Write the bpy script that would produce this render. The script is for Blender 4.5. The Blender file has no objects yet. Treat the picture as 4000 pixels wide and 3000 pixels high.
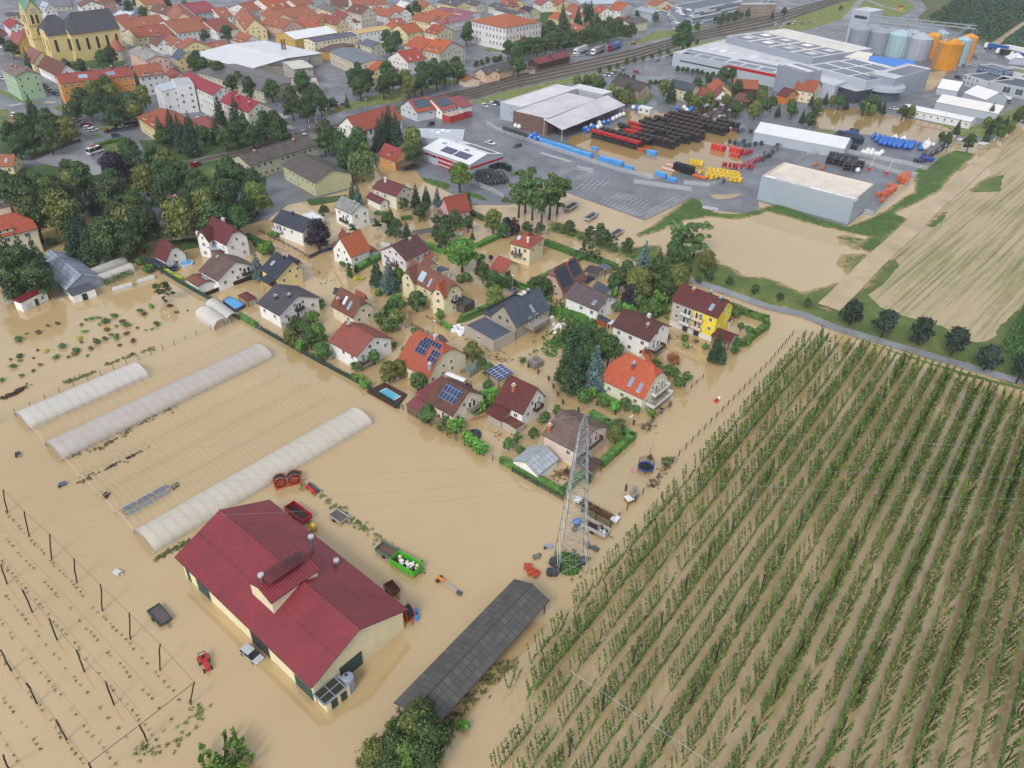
import bpy,math,random
import numpy as np
from mathutils import Vector,Matrix
random.seed(7);RNG=np.random.default_rng(7)
S=bpy.context.scene
COL=S.collection
# ---------------------------------------------------------------- camera, world, sun
CAMH=110.0
FPX,PITCH,ROLL=3037.0,math.radians(34.913),math.radians(1.685)
cR=Vector((1,0,0));cF=Vector((0,math.cos(PITCH),-math.sin(PITCH)));cU=Vector((0,math.sin(PITCH),math.cos(PITCH)))
_c,_s=math.cos(ROLL),math.sin(ROLL)
cam_d=bpy.data.cameras.new('camera');cam=bpy.data.objects.new('camera',cam_d);COL.objects.link(cam)
X=cR*_c+cU*_s;Y=cR*(-_s)+cU*_c;Z=-cF
cam.matrix_world=Matrix(((X.x,Y.x,Z.x,0),(X.y,Y.y,Z.y,0),(X.z,Y.z,Z.z,CAMH),(0,0,0,1)))
cam_d.sensor_width=36;cam_d.lens=FPX/4000*36;cam_d.clip_start=1;cam_d.clip_end=12000
S.camera=cam
S.render.resolution_x=1024;S.render.resolution_y=768
W=bpy.data.worlds.new('World');S.world=W;W.use_nodes=True
nt=W.node_tree;nt.nodes.clear()
SUN_EL,SUN_ROT=math.radians(42),math.radians(205)
sky=nt.nodes.new('ShaderNodeTexSky');sky.sky_type='NISHITA';sky.sun_disc=False
sky.sun_elevation=SUN_EL;sky.sun_rotation=SUN_ROT;sky.dust_density=6.0;sky.air_density=1.0;sky.ozone_density=1.0
hsv=nt.nodes.new('ShaderNodeHueSaturation');hsv.inputs['Saturation'].default_value=0.35
mixw=nt.nodes.new('ShaderNodeMixRGB');mixw.inputs[0].default_value=0.55;mixw.inputs[2].default_value=(7.0,7.4,8.2,1)
bg=nt.nodes.new('ShaderNodeBackground');bg.inputs[1].default_value=0.115
wo=nt.nodes.new('ShaderNodeOutputWorld')
nt.links.new(sky.outputs[0],hsv.inputs['Color']);nt.links.new(hsv.outputs[0],mixw.inputs[1]);nt.links.new(mixw.outputs[0],bg.inputs[0]);nt.links.new(bg.outputs[0],wo.inputs[0])
sd=bpy.data.lights.new('sun','SUN');sd.energy=1.5;sd.angle=math.radians(16);sd.color=(1.0,0.96,0.9)
sun=bpy.data.objects.new('sun',sd);COL.objects.link(sun)
_az=SUN_ROT
sdir=Vector((math.sin(_az)*math.cos(SUN_EL),math.cos(_az)*math.cos(SUN_EL),math.sin(SUN_EL)))
sun.rotation_euler=sdir.to_track_quat('Z','Y').to_euler()
S.view_settings.view_transform='Standard';S.view_settings.look='None';S.view_settings.gamma=1
S.view_settings.exposure=0.24;S.view_settings.use_curve_mapping=False
S.cycles.max_bounces=5;S.cycles.diffuse_bounces=2;S.cycles.glossy_bounces=3;S.cycles.transparent_max_bounces=6
# ---------------------------------------------------------------- reading places off the photograph
FR={'t%d%d'%(r,c):(c*1000,r*750,2.212)for r in range(4)for c in range(4)}
FR.update(a=(500,820,4.424),b=(1000,950,4.424),c=(1250,1200,4.424),d=(1500,950,4.424),e=(1550,1330,3.687),f=(1780,1000,4.424),g=(2280,1080,3.687),h=(1950,1350,1.813),i=(50,0,4.916),j=(1900,300,3.687),k=(1650,500,6.32),l=(3250,0,3.687),m=(2550,0,4.916),n=(2900,600,4.022),o=(2150,1600,2.5533),p=(1200,2300,3.318),P=(0,0,1),w=(0,0,0.553))
def G(fr,x,y,z=0.0):
 f=FR[fr];px=f[0]+x/f[2];py=f[1]+y/f[2]
 u=px-2000;v=1500-py
 u,v=_c*u-_s*v,_s*u+_c*v
 d=cF*FPX+cU*v+cR*u
 t=(z-CAMH)/d.z
 return Vector((d.x*t,d.y*t,z))
def GL(fr,pts,z=0.0):return[G(fr,x,y,z)for x,y in pts]
# ---------------------------------------------------------------- materials
def srgb(h):
 if isinstance(h,tuple):return h
 h=h.lstrip('#');r=[int(h[i:i+2],16)/255 for i in(0,2,4)]
 return tuple(c/12.92 if c<=0.04045 else((c+0.055)/1.055)**2.4 for c in r)
_M={}
def nodes(name):
 m=bpy.data.materials.new(name);m.use_nodes=True;n=m.node_tree;n.nodes.clear()
 o=n.nodes.new('ShaderNodeOutputMaterial');b=n.nodes.new('ShaderNodeBsdfPrincipled');n.links.new(b.outputs[0],o.inputs[0])
 return m,n,b
def mk(n,t,**kw):
 k=n.nodes.new(t)
 for a,v in kw.items():
  if a in k.inputs:k.inputs[a].default_value=v
  else:setattr(k,a,v)
 return k
def noise(n,vec,scale,detail=3,rough=0.6):
 k=mk(n,'ShaderNodeTexNoise',Scale=scale,Detail=detail,Roughness=rough);n.links.new(vec,k.inputs['Vector']);return k.outputs['Fac']
def ramp(n,fac,stops):
 k=n.nodes.new('ShaderNodeValToRGB');n.links.new(fac,k.inputs[0]);el=k.color_ramp.elements
 while len(el)<len(stops):el.new(0.5)
 for e,(p,c)in zip(el,stops):e.position=p;e.color=tuple(c)+(1,)
 return k.outputs[0]
def mix(n,fac,a,b,mode='MIX'):
 k=mk(n,'ShaderNodeMixRGB',blend_type=mode)
 for i,v in enumerate((fac,a,b)):
  if hasattr(v,'links'):n.links.new(v,k.inputs[i])
  else:k.inputs[i].default_value=v if i==0 else tuple(v)+(1,)
 return k.outputs[0]
def sc(c,f):return tuple(min(1,x*f)for x in c)
def bump(n,b,h,dist=0.05,st=0.6):
 k=mk(n,'ShaderNodeBump',Strength=st,Distance=dist);n.links.new(h,k.inputs['Height']);n.links.new(k.outputs[0],b.inputs['Normal'])
def mat(kind,hexc='#888888',hex2=None,rough=None):
 key=(kind,hexc,hex2,rough)
 if key in _M:return _M[key]
 c=srgb(hexc);c2=srgb(hex2)if hex2 else sc(c,0.6)
 m,n,b=nodes(kind);R=b.inputs['Roughness'];R.default_value=rough if rough is not None else 0.7
 tc=n.nodes.new('ShaderNodeTexCoord');ob=tc.outputs['Object'];uv=tc.outputs['UV'];geo=n.nodes.new('ShaderNodeNewGeometry');wp=geo.outputs['Position']
 oi=n.nodes.new('ShaderNodeObjectInfo').outputs['Random']
 L=n.links.new;BC=b.inputs['Base Color']
 def scl(v,x,y,z=1):
  k=n.nodes.new('ShaderNodeMapping');k.inputs['Scale'].default_value=(x,y,z);L(v,k.inputs[0]);return k.outputs[0]
 if kind=='plain':
  BC.default_value=c+(1,)
  L(ramp(n,noise(n,wp,1.3),[(0.3,sc(c,0.86)),(0.7,sc(c,1.06))]),BC)
 elif kind=='wall':
  a=ramp(n,noise(n,wp,0.45,5),[(0.3,sc(c,0.86)),(0.65,c)])
  st=noise(n,scl(wp,2.2,2.2,0.25),1.0,4)
  L(mix(n,ramp(n,st,[(0.55,(0,0,0)),(0.8,(0.45,)*3)]),a,sc(c,0.72)),BC);R.default_value=0.85
  bump(n,b,noise(n,wp,9),0.02,0.3)
 elif kind=='tile':
  br=mk(n,'ShaderNodeTexBrick',Scale=1.0);br.inputs['Brick Width'].default_value=0.42;br.inputs['Row Height'].default_value=0.36
  br.inputs['Mortar Size'].default_value=0.035;br.inputs['Mortar Smooth'].default_value=0.6;br.inputs['Color1'].default_value=sc(c,1.12)+(1,);br.inputs['Color2'].default_value=sc(c,0.8)+(1,);br.inputs['Mortar'].default_value=sc(c,0.42)+(1,)
  L(uv,br.inputs['Vector'])
  n1=noise(n,wp,0.35,5,0.65);n2=noise(n,wp,2.6,3)
  a=mix(n,ramp(n,n1,[(0.45,(0,0,0)),(0.72,(0.75,)*3)]),br.outputs[0],c2)
  L(mix(n,0.5,a,ramp(n,n2,[(0.3,(0.55,)*3),(0.7,(1,)*3)]),'MULTIPLY'),BC);R.default_value=0.62
  bump(n,b,br.outputs['Fac'],-0.04,0.5)
 elif kind=='slab':
  br=mk(n,'ShaderNodeTexBrick',Scale=1.0,offset=0.0);br.inputs['Brick Width'].default_value=1.1;br.inputs['Row Height'].default_value=1.3
  br.inputs['Mortar Size'].default_value=0.06;br.inputs['Color1'].default_value=sc(c,1.22)+(1,);br.inputs['Color2'].default_value=sc(c,0.8)+(1,);br.inputs['Mortar'].default_value=sc(c,0.45)+(1,)
  L(uv,br.inputs['Vector']);wv=mk(n,'ShaderNodeTexWave',Scale=2.2);L(uv,wv.inputs[0])
  a=mix(n,ramp(n,noise(n,wp,0.25,4),[(0.4,(0,0,0)),(0.7,(0.6,)*3)]),br.outputs[0],c2)
  L(mix(n,0.35,a,ramp(n,wv.outputs[1],[(0.2,(0.5,)*3),(0.7,(1,)*3)]),'MULTIPLY'),BC);R.default_value=0.8;bump(n,b,wv.outputs[1],0.05,0.6)
 elif kind=='sheet':
  wv=mk(n,'ShaderNodeTexWave',Scale=0.9);L(uv,wv.inputs[0])
  a=mix(n,ramp(n,wv.outputs[1],[(0.0,(0.75,)*3),(0.25,(0,)*3)]),c,c2)
  L(mix(n,ramp(n,noise(n,wp,0.2,4),[(0.45,(0,0,0)),(0.75,(0.5,)*3)]),a,sc(c,0.78)),BC);R.default_value=rough or 0.42;bump(n,b,wv.outputs[1],0.04,0.5)
 elif kind=='barnroof':
  wv=mk(n,'ShaderNodeTexWave',Scale=0.62);L(uv,wv.inputs[0])
  w2=mk(n,'ShaderNodeTexWave',Scale=0.85,bands_direction='Y');L(uv,w2.inputs[0])
  a=mix(n,ramp(n,wv.outputs[1],[(0.08,(1,)*3),(0.42,(0,)*3)]),c,c2)
  a=mix(n,ramp(n,w2.outputs[1],[(0.05,(0.3,)*3),(0.3,(0,)*3)]),a,c2)
  br=mk(n,'ShaderNodeTexBrick',Scale=1.0,offset=0.0);br.inputs['Brick Width'].default_value=13.7;br.inputs['Row Height'].default_value=5.6;br.inputs['Mortar Size'].default_value=0.09;br.inputs['Mortar Smooth'].default_value=0.2;L(uv,br.inputs['Vector']);a=mix(n,br.outputs['Fac'],a,sc(c2,.8))
  L(mix(n,ramp(n,noise(n,wp,0.16,6,.7),[(0.4,(0,0,0)),(0.7,(0.5,)*3)]),a,sc(c,1.35)),BC);R.default_value=0.38;bump(n,b,wv.outputs[1],0.05,0.7)
 elif kind=='panelwall':
  wv=mk(n,'ShaderNodeTexWave',Scale=0.33);L(uv,wv.inputs[0])
  a=ramp(n,wv.outputs[1],[(0.0,sc(c,0.78)),(0.06,c)])
  L(mix(n,ramp(n,noise(n,wp,0.12,3),[(0.4,(0,0,0)),(0.8,(0.4,)*3)]),a,sc(c,0.85)),BC);R.default_value=0.4
 elif kind=='flatroof':
  a=ramp(n,noise(n,wp,0.12,6,0.7),[(0.35,sc(c,0.8)),(0.6,c)])
  L(mix(n,ramp(n,noise(n,wp,0.9,5,0.7),[(0.58,(0,0,0)),(0.72,(0.55,)*3)]),a,c2),BC);R.default_value=rough or 0.6
 elif kind=='solar':
  br=mk(n,'ShaderNodeTexBrick',Scale=1.0,offset=0.0);br.inputs['Brick Width'].default_value=1.0;br.inputs['Row Height'].default_value=1.65
  br.inputs['Mortar Size'].default_value=0.05;br.inputs['Color1'].default_value=sc(c,1.0)+(1,);br.inputs['Color2'].default_value=sc(c,0.8)+(1,);br.inputs['Mortar'].default_value=c2+(1,)
  L(uv,br.inputs['Vector']);L(br.outputs[0],BC);R.default_value=0.18
 elif kind=='glass':
  L(ramp(n,oi,[(0.0,sc(c,0.6)),(0.6,c),(1.0,sc(c,2.2))]),BC);R.default_value=0.12
 elif kind=='paint':
  BC.default_value=c+(1,);R.default_value=rough or 0.3;L(ramp(n,noise(n,wp,2.0),[(0.3,sc(c,0.9)),(0.7,c)]),BC)
  b.inputs['Coat Weight'].default_value=0.4
 elif kind=='metal':
  L(ramp(n,noise(n,wp,1.1,4),[(0.3,sc(c,0.75)),(0.7,c)]),BC);b.inputs['Metallic'].default_value=0.6;R.default_value=rough or 0.45
 elif kind=='asphalt':
  a=ramp(n,noise(n,wp,0.06,6,0.65),[(0.35,sc(c,0.72)),(0.65,sc(c,1.12))])
  L(mix(n,ramp(n,noise(n,wp,0.5,5,0.7),[(0.55,(0,0,0)),(0.75,(0.5,)*3)]),a,c2),BC)
  L(ramp(n,noise(n,wp,0.08,3),[(0.4,(0.28,)*3),(0.6,(0.6,)*3)]),R)
 elif kind=='grass':
  a=ramp(n,noise(n,wp,0.07,5,0.65),[(0.3,sc(c,0.7)),(0.5,c),(0.72,c2)])
  L(mix(n,0.55,a,ramp(n,noise(n,wp,1.6,4,0.8),[(0.3,(0.45,)*3),(0.7,(1.0,)*3)]),'MULTIPLY'),BC);R.default_value=0.95
  bump(n,b,noise(n,wp,3.0,4),0.3,0.7)
  sx=n.nodes.new('ShaderNodeSeparateXYZ');L(wp,sx.inputs[0]);k=mk(n,'ShaderNodeMath',operation='MULTIPLY_ADD');L(noise(n,wp,0.5,6,0.75),k.inputs[0]);k.inputs[1].default_value=-1.1;L(sx.outputs[2],k.inputs[2])
  L(mix(n,ramp(n,k.outputs[0],[(0.0,(1,)*3),(0.001,(1,)*3)]),BC.links[0].from_socket,c),BC)if False else None
  k5=mk(n,'ShaderNodeMapRange');L(k.outputs[0],k5.inputs[0]);k5.inputs[1].default_value=-0.52;k5.inputs[2].default_value=-0.32;k5.inputs[3].default_value=0.85;k5.inputs[4].default_value=0.0
  k6=mk(n,'ShaderNodeMath',operation='MULTIPLY');L(k5.outputs[0],k6.inputs[0]);k6.inputs[1].default_value=0.0 if hexc in('#47602f','#3d5a2a','#4c7a25')else 1.0
  L(mix(n,k6.outputs[0],BC.links[0].from_socket,srgb('#a8916a')),BC)
 elif kind=='leaf':
  n1=noise(n,ob,0.55,2);n2=noise(n,ob,4.0,2)
  a=ramp(n,n1,[(0.35,sc(c,0.72)),(0.65,c2)])
  a=mix(n,ramp(n,n2,[(0.35,(0,)*3),(0.75,(0.6,)*3)]),a,sc(c,0.6))
  h=n.nodes.new('ShaderNodeHueSaturation');h.inputs['Saturation'].default_value=0.92;k=mk(n,'ShaderNodeMapRange');L(oi,k.inputs[0]);k.inputs[3].default_value=0.475;k.inputs[4].default_value=0.52;L(k.outputs[0],h.inputs['Hue'])
  k2=mk(n,'ShaderNodeMapRange');L(oi,k2.inputs[0]);k2.inputs[3].default_value=1.15;k2.inputs[4].default_value=1.75;L(k2.outputs[0],h.inputs['Value']);L(a,h.inputs['Color'])
  L(h.outputs[0],BC);R.default_value=0.65
 elif kind=='bark':
  L(ramp(n,noise(n,scl(ob,4,4,1),2.0,4),[(0.3,sc(c,0.6)),(0.7,c)]),BC);R.default_value=0.9
 elif kind=='film':
  wv=mk(n,'ShaderNodeTexWave',Scale=0.155,Distortion=1.6);wv.inputs['Detail'].default_value=2;L(uv,wv.inputs[0])
  a=ramp(n,wv.outputs[1],[(0.05,sc(c,0.95)),(0.5,c)])
  L(mix(n,ramp(n,noise(n,wp,0.45,5,.7),[(0.4,(0,)*3),(0.75,(0.6,)*3)]),a,c2),BC);R.default_value=0.3
  b.inputs['Alpha'].default_value=0.66;bump(n,b,wv.outputs[1],0.02,0.3)
 elif kind=='mesh':
  BC.default_value=c+(1,);b.inputs['Alpha'].default_value=0.3
 _M[key]=m
 return m
def water_mat(c1,c2,name='water'):
 m,n,b=nodes(name);L=n.links.new
 geo=n.nodes.new('ShaderNodeNewGeometry');wp=geo.outputs['Position']
 a=ramp(n,noise(n,wp,0.012,5,0.6),[(0.35,srgb(c1)),(0.65,srgb(c2))])
 a=mix(n,ramp(n,noise(n,wp,0.11,6,0.7),[(0.5,(0,)*3),(0.75,(0.35,)*3)]),a,sc(srgb(c2),0.86))
 L(a,b.inputs['Base Color']);mq=n.nodes.new('ShaderNodeMapping');mq.inputs['Scale'].default_value=(.02,.09,1);mq.inputs['Rotation'].default_value=(0,0,.6);L(wp,mq.inputs[0]);L(ramp(n,noise(n,mq.outputs[0],1.0,6,.7),[(.4,(.03,)*3),(.7,(.16,)*3)]),b.inputs['Roughness']);b.inputs['IOR'].default_value=1.9
 k=mk(n,'ShaderNodeBump',Strength=0.12,Distance=0.03);L(noise(n,wp,1.4,3),k.inputs['Height']);L(k.outputs[0],b.inputs['Normal'])
 return m
 # ---------------------------------------------------------------- meshes and objects
def tag(o,label=None,cat=None,group=None,kind=None):
 if label:o['label']=label
 if cat:o['category']=cat
 if group:o['group']=group
 if kind:o['kind']=kind
 return o
class MB:
 """collects faces; build() makes one mesh object"""
 def __init__(s):s.v=[];s.f=[];s.m=[];s.uv=[];s.mats=[]
 def mi(s,m):
  if m not in s.mats:s.mats.append(m)
  return s.mats.index(m)
 def face(s,pts,m,uv=None):
  i=len(s.v);s.v+=[tuple(p)for p in pts];s.f.append(tuple(range(i,i+len(pts))));s.m.append(s.mi(m));s.uv.append(uv or[(0,0)]*len(pts))
 def box(s,c,size,m,rz=0.0,rot=None):
  a=[size[0]/2,size[1]/2,size[2]/2];M=rot or Matrix.Rotation(rz,3,'Z');c=Vector(c)
  P={}
  for x in(-1,1):
   for y in(-1,1):
    for z in(-1,1):P[x,y,z]=c+M@Vector((x*a[0],y*a[1],z*a[2]))
  for q,w,h in(([(-1,-1,-1),(1,-1,-1),(1,-1,1),(-1,-1,1)],0,2),([(1,1,-1),(-1,1,-1),(-1,1,1),(1,1,1)],0,2),([(-1,1,-1),(-1,-1,-1),(-1,-1,1),(-1,1,1)],1,2),([(1,-1,-1),(1,1,-1),(1,1,1),(1,-1,1)],1,2),([(-1,-1,1),(1,-1,1),(1,1,1),(-1,1,1)],0,1),([(-1,1,-1),(1,1,-1),(1,-1,-1),(-1,-1,-1)],0,1)):
   W_,H_=size[w],size[h]
   s.face([P[k]for k in q],m,[(0,0),(W_,0),(W_,H_),(0,H_)])
 def tube(s,a,b,r,m,n=6,r2=None,cap=True):
  a=Vector(a);b=Vector(b);d=b-a
  if d.length<1e-6:return
  d.normalize();x=d.orthogonal().normalized();y=d.cross(x);r2=r if r2 is None else r2;L=(b-a).length
  A=[a+(x*math.cos(t)+y*math.sin(t))*r for t in[2*math.pi*k/n for k in range(n)]]
  B=[b+(x*math.cos(t)+y*math.sin(t))*r2 for t in[2*math.pi*k/n for k in range(n)]]
  for k in range(n):
   j=(k+1)%n;u0=2*math.pi*r*k/n;u1=2*math.pi*r*(k+1)/n
   s.face([A[k],A[j],B[j],B[k]],m,[(u0,0),(u1,0),(u1,L),(u0,L)])
  if cap:s.face(B,m);s.face(A[::-1],m)
 def path(s,pts,r,m,n=5):
  for a,b in zip(pts,pts[1:]):s.tube(a,b,r,m,n)
 def lathe(s,c,prof,m,n=16,ax=None):
  c=Vector(c)
  if ax is None:ex,ey,ez=Vector((1,0,0)),Vector((0,1,0)),Vector((0,0,1))
  else:ez=Vector(ax).normalized();ex=ez.orthogonal().normalized();ey=ez.cross(ex)
  for(r0,z0),(r1,z1)in zip(prof,prof[1:]):
   for k in range(n):
    t0,t1=2*math.pi*k/n,2*math.pi*(k+1)/n
    q=[c+ex*r*math.cos(t)+ey*r*math.sin(t)+ez*z for r,z,t in((r0,z0,t0),(r0,z0,t1),(r1,z1,t1),(r1,z1,t0))]
    if r0<1e-6:q=q[1:]
    elif r1<1e-6:q=q[:3]
    s.face(q,m,[(t0*max(r0,r1),z0),(t1*max(r0,r1),z0),(t1*max(r0,r1),z1),(t0*max(r0,r1),z1)][:len(q)])
 def poly(s,pts,z0,z1,m,mside=None):
  """prism over a plan outline"""
  A=sum(p[0]*q[1]-q[0]*p[1]for p,q in zip(pts,pts[1:]+pts[:1]))
  if A<0:pts=pts[::-1]
  s.face([(p[0],p[1],z1)for p in pts],m,[(p[0],p[1])for p in pts])
  if z0 is not None:
   for p,q in zip(pts,pts[1:]+pts[:1]):
    L=math.hypot(q[0]-p[0],q[1]-p[1])
    s.face([(p[0],p[1],z0),(q[0],q[1],z0),(q[0],q[1],z1),(p[0],p[1],z1)],mside or m,[(0,z0),(L,z0),(L,z1),(0,z1)])
 def build(s,name,parent=None,loc=None,smooth=False):
  me=bpy.data.meshes.new(name)
  if loc is not None:
   l=Vector(loc);s.v=[(a-l.x,b-l.y,c-l.z)for a,b,c in s.v]
  me.from_pydata(s.v,[],s.f)
  for m in s.mats:me.materials.append(m)
  me.polygons.foreach_set('material_index',s.m)
  uvl=me.uv_layers.new(name='UVMap');uvl.data.foreach_set('uv',[c for f in s.uv for p in f for c in p])
  if smooth:me.polygons.foreach_set('use_smooth',[True]*len(s.f))
  me.update()
  o=bpy.data.objects.new(name,me);COL.objects.link(o)
  if parent is not None:o.parent=parent
  elif loc is not None:o.location=loc
  return o
def empty(name,loc=(0,0,0),rz=0.0,label=None,cat=None,group=None):
 o=bpy.data.objects.new(name,None);o.empty_display_size=0.5;COL.objects.link(o);o.location=loc;o.rotation_euler=(0,0,rz)
 return tag(o,label,cat,group)
def dup(root,loc,rz=0.0,scale=1.0,label=None,group=None):
 def cp(o,par):
  c=o.copy();COL.objects.link(c);c.parent=par
  for ch in KIDS.get(o.name,[]):cp(ch,c)
  return c
 if root.name not in KIDS:KIDS.update(kids(root))
 r=cp(root,None);r.location=loc;r.rotation_euler=(0,0,rz);r.scale=(scale,)*3 if not isinstance(scale,tuple)else scale
 if label:r['label']=label
 if group:r['group']=group
 return r
KIDS={}
def kids(root):
 d={}
 def go(o):
  ch=[c for c in ALLP.get(o.name,[])]
  d[o.name]=ch
  for c in ch:go(c)
 ALLP={}
 for o in COL.objects:
  if o.parent:ALLP.setdefault(o.parent.name,[]).append(o)
 go(root);return d
def sheet(name,pts,z,m,kind='structure',thick=0.0):
 b=MB();b.poly([(p.x,p.y)for p in pts],z-thick if thick else None,z,m)
 return tag(b.build(name),kind=kind)
 # ---------------------------------------------------------------- buildings
CAMP=Vector((0,0,CAMH))
_WIN={}
def win_mesh(w,h,fc,pc,far,arch=False):
 key=(round(w,1),round(h,1),fc,pc,far,arch)
 if key in _WIN:return _WIN[key]
 t=0.1 if w>0.7 else 0.07;fm=mat('plain',fc);pm=mat('glass',pc);b=MB()
 b.box((-w/2+t/2,0.03,0),(t,0.1,h),fm);b.box((w/2-t/2,0.03,0),(t,0.1,h),fm)
 b.box((0,0.03,h/2-t/2),(w-2*t,0.1,t),fm);b.box((0,0.05,-h/2+t/2),(w-2*t,0.14,t),fm)
 if w>1.0:b.box((0,0.03,0),(t*0.8,0.08,h-2*t),fm)
 p=MB();tgt=b if far else p
 if arch:
  n=8;pts=[(-w/2+t,0.045,-h/2+t)]+[(w/2-t,0.045,-h/2+t)]+[((w/2-t)*math.cos(a),0.045,h/2-w/2+(w/2-t)*math.sin(a))for a in[math.pi*k/n for k in range(n+1)]]
  b=MB();tgt=b;b.face([(x,y,z)for x,y,z in pts][::-1],pm)
  b.box((0,0.05,-h/2),(w+0.2,0.2,0.12),fm)
 else:tgt.box((0,0.015,0),(w-2*t,0.04,h-2*t),pm)
 o=b.build('window');me=o.data;bpy.data.objects.remove(o)
 pe=None
 if tgt is p:o=p.build('pane');pe=o.data;bpy.data.objects.remove(o)
 _WIN[key]=(me,pe);return _WIN[key]
def place_window(par,loc,ang,w=1.1,h=1.3,fc='#e8e8e6',pc='#39424c',far=False,arch=False,name='window'):
 me,pe=win_mesh(w,h,fc,pc,far,arch)
 o=bpy.data.objects.new(name,me);COL.objects.link(o);o.parent=par;o.location=loc;o.rotation_euler=(0,0,ang)
 if pe:q=bpy.data.objects.new('pane',pe);COL.objects.link(q);q.parent=o
 return o
class Blk:
 """one rectangular block read from three eave corners A-B (ridge direction) and C (across)"""
 def __init__(s,fr,A,B,C,he,hr,**o):
  s.he,s.hr,s.o=he,hr,o
  a=G(fr,*A,he);b=G(fr,*B,he);c=G(fr,*C,he)
  u=(b-a);s.L=u.length;s.u=u.normalized();n=Vector((-s.u.y,s.u.x,0));w=(c-b).dot(n)
  if 'W' in o:w=math.copysign(o['W'],w)
  if 'L' in o:s.L=o['L']
  s.v=n if w>0 else-n;s.W=abs(w);s.a=Vector((a.x,a.y,0));s.r=o.get('r',0.5);s.c=o.get('c',(0,0));s.oh=o.get('oh',0.5)
  s.z0=o.get('z0',-0.6)
 def P(s,x,y,z):return s.a+s.u*x+s.v*y+Vector((0,0,z))
 def rz(s,t):
  R=s.r*s.W
  return s.he+(s.hr-s.he)*(t/R if t<=R else(s.W-t)/(s.W-R))
 def ctr(s):return s.P(s.L/2,s.W/2,0)
 def left(s):return s.u.cross(s.v).z>0
def orient(pts,want):
 n=(Vector(pts[1])-Vector(pts[0])).cross(Vector(pts[2])-Vector(pts[0]))
 return pts if n.dot(want)>0 else pts[::-1]
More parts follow.
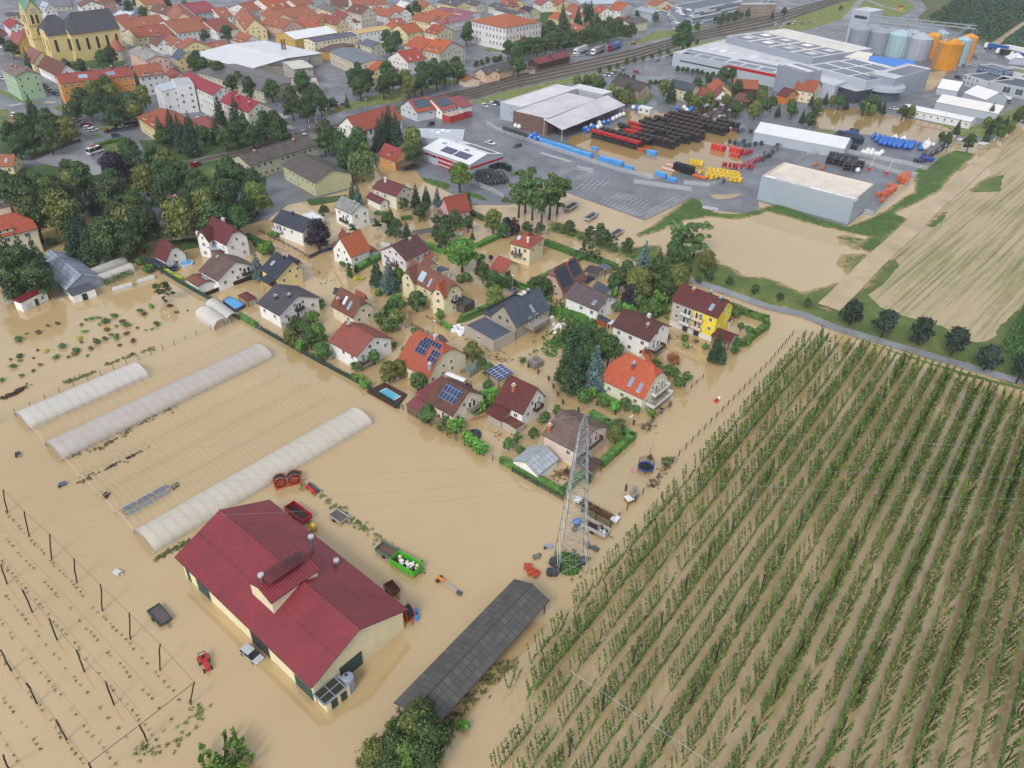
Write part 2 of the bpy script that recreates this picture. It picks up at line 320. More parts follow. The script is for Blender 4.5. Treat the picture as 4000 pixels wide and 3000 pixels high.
def add_block(par,loc,k,wallc,roofm,win=None,far=False,roofname='roof',wallname='wall'):
 o=k.o;L,Wd,he,hr,oh=k.L,k.W,k.he,k.hr,k.oh
 wm=wallc if not isinstance(wallc,str)else mat('wall',wallc)
 flat=o.get('flat');shed=o.get('shed')
 wb=MB();rb=MB();up=Vector((0,0,1));th=0.18
 def wall(pts,out):
  q=orient(pts,out);base=Vector(q[0]);d=out.cross(up)
  wb.face(q,wm,[((Vector(p)-base).dot(d),p[2])for p in q])
 x0,x1,y0,y1=oh,L-oh,oh,Wd-oh
 if flat:
  pz=he;x0,x1,y0,y1=0,L,0,Wd
  for(p,q,out)in(((0,0),(L,0),-k.v),((L,0),(L,Wd),k.u),((L,Wd),(0,Wd),k.v),((0,Wd),(0,0),-k.u)):
   wall([k.P(*p,k.z0),k.P(*q,k.z0),k.P(*q,pz),k.P(*p,pz)],out)
  e=0.35;dz=o.get('par',0.5);rm=roofm
  rb.face(orient([k.P(e,e,pz-dz),k.P(L-e,e,pz-dz),k.P(L-e,Wd-e,pz-dz),k.P(e,Wd-e,pz-dz)],up),rm,[(0,0),(L,0),(L,Wd),(0,Wd)])
  cm=mat('plain',o.get('cope','#c9ccd2'))
  ring=[((0,0),(L,0),(L-e,e),(e,e)),((L,0),(L,Wd),(L-e,Wd-e),(L-e,e)),((L,Wd),(0,Wd),(e,Wd-e),(L-e,Wd-e)),((0,Wd),(0,0),(e,e),(e,Wd-e))]
  for a_,b_,c_,d_ in ring:
   rb.face(orient([k.P(*a_,pz),k.P(*b_,pz),k.P(*c_,pz),k.P(*d_,pz)],up),cm)
   rb.face([k.P(*d_,pz),k.P(*c_,pz),k.P(*c_,pz-dz),k.P(*d_,pz-dz)],cm)
 else:
  if shed:
   zt=lambda t:he+(hr-he)*t/Wd
   R=Wd
  else:zt=k.rz;R=k.r*Wd
  c0,c1=k.c;rise=hr-he
  # roof surfaces
  if shed:
   sl=math.hypot(Wd,rise)
   polys=[([(0,0,he),(L,0,he),(L,Wd,hr),(0,Wd,hr)],[(0,0),(L,0),(L,sl),(0,sl)])]
  else:
   def tt(c,side):return(1-c)*R if side==0 else Wd-(1-c)*(Wd-R)
   zc=lambda c:hr-c*rise
   ka,kb=c0*R*o.get('hk',1.0),c1*R*o.get('hk',1.0)
   polys=[]
   for side in(0,1):
    te=0 if side==0 else Wd;run=R if side==0 else Wd-R;sl=math.hypot(run,rise)
    p=[(0,te,he),(L,te,he)];q=[(0,0),(L,0)]
    if c1<1:p.append((L,tt(c1,side),zc(c1)));q.append((L,sl*(1-c1)))
    p.append((L-kb,R,hr));q.append((L-kb,sl));p.append((ka,R,hr));q.append((ka,sl))
    if c0<1:p.append((0,tt(c0,side),zc(c0)));q.append((0,sl*(1-c0)))
    polys.append((p,q))
   if c0>0:polys.append(([(0,tt(c0,0),zc(c0)),(ka,R,hr),(0,tt(c0,1),zc(c0))],[(tt(c0,0),0),(R,3),(tt(c0,1),0)]))
   if c1>0:polys.append(([(L,tt(c1,0),zc(c1)),(L-kb,R,hr),(L,tt(c1,1),zc(c1))],[(tt(c1,0),0),(R,3),(tt(c1,1),0)]))
  trim=mat('plain',o.get('trim','#5a5048'))
  for p,q in polys:
   T=[k.P(*a)for a in p];n=(T[1]-T[0]).cross(T[2]-T[0])
   if n.z<0:T=T[::-1];q=q[::-1]
   rb.face(T,roofm,q);rb.face([t-Vector((0,0,th))for t in T[::-1]],trim)
   # fascia round the outline
  if shed:out=[(0,0,he),(L,0,he),(L,Wd,hr),(0,Wd,hr)]
  else:
   out=[(0,0,he),(L,0,he)]
   if 0<c1<1:out+=[(L,tt(c1,0),zc(c1)),(L,tt(c1,1),zc(c1))]
   elif c1==0:out+=[(L,R,hr)]
   out+=[(L,Wd,he),(0,Wd,he)]
   if 0<c0<1:out+=[(0,tt(c0,1),zc(c0)),(0,tt(c0,0),zc(c0))]
   elif c0==0:out+=[(0,R,hr)]
  cc=k.P(L/2,Wd/2,he)
  for p,q in zip(out,out[1:]+out[:1]):
   A,B=k.P(*p),k.P(*q);D=Vector((0,0,th));nn=((A+B)/2-cc);nn.z=0
   rb.face(orient([A,B,B-D,A-D],nn),trim)
  if not shed and o.get('ridge',True)and L-ka-kb>0.5:
   rb.tube(k.P(ka,R,hr+0.02),k.P(L-kb,R,hr+0.02),0.13,roofm,5)
   # walls, closed up to the underside of the roof
  def und(t):return zt(t)-th-0.01
  if o.get('posts'):
   for x in(oh,L-oh):
    for y in(oh,Wd-oh):wb.tube(k.P(x,y,k.z0),k.P(x,y,und(y)),0.12,wm,6)
  else:
   wall([k.P(x0,y0,k.z0),k.P(x1,y0,k.z0),k.P(x1,y0,und(y0)),k.P(x0,y0,und(y0))],-k.v)
   wall([k.P(x0,y1,k.z0),k.P(x1,y1,k.z0),k.P(x1,y1,und(y1)),k.P(x0,y1,und(y1))],k.v)
   for x,out_,c in((x0,-k.u,c0),(x1,k.u,c1)):
    pts=[k.P(x,y0,k.z0),k.P(x,y1,k.z0),k.P(x,y1,und(y1))]
    if not shed and c<1:
     cz=und(R)if c==0 else zc(c)-th-0.05
     ta=R-(und(R)-cz)/max(rise,.01)*R;tb=R+(und(R)-cz)/max(rise,.01)*(Wd-R)
     if c>0 and tb<y1:pts.append(k.P(x,tb,cz))
     if c==0:pts.append(k.P(x,R,cz))
     if c>0 and ta>y0:pts.append(k.P(x,ta,cz))
    if c==1:pts[-1]=k.P(x,y1,he-th);pts.append(k.P(x,y0,he-th))
    else:pts.append(k.P(x,y0,und(y0)))
    wall(pts,out_)
 wo_=wb.build(wallname,par,loc)
 if 'parent' not in dir():pass
 ro=rb.build(roofname,par,loc)
 rel=lambda v:v-Vector(loc)
 if win:
  fc,pc=win.get('f','#e6e6e2'),win.get('p','#333c47');ww,wh=win.get('s',(1.1,1.3));step=win.get('d',3.0);st=win.get('st',2.8);top=win.get('top',1.25)
  zlo=win.get('lo',0.7)
  sides=[((x0,y0),(x1,y0),-k.v,0),((x1,y0),(x1,y1),k.u,1),((x1,y1),(x0,y1),k.v,2),((x0,y1),(x0,y0),-k.u,3)]
  for p,q,out_,i in sides:
   if 'only' in win and i not in win['only']:continue
   mid=(k.P(*p,he/2)+k.P(*q,he/2))/2
   if out_.dot((CAMP-mid).normalized())<-0.12:continue
   ln=math.hypot(q[0]-p[0],q[1]-p[1]);nc=max(1,int(ln/step));ang=math.atan2(-out_.x,out_.y)
   z=(he if i in(0,2)or not shed else he)-top-0.2
   while z-wh/2>zlo-0.3:
    for j in range(nc):
     f=(j+0.5)/nc
     if(hash((j,i,int(z*7)))%100)/100<win.get('skip',0.12):continue
     c_=k.P(p[0]+(q[0]-p[0])*f,p[1]+(q[1]-p[1])*f,z)
     place_window(par,rel(c_+out_*0.01),ang,ww,wh,fc,pc,far,win.get('arch',False))
    z-=st
   if i in(1,3)and not flat and not shed and hr-he>2.6 and k.c[0 if i==3 else 1]<0.7:
    for dx in((-1.3,1.3)if Wd>9 else(0,)):
     c_=k.P(p[0],0,0);c_=k.P(p[0],R+dx,he+0.75)
     place_window(par,rel(c_+out_*0.01),ang,0.9,1.1,fc,pc,far)
     # things on the roof
 def slope(side,s,d,lift=0.0):
  if flat:return k.P(L*s,Wd*d,he-o.get('par',.5)+lift)
  if shed:t=Wd*d;return k.P(L*s,t,zt(t)+lift)
  R_=R if side==0 else Wd-R;t=R_*d if side==0 else Wd-R_*d
  return k.P(L*s,t,zt(t)+lift)
 def slab(name,m,side,s0,s1,d0,d1,lift,thk,mside=None):
  b=MB();T=[slope(side,s0,d0,lift),slope(side,s1,d0,lift),slope(side,s1,d1,lift),slope(side,s0,d1,lift)]
  wd,hg=(T[1]-T[0]).length,(T[2]-T[1]).length;uvq=[(0,0),(wd,0),(wd,hg),(0,hg)]
  if(T[1]-T[0]).cross(T[2]-T[0]).z<0:T=T[::-1];uvq=uvq[::-1]
  b.face(T,m,uvq)
  for A,B in zip(T,T[1:]+T[:1]):b.face([A-Vector((0,0,thk)),B-Vector((0,0,thk)),B,A],mside or m)
  return b.build(name,par,loc)
 for s_ in o.get('sol',()):slab('solar_panel',mat('solar',o.get('solc','#1c2647'),o.get('solg','#8a93a8')),*s_,0.16,0.14,mat('metal','#8d9299'))
 for(side,s,d,w,h)in o.get('sky',()):slab('skylight',mat('glass',o.get('skyc','#8fa3bd')),side,s-w/2/L,s+w/2/L,d-h/Wd,d+h/Wd,0.2,0.2,mat('plain','#d5d8dc'))
 for ch in o.get('ch',()):
  s,d,side,hh,cc_=ch;base=slope(side,s,d,-0.4);b=MB()
  b.box(base+Vector((0,0,(hh+0.4)/2)),(0.7,0.7,hh+0.4),mat('wall',cc_),rz=math.atan2(k.u.y,k.u.x))
  co=b.build('chimney',ro,None);co.data.transform(Matrix.Translation(-Vector(loc)))
  b=MB();b.box(base+Vector((0,0,hh+0.15)),(0.95,0.95,0.12),mat('plain','#c9c9c9'),rz=math.atan2(k.u.y,k.u.x));b.box(base+Vector((0,0,hh+0.35)),(0.5,0.5,0.3),mat('plain','#d8d8d8'),rz=math.atan2(k.u.y,k.u.x))
  b.build('chimney_cap',co).data.transform(Matrix.Translation(-Vector(loc)))
 for(side,s,w,d0,d1)in o.get('dorm',()):
  b=MB();z0=slope(side,s,d0);z1=slope(side,s,d1);hw=w/2/L
  A=slope(side,s-hw,d0);B=slope(side,s+hw,d0);Cc=slope(side,s+hw,d1,0.06);D=slope(side,s-hw,d1,0.06);hgt=(z1.z-z0.z)*0.75
  A1=A+Vector((0,0,hgt));B1=B+Vector((0,0,hgt));want=A-slope(side,s-hw,d0+0.1);want.z=0
  b.face(orient([A,B,B1,A1],want),wm);b.face([A,A1,D],wm);b.face([B,B1,Cc],wm)
  e=(A1-D)*0.12;b.face(orient([A1+e-k.u*0.2,B1+e+k.u*0.2,Cc+k.u*0.2,D-k.u*0.2],up),roofm,[(0,0),(w,0),(w,3),(0,3)])
  b.face(orient([A1+e-k.u*0.2-up*.15,B1+e+k.u*0.2-up*.15,Cc+k.u*0.2-up*.15,D-k.u*0.2-up*.15],-up),trim)
  do=b.build('dormer',ro);do.data.transform(Matrix.Translation(-Vector(loc)))
  out_=want.normalized();ang=math.atan2(-out_.x,out_.y)
  for f in((0.3,0.7)if w>2.2 else(0.5,)):
   c_=A.lerp(B,f)+up*hgt*0.52+out_*0.01;place_window(do,rel(c_),ang,0.8,min(1.0,hgt*0.7),far=True)
 for it in o.get('balc',()):
  i,f0,f1,z,dp,bc=it[:6]
  p,q,out_=[((x0,y0),(x1,y0),-k.v),((x1,y0),(x1,y1),k.u),((x1,y1),(x0,y1),k.v),((x0,y1),(x0,y0),-k.u)][i]
  A=k.P(*p,z).lerp(k.P(*q,z),f0);B=k.P(*p,z).lerp(k.P(*q,z),f1);ln=(B-A).length;mid=(A+B)/2;ang=math.atan2((B-A).y,(B-A).x);b=MB();m1=mat('plain',bc);m2=mat('plain','#8f8a84')
  b.box(mid+out_*dp/2,(ln,dp,0.16),m2,ang);b.box(mid+out_*(dp-0.05)+up*0.58,(ln,0.08,0.85),m1,ang)
  for E_ in(A,B):b.box(E_+out_*dp/2+up*0.58,(0.08,dp-0.1,0.85),m1,ang)
  if z>2 and len(it)>6:
   for E_ in(A.lerp(B,.04),A.lerp(B,.96)):b.tube(E_+out_*(dp-0.2)-up*(z+0.5),E_+out_*(dp-0.2),0.1,m1)
  b.build('balcony',par,loc)
  for f in(0.3,0.7):place_window(par,rel(A.lerp(B,f)+up*1.1+out_*0.01),math.atan2(-out_.x,out_.y),0.95,2.0,'#e6e6e2','#2c343d',True,name='balcony_door')
 for it in o.get('door',()):
  i,f,dw,dh,dc=it[:5]
  p,q,out_=[((x0,y0),(x1,y0),-k.v),((x1,y0),(x1,y1),k.u),((x1,y1),(x0,y1),k.v),((x0,y1),(x0,y0),-k.u)][i]
  c_=k.P(*p,0).lerp(k.P(*q,0),f);zb=it[6]if len(it)>6 else 0.0
  b=MB();b.box(c_+out_*0.04+up*(zb+dh/2),(dw,0.1,dh),mat('plain',dc),math.atan2(-out_.x,out_.y));b.build(it[5]if len(it)>5 else 'door',par,loc)
 return k
TT={'o':('#ab6346','#8a5540'),'O':('#b85f38','#9c5a3c'),'r':('#954f44','#80473d'),'m':('#6d3232','#55292a'),'M':('#8e2433','#7a2230'),'b':('#6f4a3c','#8a5a46'),'n':('#63504c','#7b625a'),'k':('#2f3646','#3b4254'),'g':('#6d6a6a','#87837e'),'d':('#55555a','#6a6769'),'s':('#a5a7a8','#8d8f8f'),'t':('#b4664f','#944c3c'),'y':('#66605f','#55504f')}
def rmat(code):
 if not isinstance(code,str):return code
 kind={'T':'tile','S':'slab','H':'sheet','F':'flatroof','B':'barnroof'}[code[0]]
 if code[1]=='#':return mat(kind,code[1:8],code[8:]or None)
 return mat(kind,*TT[code[1]])
def B(name,label,cat,blocks,group=None,far=False,win=None):
 """blocks: (frame, A, B, C, eave, ridge, wall, roof, {options})"""
 ks=[]
 for bl in blocks:
  opt=dict(bl[8])if len(bl)>8 else{}
  ks.append((Blk(bl[0],bl[1],bl[2],bl[3],bl[4],bl[5],**opt),bl))
 c=ks[0][0].ctr();z=0.0
 e=empty(name,(c.x,c.y,z),0,label,cat,group)
 for k,bl in ks:
  w=dict(win)if win else dict();o=k.o
  if o.get('win',1)is None:w=None
  elif isinstance(o.get('win'),dict):w.update(o['win'])
  add_block(e,(c.x,c.y,z),k,bl[6],rmat(bl[7]),w,far)
 return e,[k for k,_ in ks]
 # ---------------------------------------------------------------- plants
def leaf_cloud(n,blobs,size,m,mb=None,squash=1.0):
 """n leaf clumps over a set of ellipsoid lobes (cx,cy,cz,rx,ry,rz); returns numpy verts (4 per leaf)"""
 bl=np.array(blobs,float);vol=(bl[:,3]*bl[:,4]*bl[:,5])**(2/3);idx=RNG.choice(len(bl),n,p=vol/vol.sum())
 d=RNG.normal(size=(n,3));d/=np.linalg.norm(d,axis=1)[:,None];d[:,2]=np.where(d[:,2]<-0.5,-d[:,2]*0.6,d[:,2])
 r=np.where(RNG.random(n)<0.7,RNG.normal(0.93,0.17,n),RNG.uniform(0.35,0.9,n));r=r*(1+0.16*np.sin(d[:,0]*5+idx)*np.sin(d[:,1]*6+idx*2.1))
 c=bl[idx,:3]+d*bl[idx,3:6]*r[:,None]
 nrm=d+RNG.normal(size=(n,3))*0.55;nrm/=np.linalg.norm(nrm,axis=1)[:,None]
 a=np.cross(nrm,RNG.normal(size=(n,3)));a/=np.linalg.norm(a,axis=1)[:,None];b=np.cross(nrm,a)
 s=size*RNG.uniform(0.55,1.25,(n,1));e=RNG.uniform(0.55,1.0,(n,1))
 q=np.stack([c-a*s-b*s*e*.3,c-a*s*.1-b*s*e,c+a*s+b*s*e*.2,c+a*s*.1+b*s*e],1)
 return q.reshape(-1,3)
def quads_obj(name,V,m,parent=None,loc=None,mats=None,mi=None):
 me=bpy.data.meshes.new(name);n=len(V)//4
 me.vertices.add(len(V));me.vertices.foreach_set('co',np.asarray(V,np.float32).ravel())
 me.loops.add(n*4);me.loops.foreach_set('vertex_index',np.arange(n*4,dtype=np.int32))
 me.polygons.add(n);me.polygons.foreach_set('loop_start',np.arange(0,n*4,4,dtype=np.int32));me.polygons.foreach_set('loop_total',np.full(n,4,np.int32))
 for k in(mats or[m]):me.materials.append(k)
 if mi is not None:me.polygons.foreach_set('material_index',np.asarray(mi,np.int32))
 me.update(calc_edges=True)
 o=bpy.data.objects.new(name,me);COL.objects.link(o)
 if parent:o.parent=parent
 if loc is not None:o.location=loc
 return o
def make_tree(name,kind,h,r,hexc,hex2,n=3500,seed=0):
 """proto tree, real size; parked far below until used"""
 rs=np.random.default_rng(seed);e=empty(name,(0,0,0));lm=mat('leaf',hexc,hex2);tb=MB();bark=mat('bark','#4a3a2e')
 blobs=[]
 if kind=='round':
  th=h*0.25;tb.tube((0,0,-0.8),(0.1,0,th),r*0.07+0.08,bark,8,r*0.05+0.05)
  blobs.append((0,0,h*.52,r*.55,r*.55,h*.3))
  for i in range(22 if r>2.5 else 11):
   a=i*2.4+rs.uniform(0,.8);rr=r*rs.uniform(0.3,0.74);zz=h*rs.uniform(0.26,0.84);k=1-max(0,(zz/h-0.55))*1.7-max(0,.4-zz/h)*.8;s=r*rs.uniform(0.24,0.4)
   p=(math.cos(a)*rr*k,math.sin(a)*rr*k,zz);blobs.append(p+(s,s,s*0.8));tb.tube((0.1,0,th),(p[0]*.8,p[1]*.8,p[2]),0.09,bark,4,0.03,cap=False)
  blobs.append((0,0,h*0.88,r*.4,r*.4,h*.12))
 elif kind=='conifer':
  tb.tube((0,0,-0.8),(0,0,h*0.95),0.05*r+0.1,bark,7,0.03);L=int(h*1.1)
  for i in range(L):
   f=(i+0.5)/L;R=r*(1-f)**0.85+0.15;z=h*(0.1+0.88*f);nb=max(3,int(7*(1-f)+2))
   for j in range(nb):
    a=j/nb*6.28+rs.uniform(0,1)+i;q=R*rs.uniform(0.5,0.72);blobs.append((math.cos(a)*q,math.sin(a)*q,z-R*0.12,R*0.36,R*0.36,h*0.035+0.12))
 elif kind=='column':
  tb.tube((0,0,-0.8),(0,0,h*0.5),0.1,bark,6,0.05)
  for i in range(8):f=i/7;blobs.append((rs.uniform(-.1,.1)*r,rs.uniform(-.1,.1)*r,h*(0.1+0.8*f),r*(1-0.75*abs(f-0.35)**1.3),r*(1-0.75*abs(f-0.35)**1.3),h*0.1))
 elif kind=='bush':
  for i in range(7):a=rs.uniform(0,6.28);q=r*rs.uniform(0,0.55);blobs.append((math.cos(a)*q,math.sin(a)*q,h*rs.uniform(0.25,0.65),r*.48,r*.48,h*.36))
  tb.tube((0,0,-0.6),(0,0,h*.4),0.06,bark,5,0.03)
 elif kind=='open':
  tb.tube((0,0,-0.8),(0.2,0.1,h*0.45),r*0.06+0.1,bark,7,r*.04)
  for i in range(22):
   a=rs.uniform(0,6.28);rr=r*rs.uniform(0.1,0.85);zz=h*rs.uniform(0.3,0.95);s=r*rs.uniform(0.14,0.28);p=(math.cos(a)*rr,math.sin(a)*rr,zz);blobs.append(p+(s,s,s*0.8));tb.tube((0.2,.1,h*.35),p,0.1,bark,4,0.02,cap=False)
 V=leaf_cloud(n,blobs,{'round':0.04*r+0.12,'conifer':0.13+0.025*r,'column':0.14,'bush':0.1+0.07*r,'open':0.3}[kind],lm)
 if kind=='willow':pass
 quads_obj('crown',V,lm,e)
 tb.build('trunk',e)
 return e
def HG(fr,bx,by,tx,ty):
 """height of a point seen at (tx,ty) standing over the ground point seen at (bx,by)"""
 g=G(fr,bx,by,0);a=G(fr,tx,ty,0);d=a-Vector((0,0,CAMH));gx=Vector((g.x,g.y));dx=Vector((d.x,d.y))
 return max(1.5,CAMH+d.z*gx.dot(dx)/dx.dot(dx))
LAND=0.15
def proj(v):
 d=Vector(v)-CAMP;x=d.dot(cR);y=d.dot(cU);z=d.dot(cF);u=x/z*FPX;w=y/z*FPX
 u,w=_c*u+_s*w,-_s*u+_c*w
 return 2000+u,1500-w
 # ---------------------------------------------------------------- ground, water, roads
sheet('ground',[Vector((x,y,0))for x,y in((-1700,-400),(1700,-400),(1700,2100),(-1700,2100))],-0.7,mat('grass','#47602f','#6b7440'))
wm=water_mat('#ac946a','#b9a27a');
sheet('flood_water',GL('P',[(-900,3400),(5200,3400),(5600,380),(-1600,420)]),0.0,wm)
town_m=mat('asphalt','#6f737b','#83868c')
edge=[(-1500,790),(0,812),(120,790),(215,800),(420,870),(700,905),(900,880),(1040,862),(1120,800),(1240,775),(1360,742),(1380,690),(1440,655),(1480,640),(1560,668),(1625,668),(1655,705),(1740,745),(1850,800),(1990,800),(2125,724),(2212,752),(2518,861),(2706,772),(2745,818),(2930,836),(2964,812),(2960,785),(3305,885),(3370,833),(3410,842),(3530,700),(3566,690),(3700,560),(3745,545),(3860,560),(3960,470),(4200,330),(6500,-80),(-3000,-140)]
sheet('town_ground',GL('P',edge),LAND,town_m,thick=0.5)
def in_poly(X_,Y_,pts):
 ins=np.zeros(X_.shape,bool);d=np.full(X_.shape,1e9);n=len(pts)
 for i in range(n):
  x0,y0=pts[i];x1,y1=pts[(i+1)%n]
  c=((y0>Y_)!=(y1>Y_))&(X_<(x1-x0)*(Y_-y0)/(y1-y0+1e-12)+x0);ins^=c
  L2=(x1-x0)**2+(y1-y0)**2+1e-9;t=np.clip(((X_-x0)*(x1-x0)+(Y_-y0)*(y1-y0))/L2,0,1)
  d=np.minimum(d,np.hypot(X_-x0-t*(x1-x0),Y_-y0-t*(y1-y0)))
 return ins,np.where(ins,d,-d)
def fnoise(X_,Y_,sc_,seed=0):
 r=np.random.default_rng(seed);out=np.zeros_like(X_);a=1.0
 for o in range(5):
  for k in range(4):
   th=r.uniform(0,6.28);ph=r.uniform(0,6.28);f=(2**o)/sc_*r.uniform(0.7,1.3)
   out+=a*np.sin((X_*math.cos(th)+Y_*math.sin(th))*f+ph)*0.5
  a*=0.62
 return out/2
def patch(name,pts,m,rise=0.35,wob=3.0,step=1.2,kind='structure',slope=0.1,seed=1,base=0.0,sc_=7.0):
 """a bank of land that comes up out of the water with an uneven shore"""
 P2=[(p.x,p.y)for p in pts];xs=np.arange(min(p[0]for p in P2)-8,max(p[0]for p in P2)+8,step);ys=np.arange(min(p[1]for p in P2)-8,max(p[1]for p in P2)+8,step)
 X_,Y_=np.meshgrid(xs,ys);ins,sd_=in_poly(X_,Y_,P2);nz=fnoise(X_,Y_,sc_,seed)
 Z_=np.minimum(rise,(sd_+nz*wob)*slope)+fnoise(X_,Y_,2.0,seed+5)*0.02+base
 ok=Z_>base-0.2;ny,nx=X_.shape;V=np.stack([X_,Y_,Z_],-1).reshape(-1,3)
 F=[]
 o2=ok[:-1,:-1]|ok[1:,:-1]|ok[:-1,1:]|ok[1:,1:]
 jj,ii=np.nonzero(o2);a=jj*nx+ii;Q=np.stack([a,a+1,a+nx+1,a+nx],1)
 used,inv=np.unique(Q,return_inverse=True);Q=inv.reshape(Q.shape);V=V[used]
 me=bpy.data.meshes.new(name);me.vertices.add(len(V));me.vertices.foreach_set('co',V.astype(np.float32).ravel());me.loops.add(Q.size);me.loops.foreach_set('vertex_index',Q.astype(np.int32).ravel())
 me.polygons.add(len(Q));me.polygons.foreach_set('loop_start',np.arange(0,Q.size,4,dtype=np.int32));me.polygons.foreach_set('loop_total',np.full(len(Q),4,np.int32));me.polygons.foreach_set('use_smooth',np.ones(len(Q),bool));me.materials.append(m);me.update(calc_edges=True)
 o=bpy.data.objects.new(name,me);COL.objects.link(o);return tag(o,kind=kind)
grass1=mat('grass','#5a6f35','#7d8449');grass2=mat('grass','#587a2e','#71883a');grass3=mat('grass','#3d5a2a','#56723a');lawn=mat('grass','#48692a','#5f7a34')
def mixed(*seg):return[G(f,x,y)for f,pts in seg for x,y in pts]
patch('grass_bank',mixed(('t12',[(330,235),(620,350),(830,440),(960,480),(1150,445),(1330,440),(1400,560),(1640,510),(1800,620),(2000,710),(2190,740)]),('t13',[(60,770),(170,830),(250,880),(320,885),(430,825),(560,780),(640,790),(480,985),(560,1030),(700,900),(900,700),(1250,400),(1700,0)]),('t03',[(2300,1300),(2700,900)]),('t13',[(2600,300),(2600,1800),(2212,1690),(1700,1530),(1100,1350),(560,1190),(300,1090),(0,1010)]),('t12',[(1800,880),(1500,760),(1330,720),(1000,585),(700,475),(500,395),(300,330)])),grass1,seed=3,wob=2.4,slope=0.12)
patch('grass_bank',mixed(('t12',[(1050,370),(1200,290),(1400,160),(1560,60),(1630,60),(1650,140),(1760,175),(1950,190),(2100,150),(2212,120)]),('t13',[(100,100),(690,300),(900,215),(1250,0)]),('t03',[(1250,1480),(1600,1290),(1810,1330),(1500,1659)]),('t13',[(1130,190),(1225,235),(880,530),(800,480),(860,390),(700,360),(300,262),(0,178)]),('t12',[(2140,210),(1950,250),(1700,222),(1500,250),(1300,330),(1090,390)])),lawn,rise=0.3,seed=9,wob=1.2,slope=0.16)
patch('grass_patch',GL('t13',[(300,310),(700,390),(900,440),(890,500),(700,450),(400,350)]),grass1,rise=0.16,wob=7,seed=12,slope=0.05)
patch('grass_patch',GL('t13',[(500,620),(640,540),(860,530),(880,560),(700,720),(560,660)]),grass1,rise=0.16,wob=6,seed=14,slope=0.05)
patch('grass_patch',GL('t11',[(400,60),(800,20),(760,70),(480,120)]),grass3,rise=0.3,wob=1,seed=2,slope=0.3)
patch('grass_patch',GL('t10',[(1430,430),(1730,380),(1740,480),(1500,520)]),grass3,rise=0.3,wob=1,seed=2,slope=0.3)
patch('grass_patch',GL('k',[(0,1225),(500,1330),(720,1400),(640,1580),(300,1440),(0,1290)]),lawn,rise=0.3,wob=1,seed=5,slope=0.3)
patch('grass_patch',GL('t11',[(1700,-10),(1960,20),(2100,80),(1980,110)]),lawn,rise=0.3,wob=2,seed=5,slope=0.2)
patch('grass_patch',GL('o',[(60,1500),(140,1440),(240,1420),(320,1500),(280,1650),(160,1660),(60,1600)]),grass3,rise=0.4,wob=.8,step=.5,seed=6,slope=0.5)
patch('grass_patch',GL('t12',[(250,1350),(500,1180),(680,1150),(700,1060),(330,990),(330,1020),(560,1110),(420,1250),(280,1330),(270,1420),(500,1450)]),mat('grass','#4c7a25','#3c6420'),rise=0.9,wob=1.2,step=.7,seed=6,slope=0.5)
patch('grass_patch',GL('f',[(0,1120),(330,900),(600,800),(1000,760),(1180,700),(1300,760),(700,900),(300,1080),(0,1190)]),grass3,rise=0.45,wob=.8,step=.7,seed=7,slope=0.4)
# muddy field with crop rows, maize field, far hop garden
md=G('t13',1570,560)-G('t13',1000,1060);mang=math.atan2(md.y,md.x)
def rows_mat(name,a,b_,c_,th,sx=0.55,sy=0.012,lo=0.5,hi=0.62,along=None):
 m,n,bb=nodes(name);L=n.links.new;geo=n.nodes.new('ShaderNodeNewGeometry')
 mp=n.nodes.new('ShaderNodeMapping');mp.vector_type='TEXTURE';mp.inputs['Rotation'].default_value=(0,0,th);L(geo.outputs['Position'],mp.inputs[0])
 m2=n.nodes.new('ShaderNodeMapping');m2.inputs['Scale'].default_value=(sy,sx,1);L(mp.outputs[0],m2.inputs[0])
 f1=noise(n,m2.outputs[0],1.0,5,0.62);f2=noise(n,geo.outputs['Position'],0.02,4,0.6);f3=noise(n,geo.outputs['Position'],0.9,4,0.75)
 k=mk(n,'ShaderNodeMath',operation='ADD');L(f1,k.inputs[0]);k2=mk(n,'ShaderNodeMath',operation='MULTIPLY_ADD');L(f2,k2.inputs[0]);k2.inputs[1].default_value=0.4;k2.inputs[2].default_value=-0.2;L(k2.outputs[0],k.inputs[1])
 k3=mk(n,'ShaderNodeMath',operation='MULTIPLY_ADD');L(f3,k3.inputs[0]);k3.inputs[1].default_value=0.3;L(k.outputs[0],k3.inputs[2])
 k4=mk(n,'ShaderNodeMath',operation='SUBTRACT');L(k3.outputs[0],k4.inputs[0]);k4.inputs[1].default_value=0.15
 L(ramp(n,k4.outputs[0],[(lo,srgb(a)),(hi,srgb(b_)),(min(.98,hi+.1),srgb(c_))]),bb.inputs['Base Color']);bb.inputs['Roughness'].default_value=0.6
 return m
FM=rows_mat('muddy_field','#ab9a7c','#818052','#66703f',mang,sx=1.1,sy=.02,lo=.44,hi=.6)
fpts=mixed(('t13',[(820,900),(950,1010),(1180,1100),(1480,1180),(1650,1290),(1850,1340),(1950,1330),(2020,1180),(2212,1000),(2800,300)]),('t03',[(2900,900),(2300,1130),(1950,1320),(1960,1400),(2000,1659)]),('t13',[(1740,0),(1500,200),(1200,440),(1050,700)]))
patch('muddy_field',fpts,FM,rise=0.30,base=0.22,wob=1.6,slope=0.1,seed=21,step=2.0)
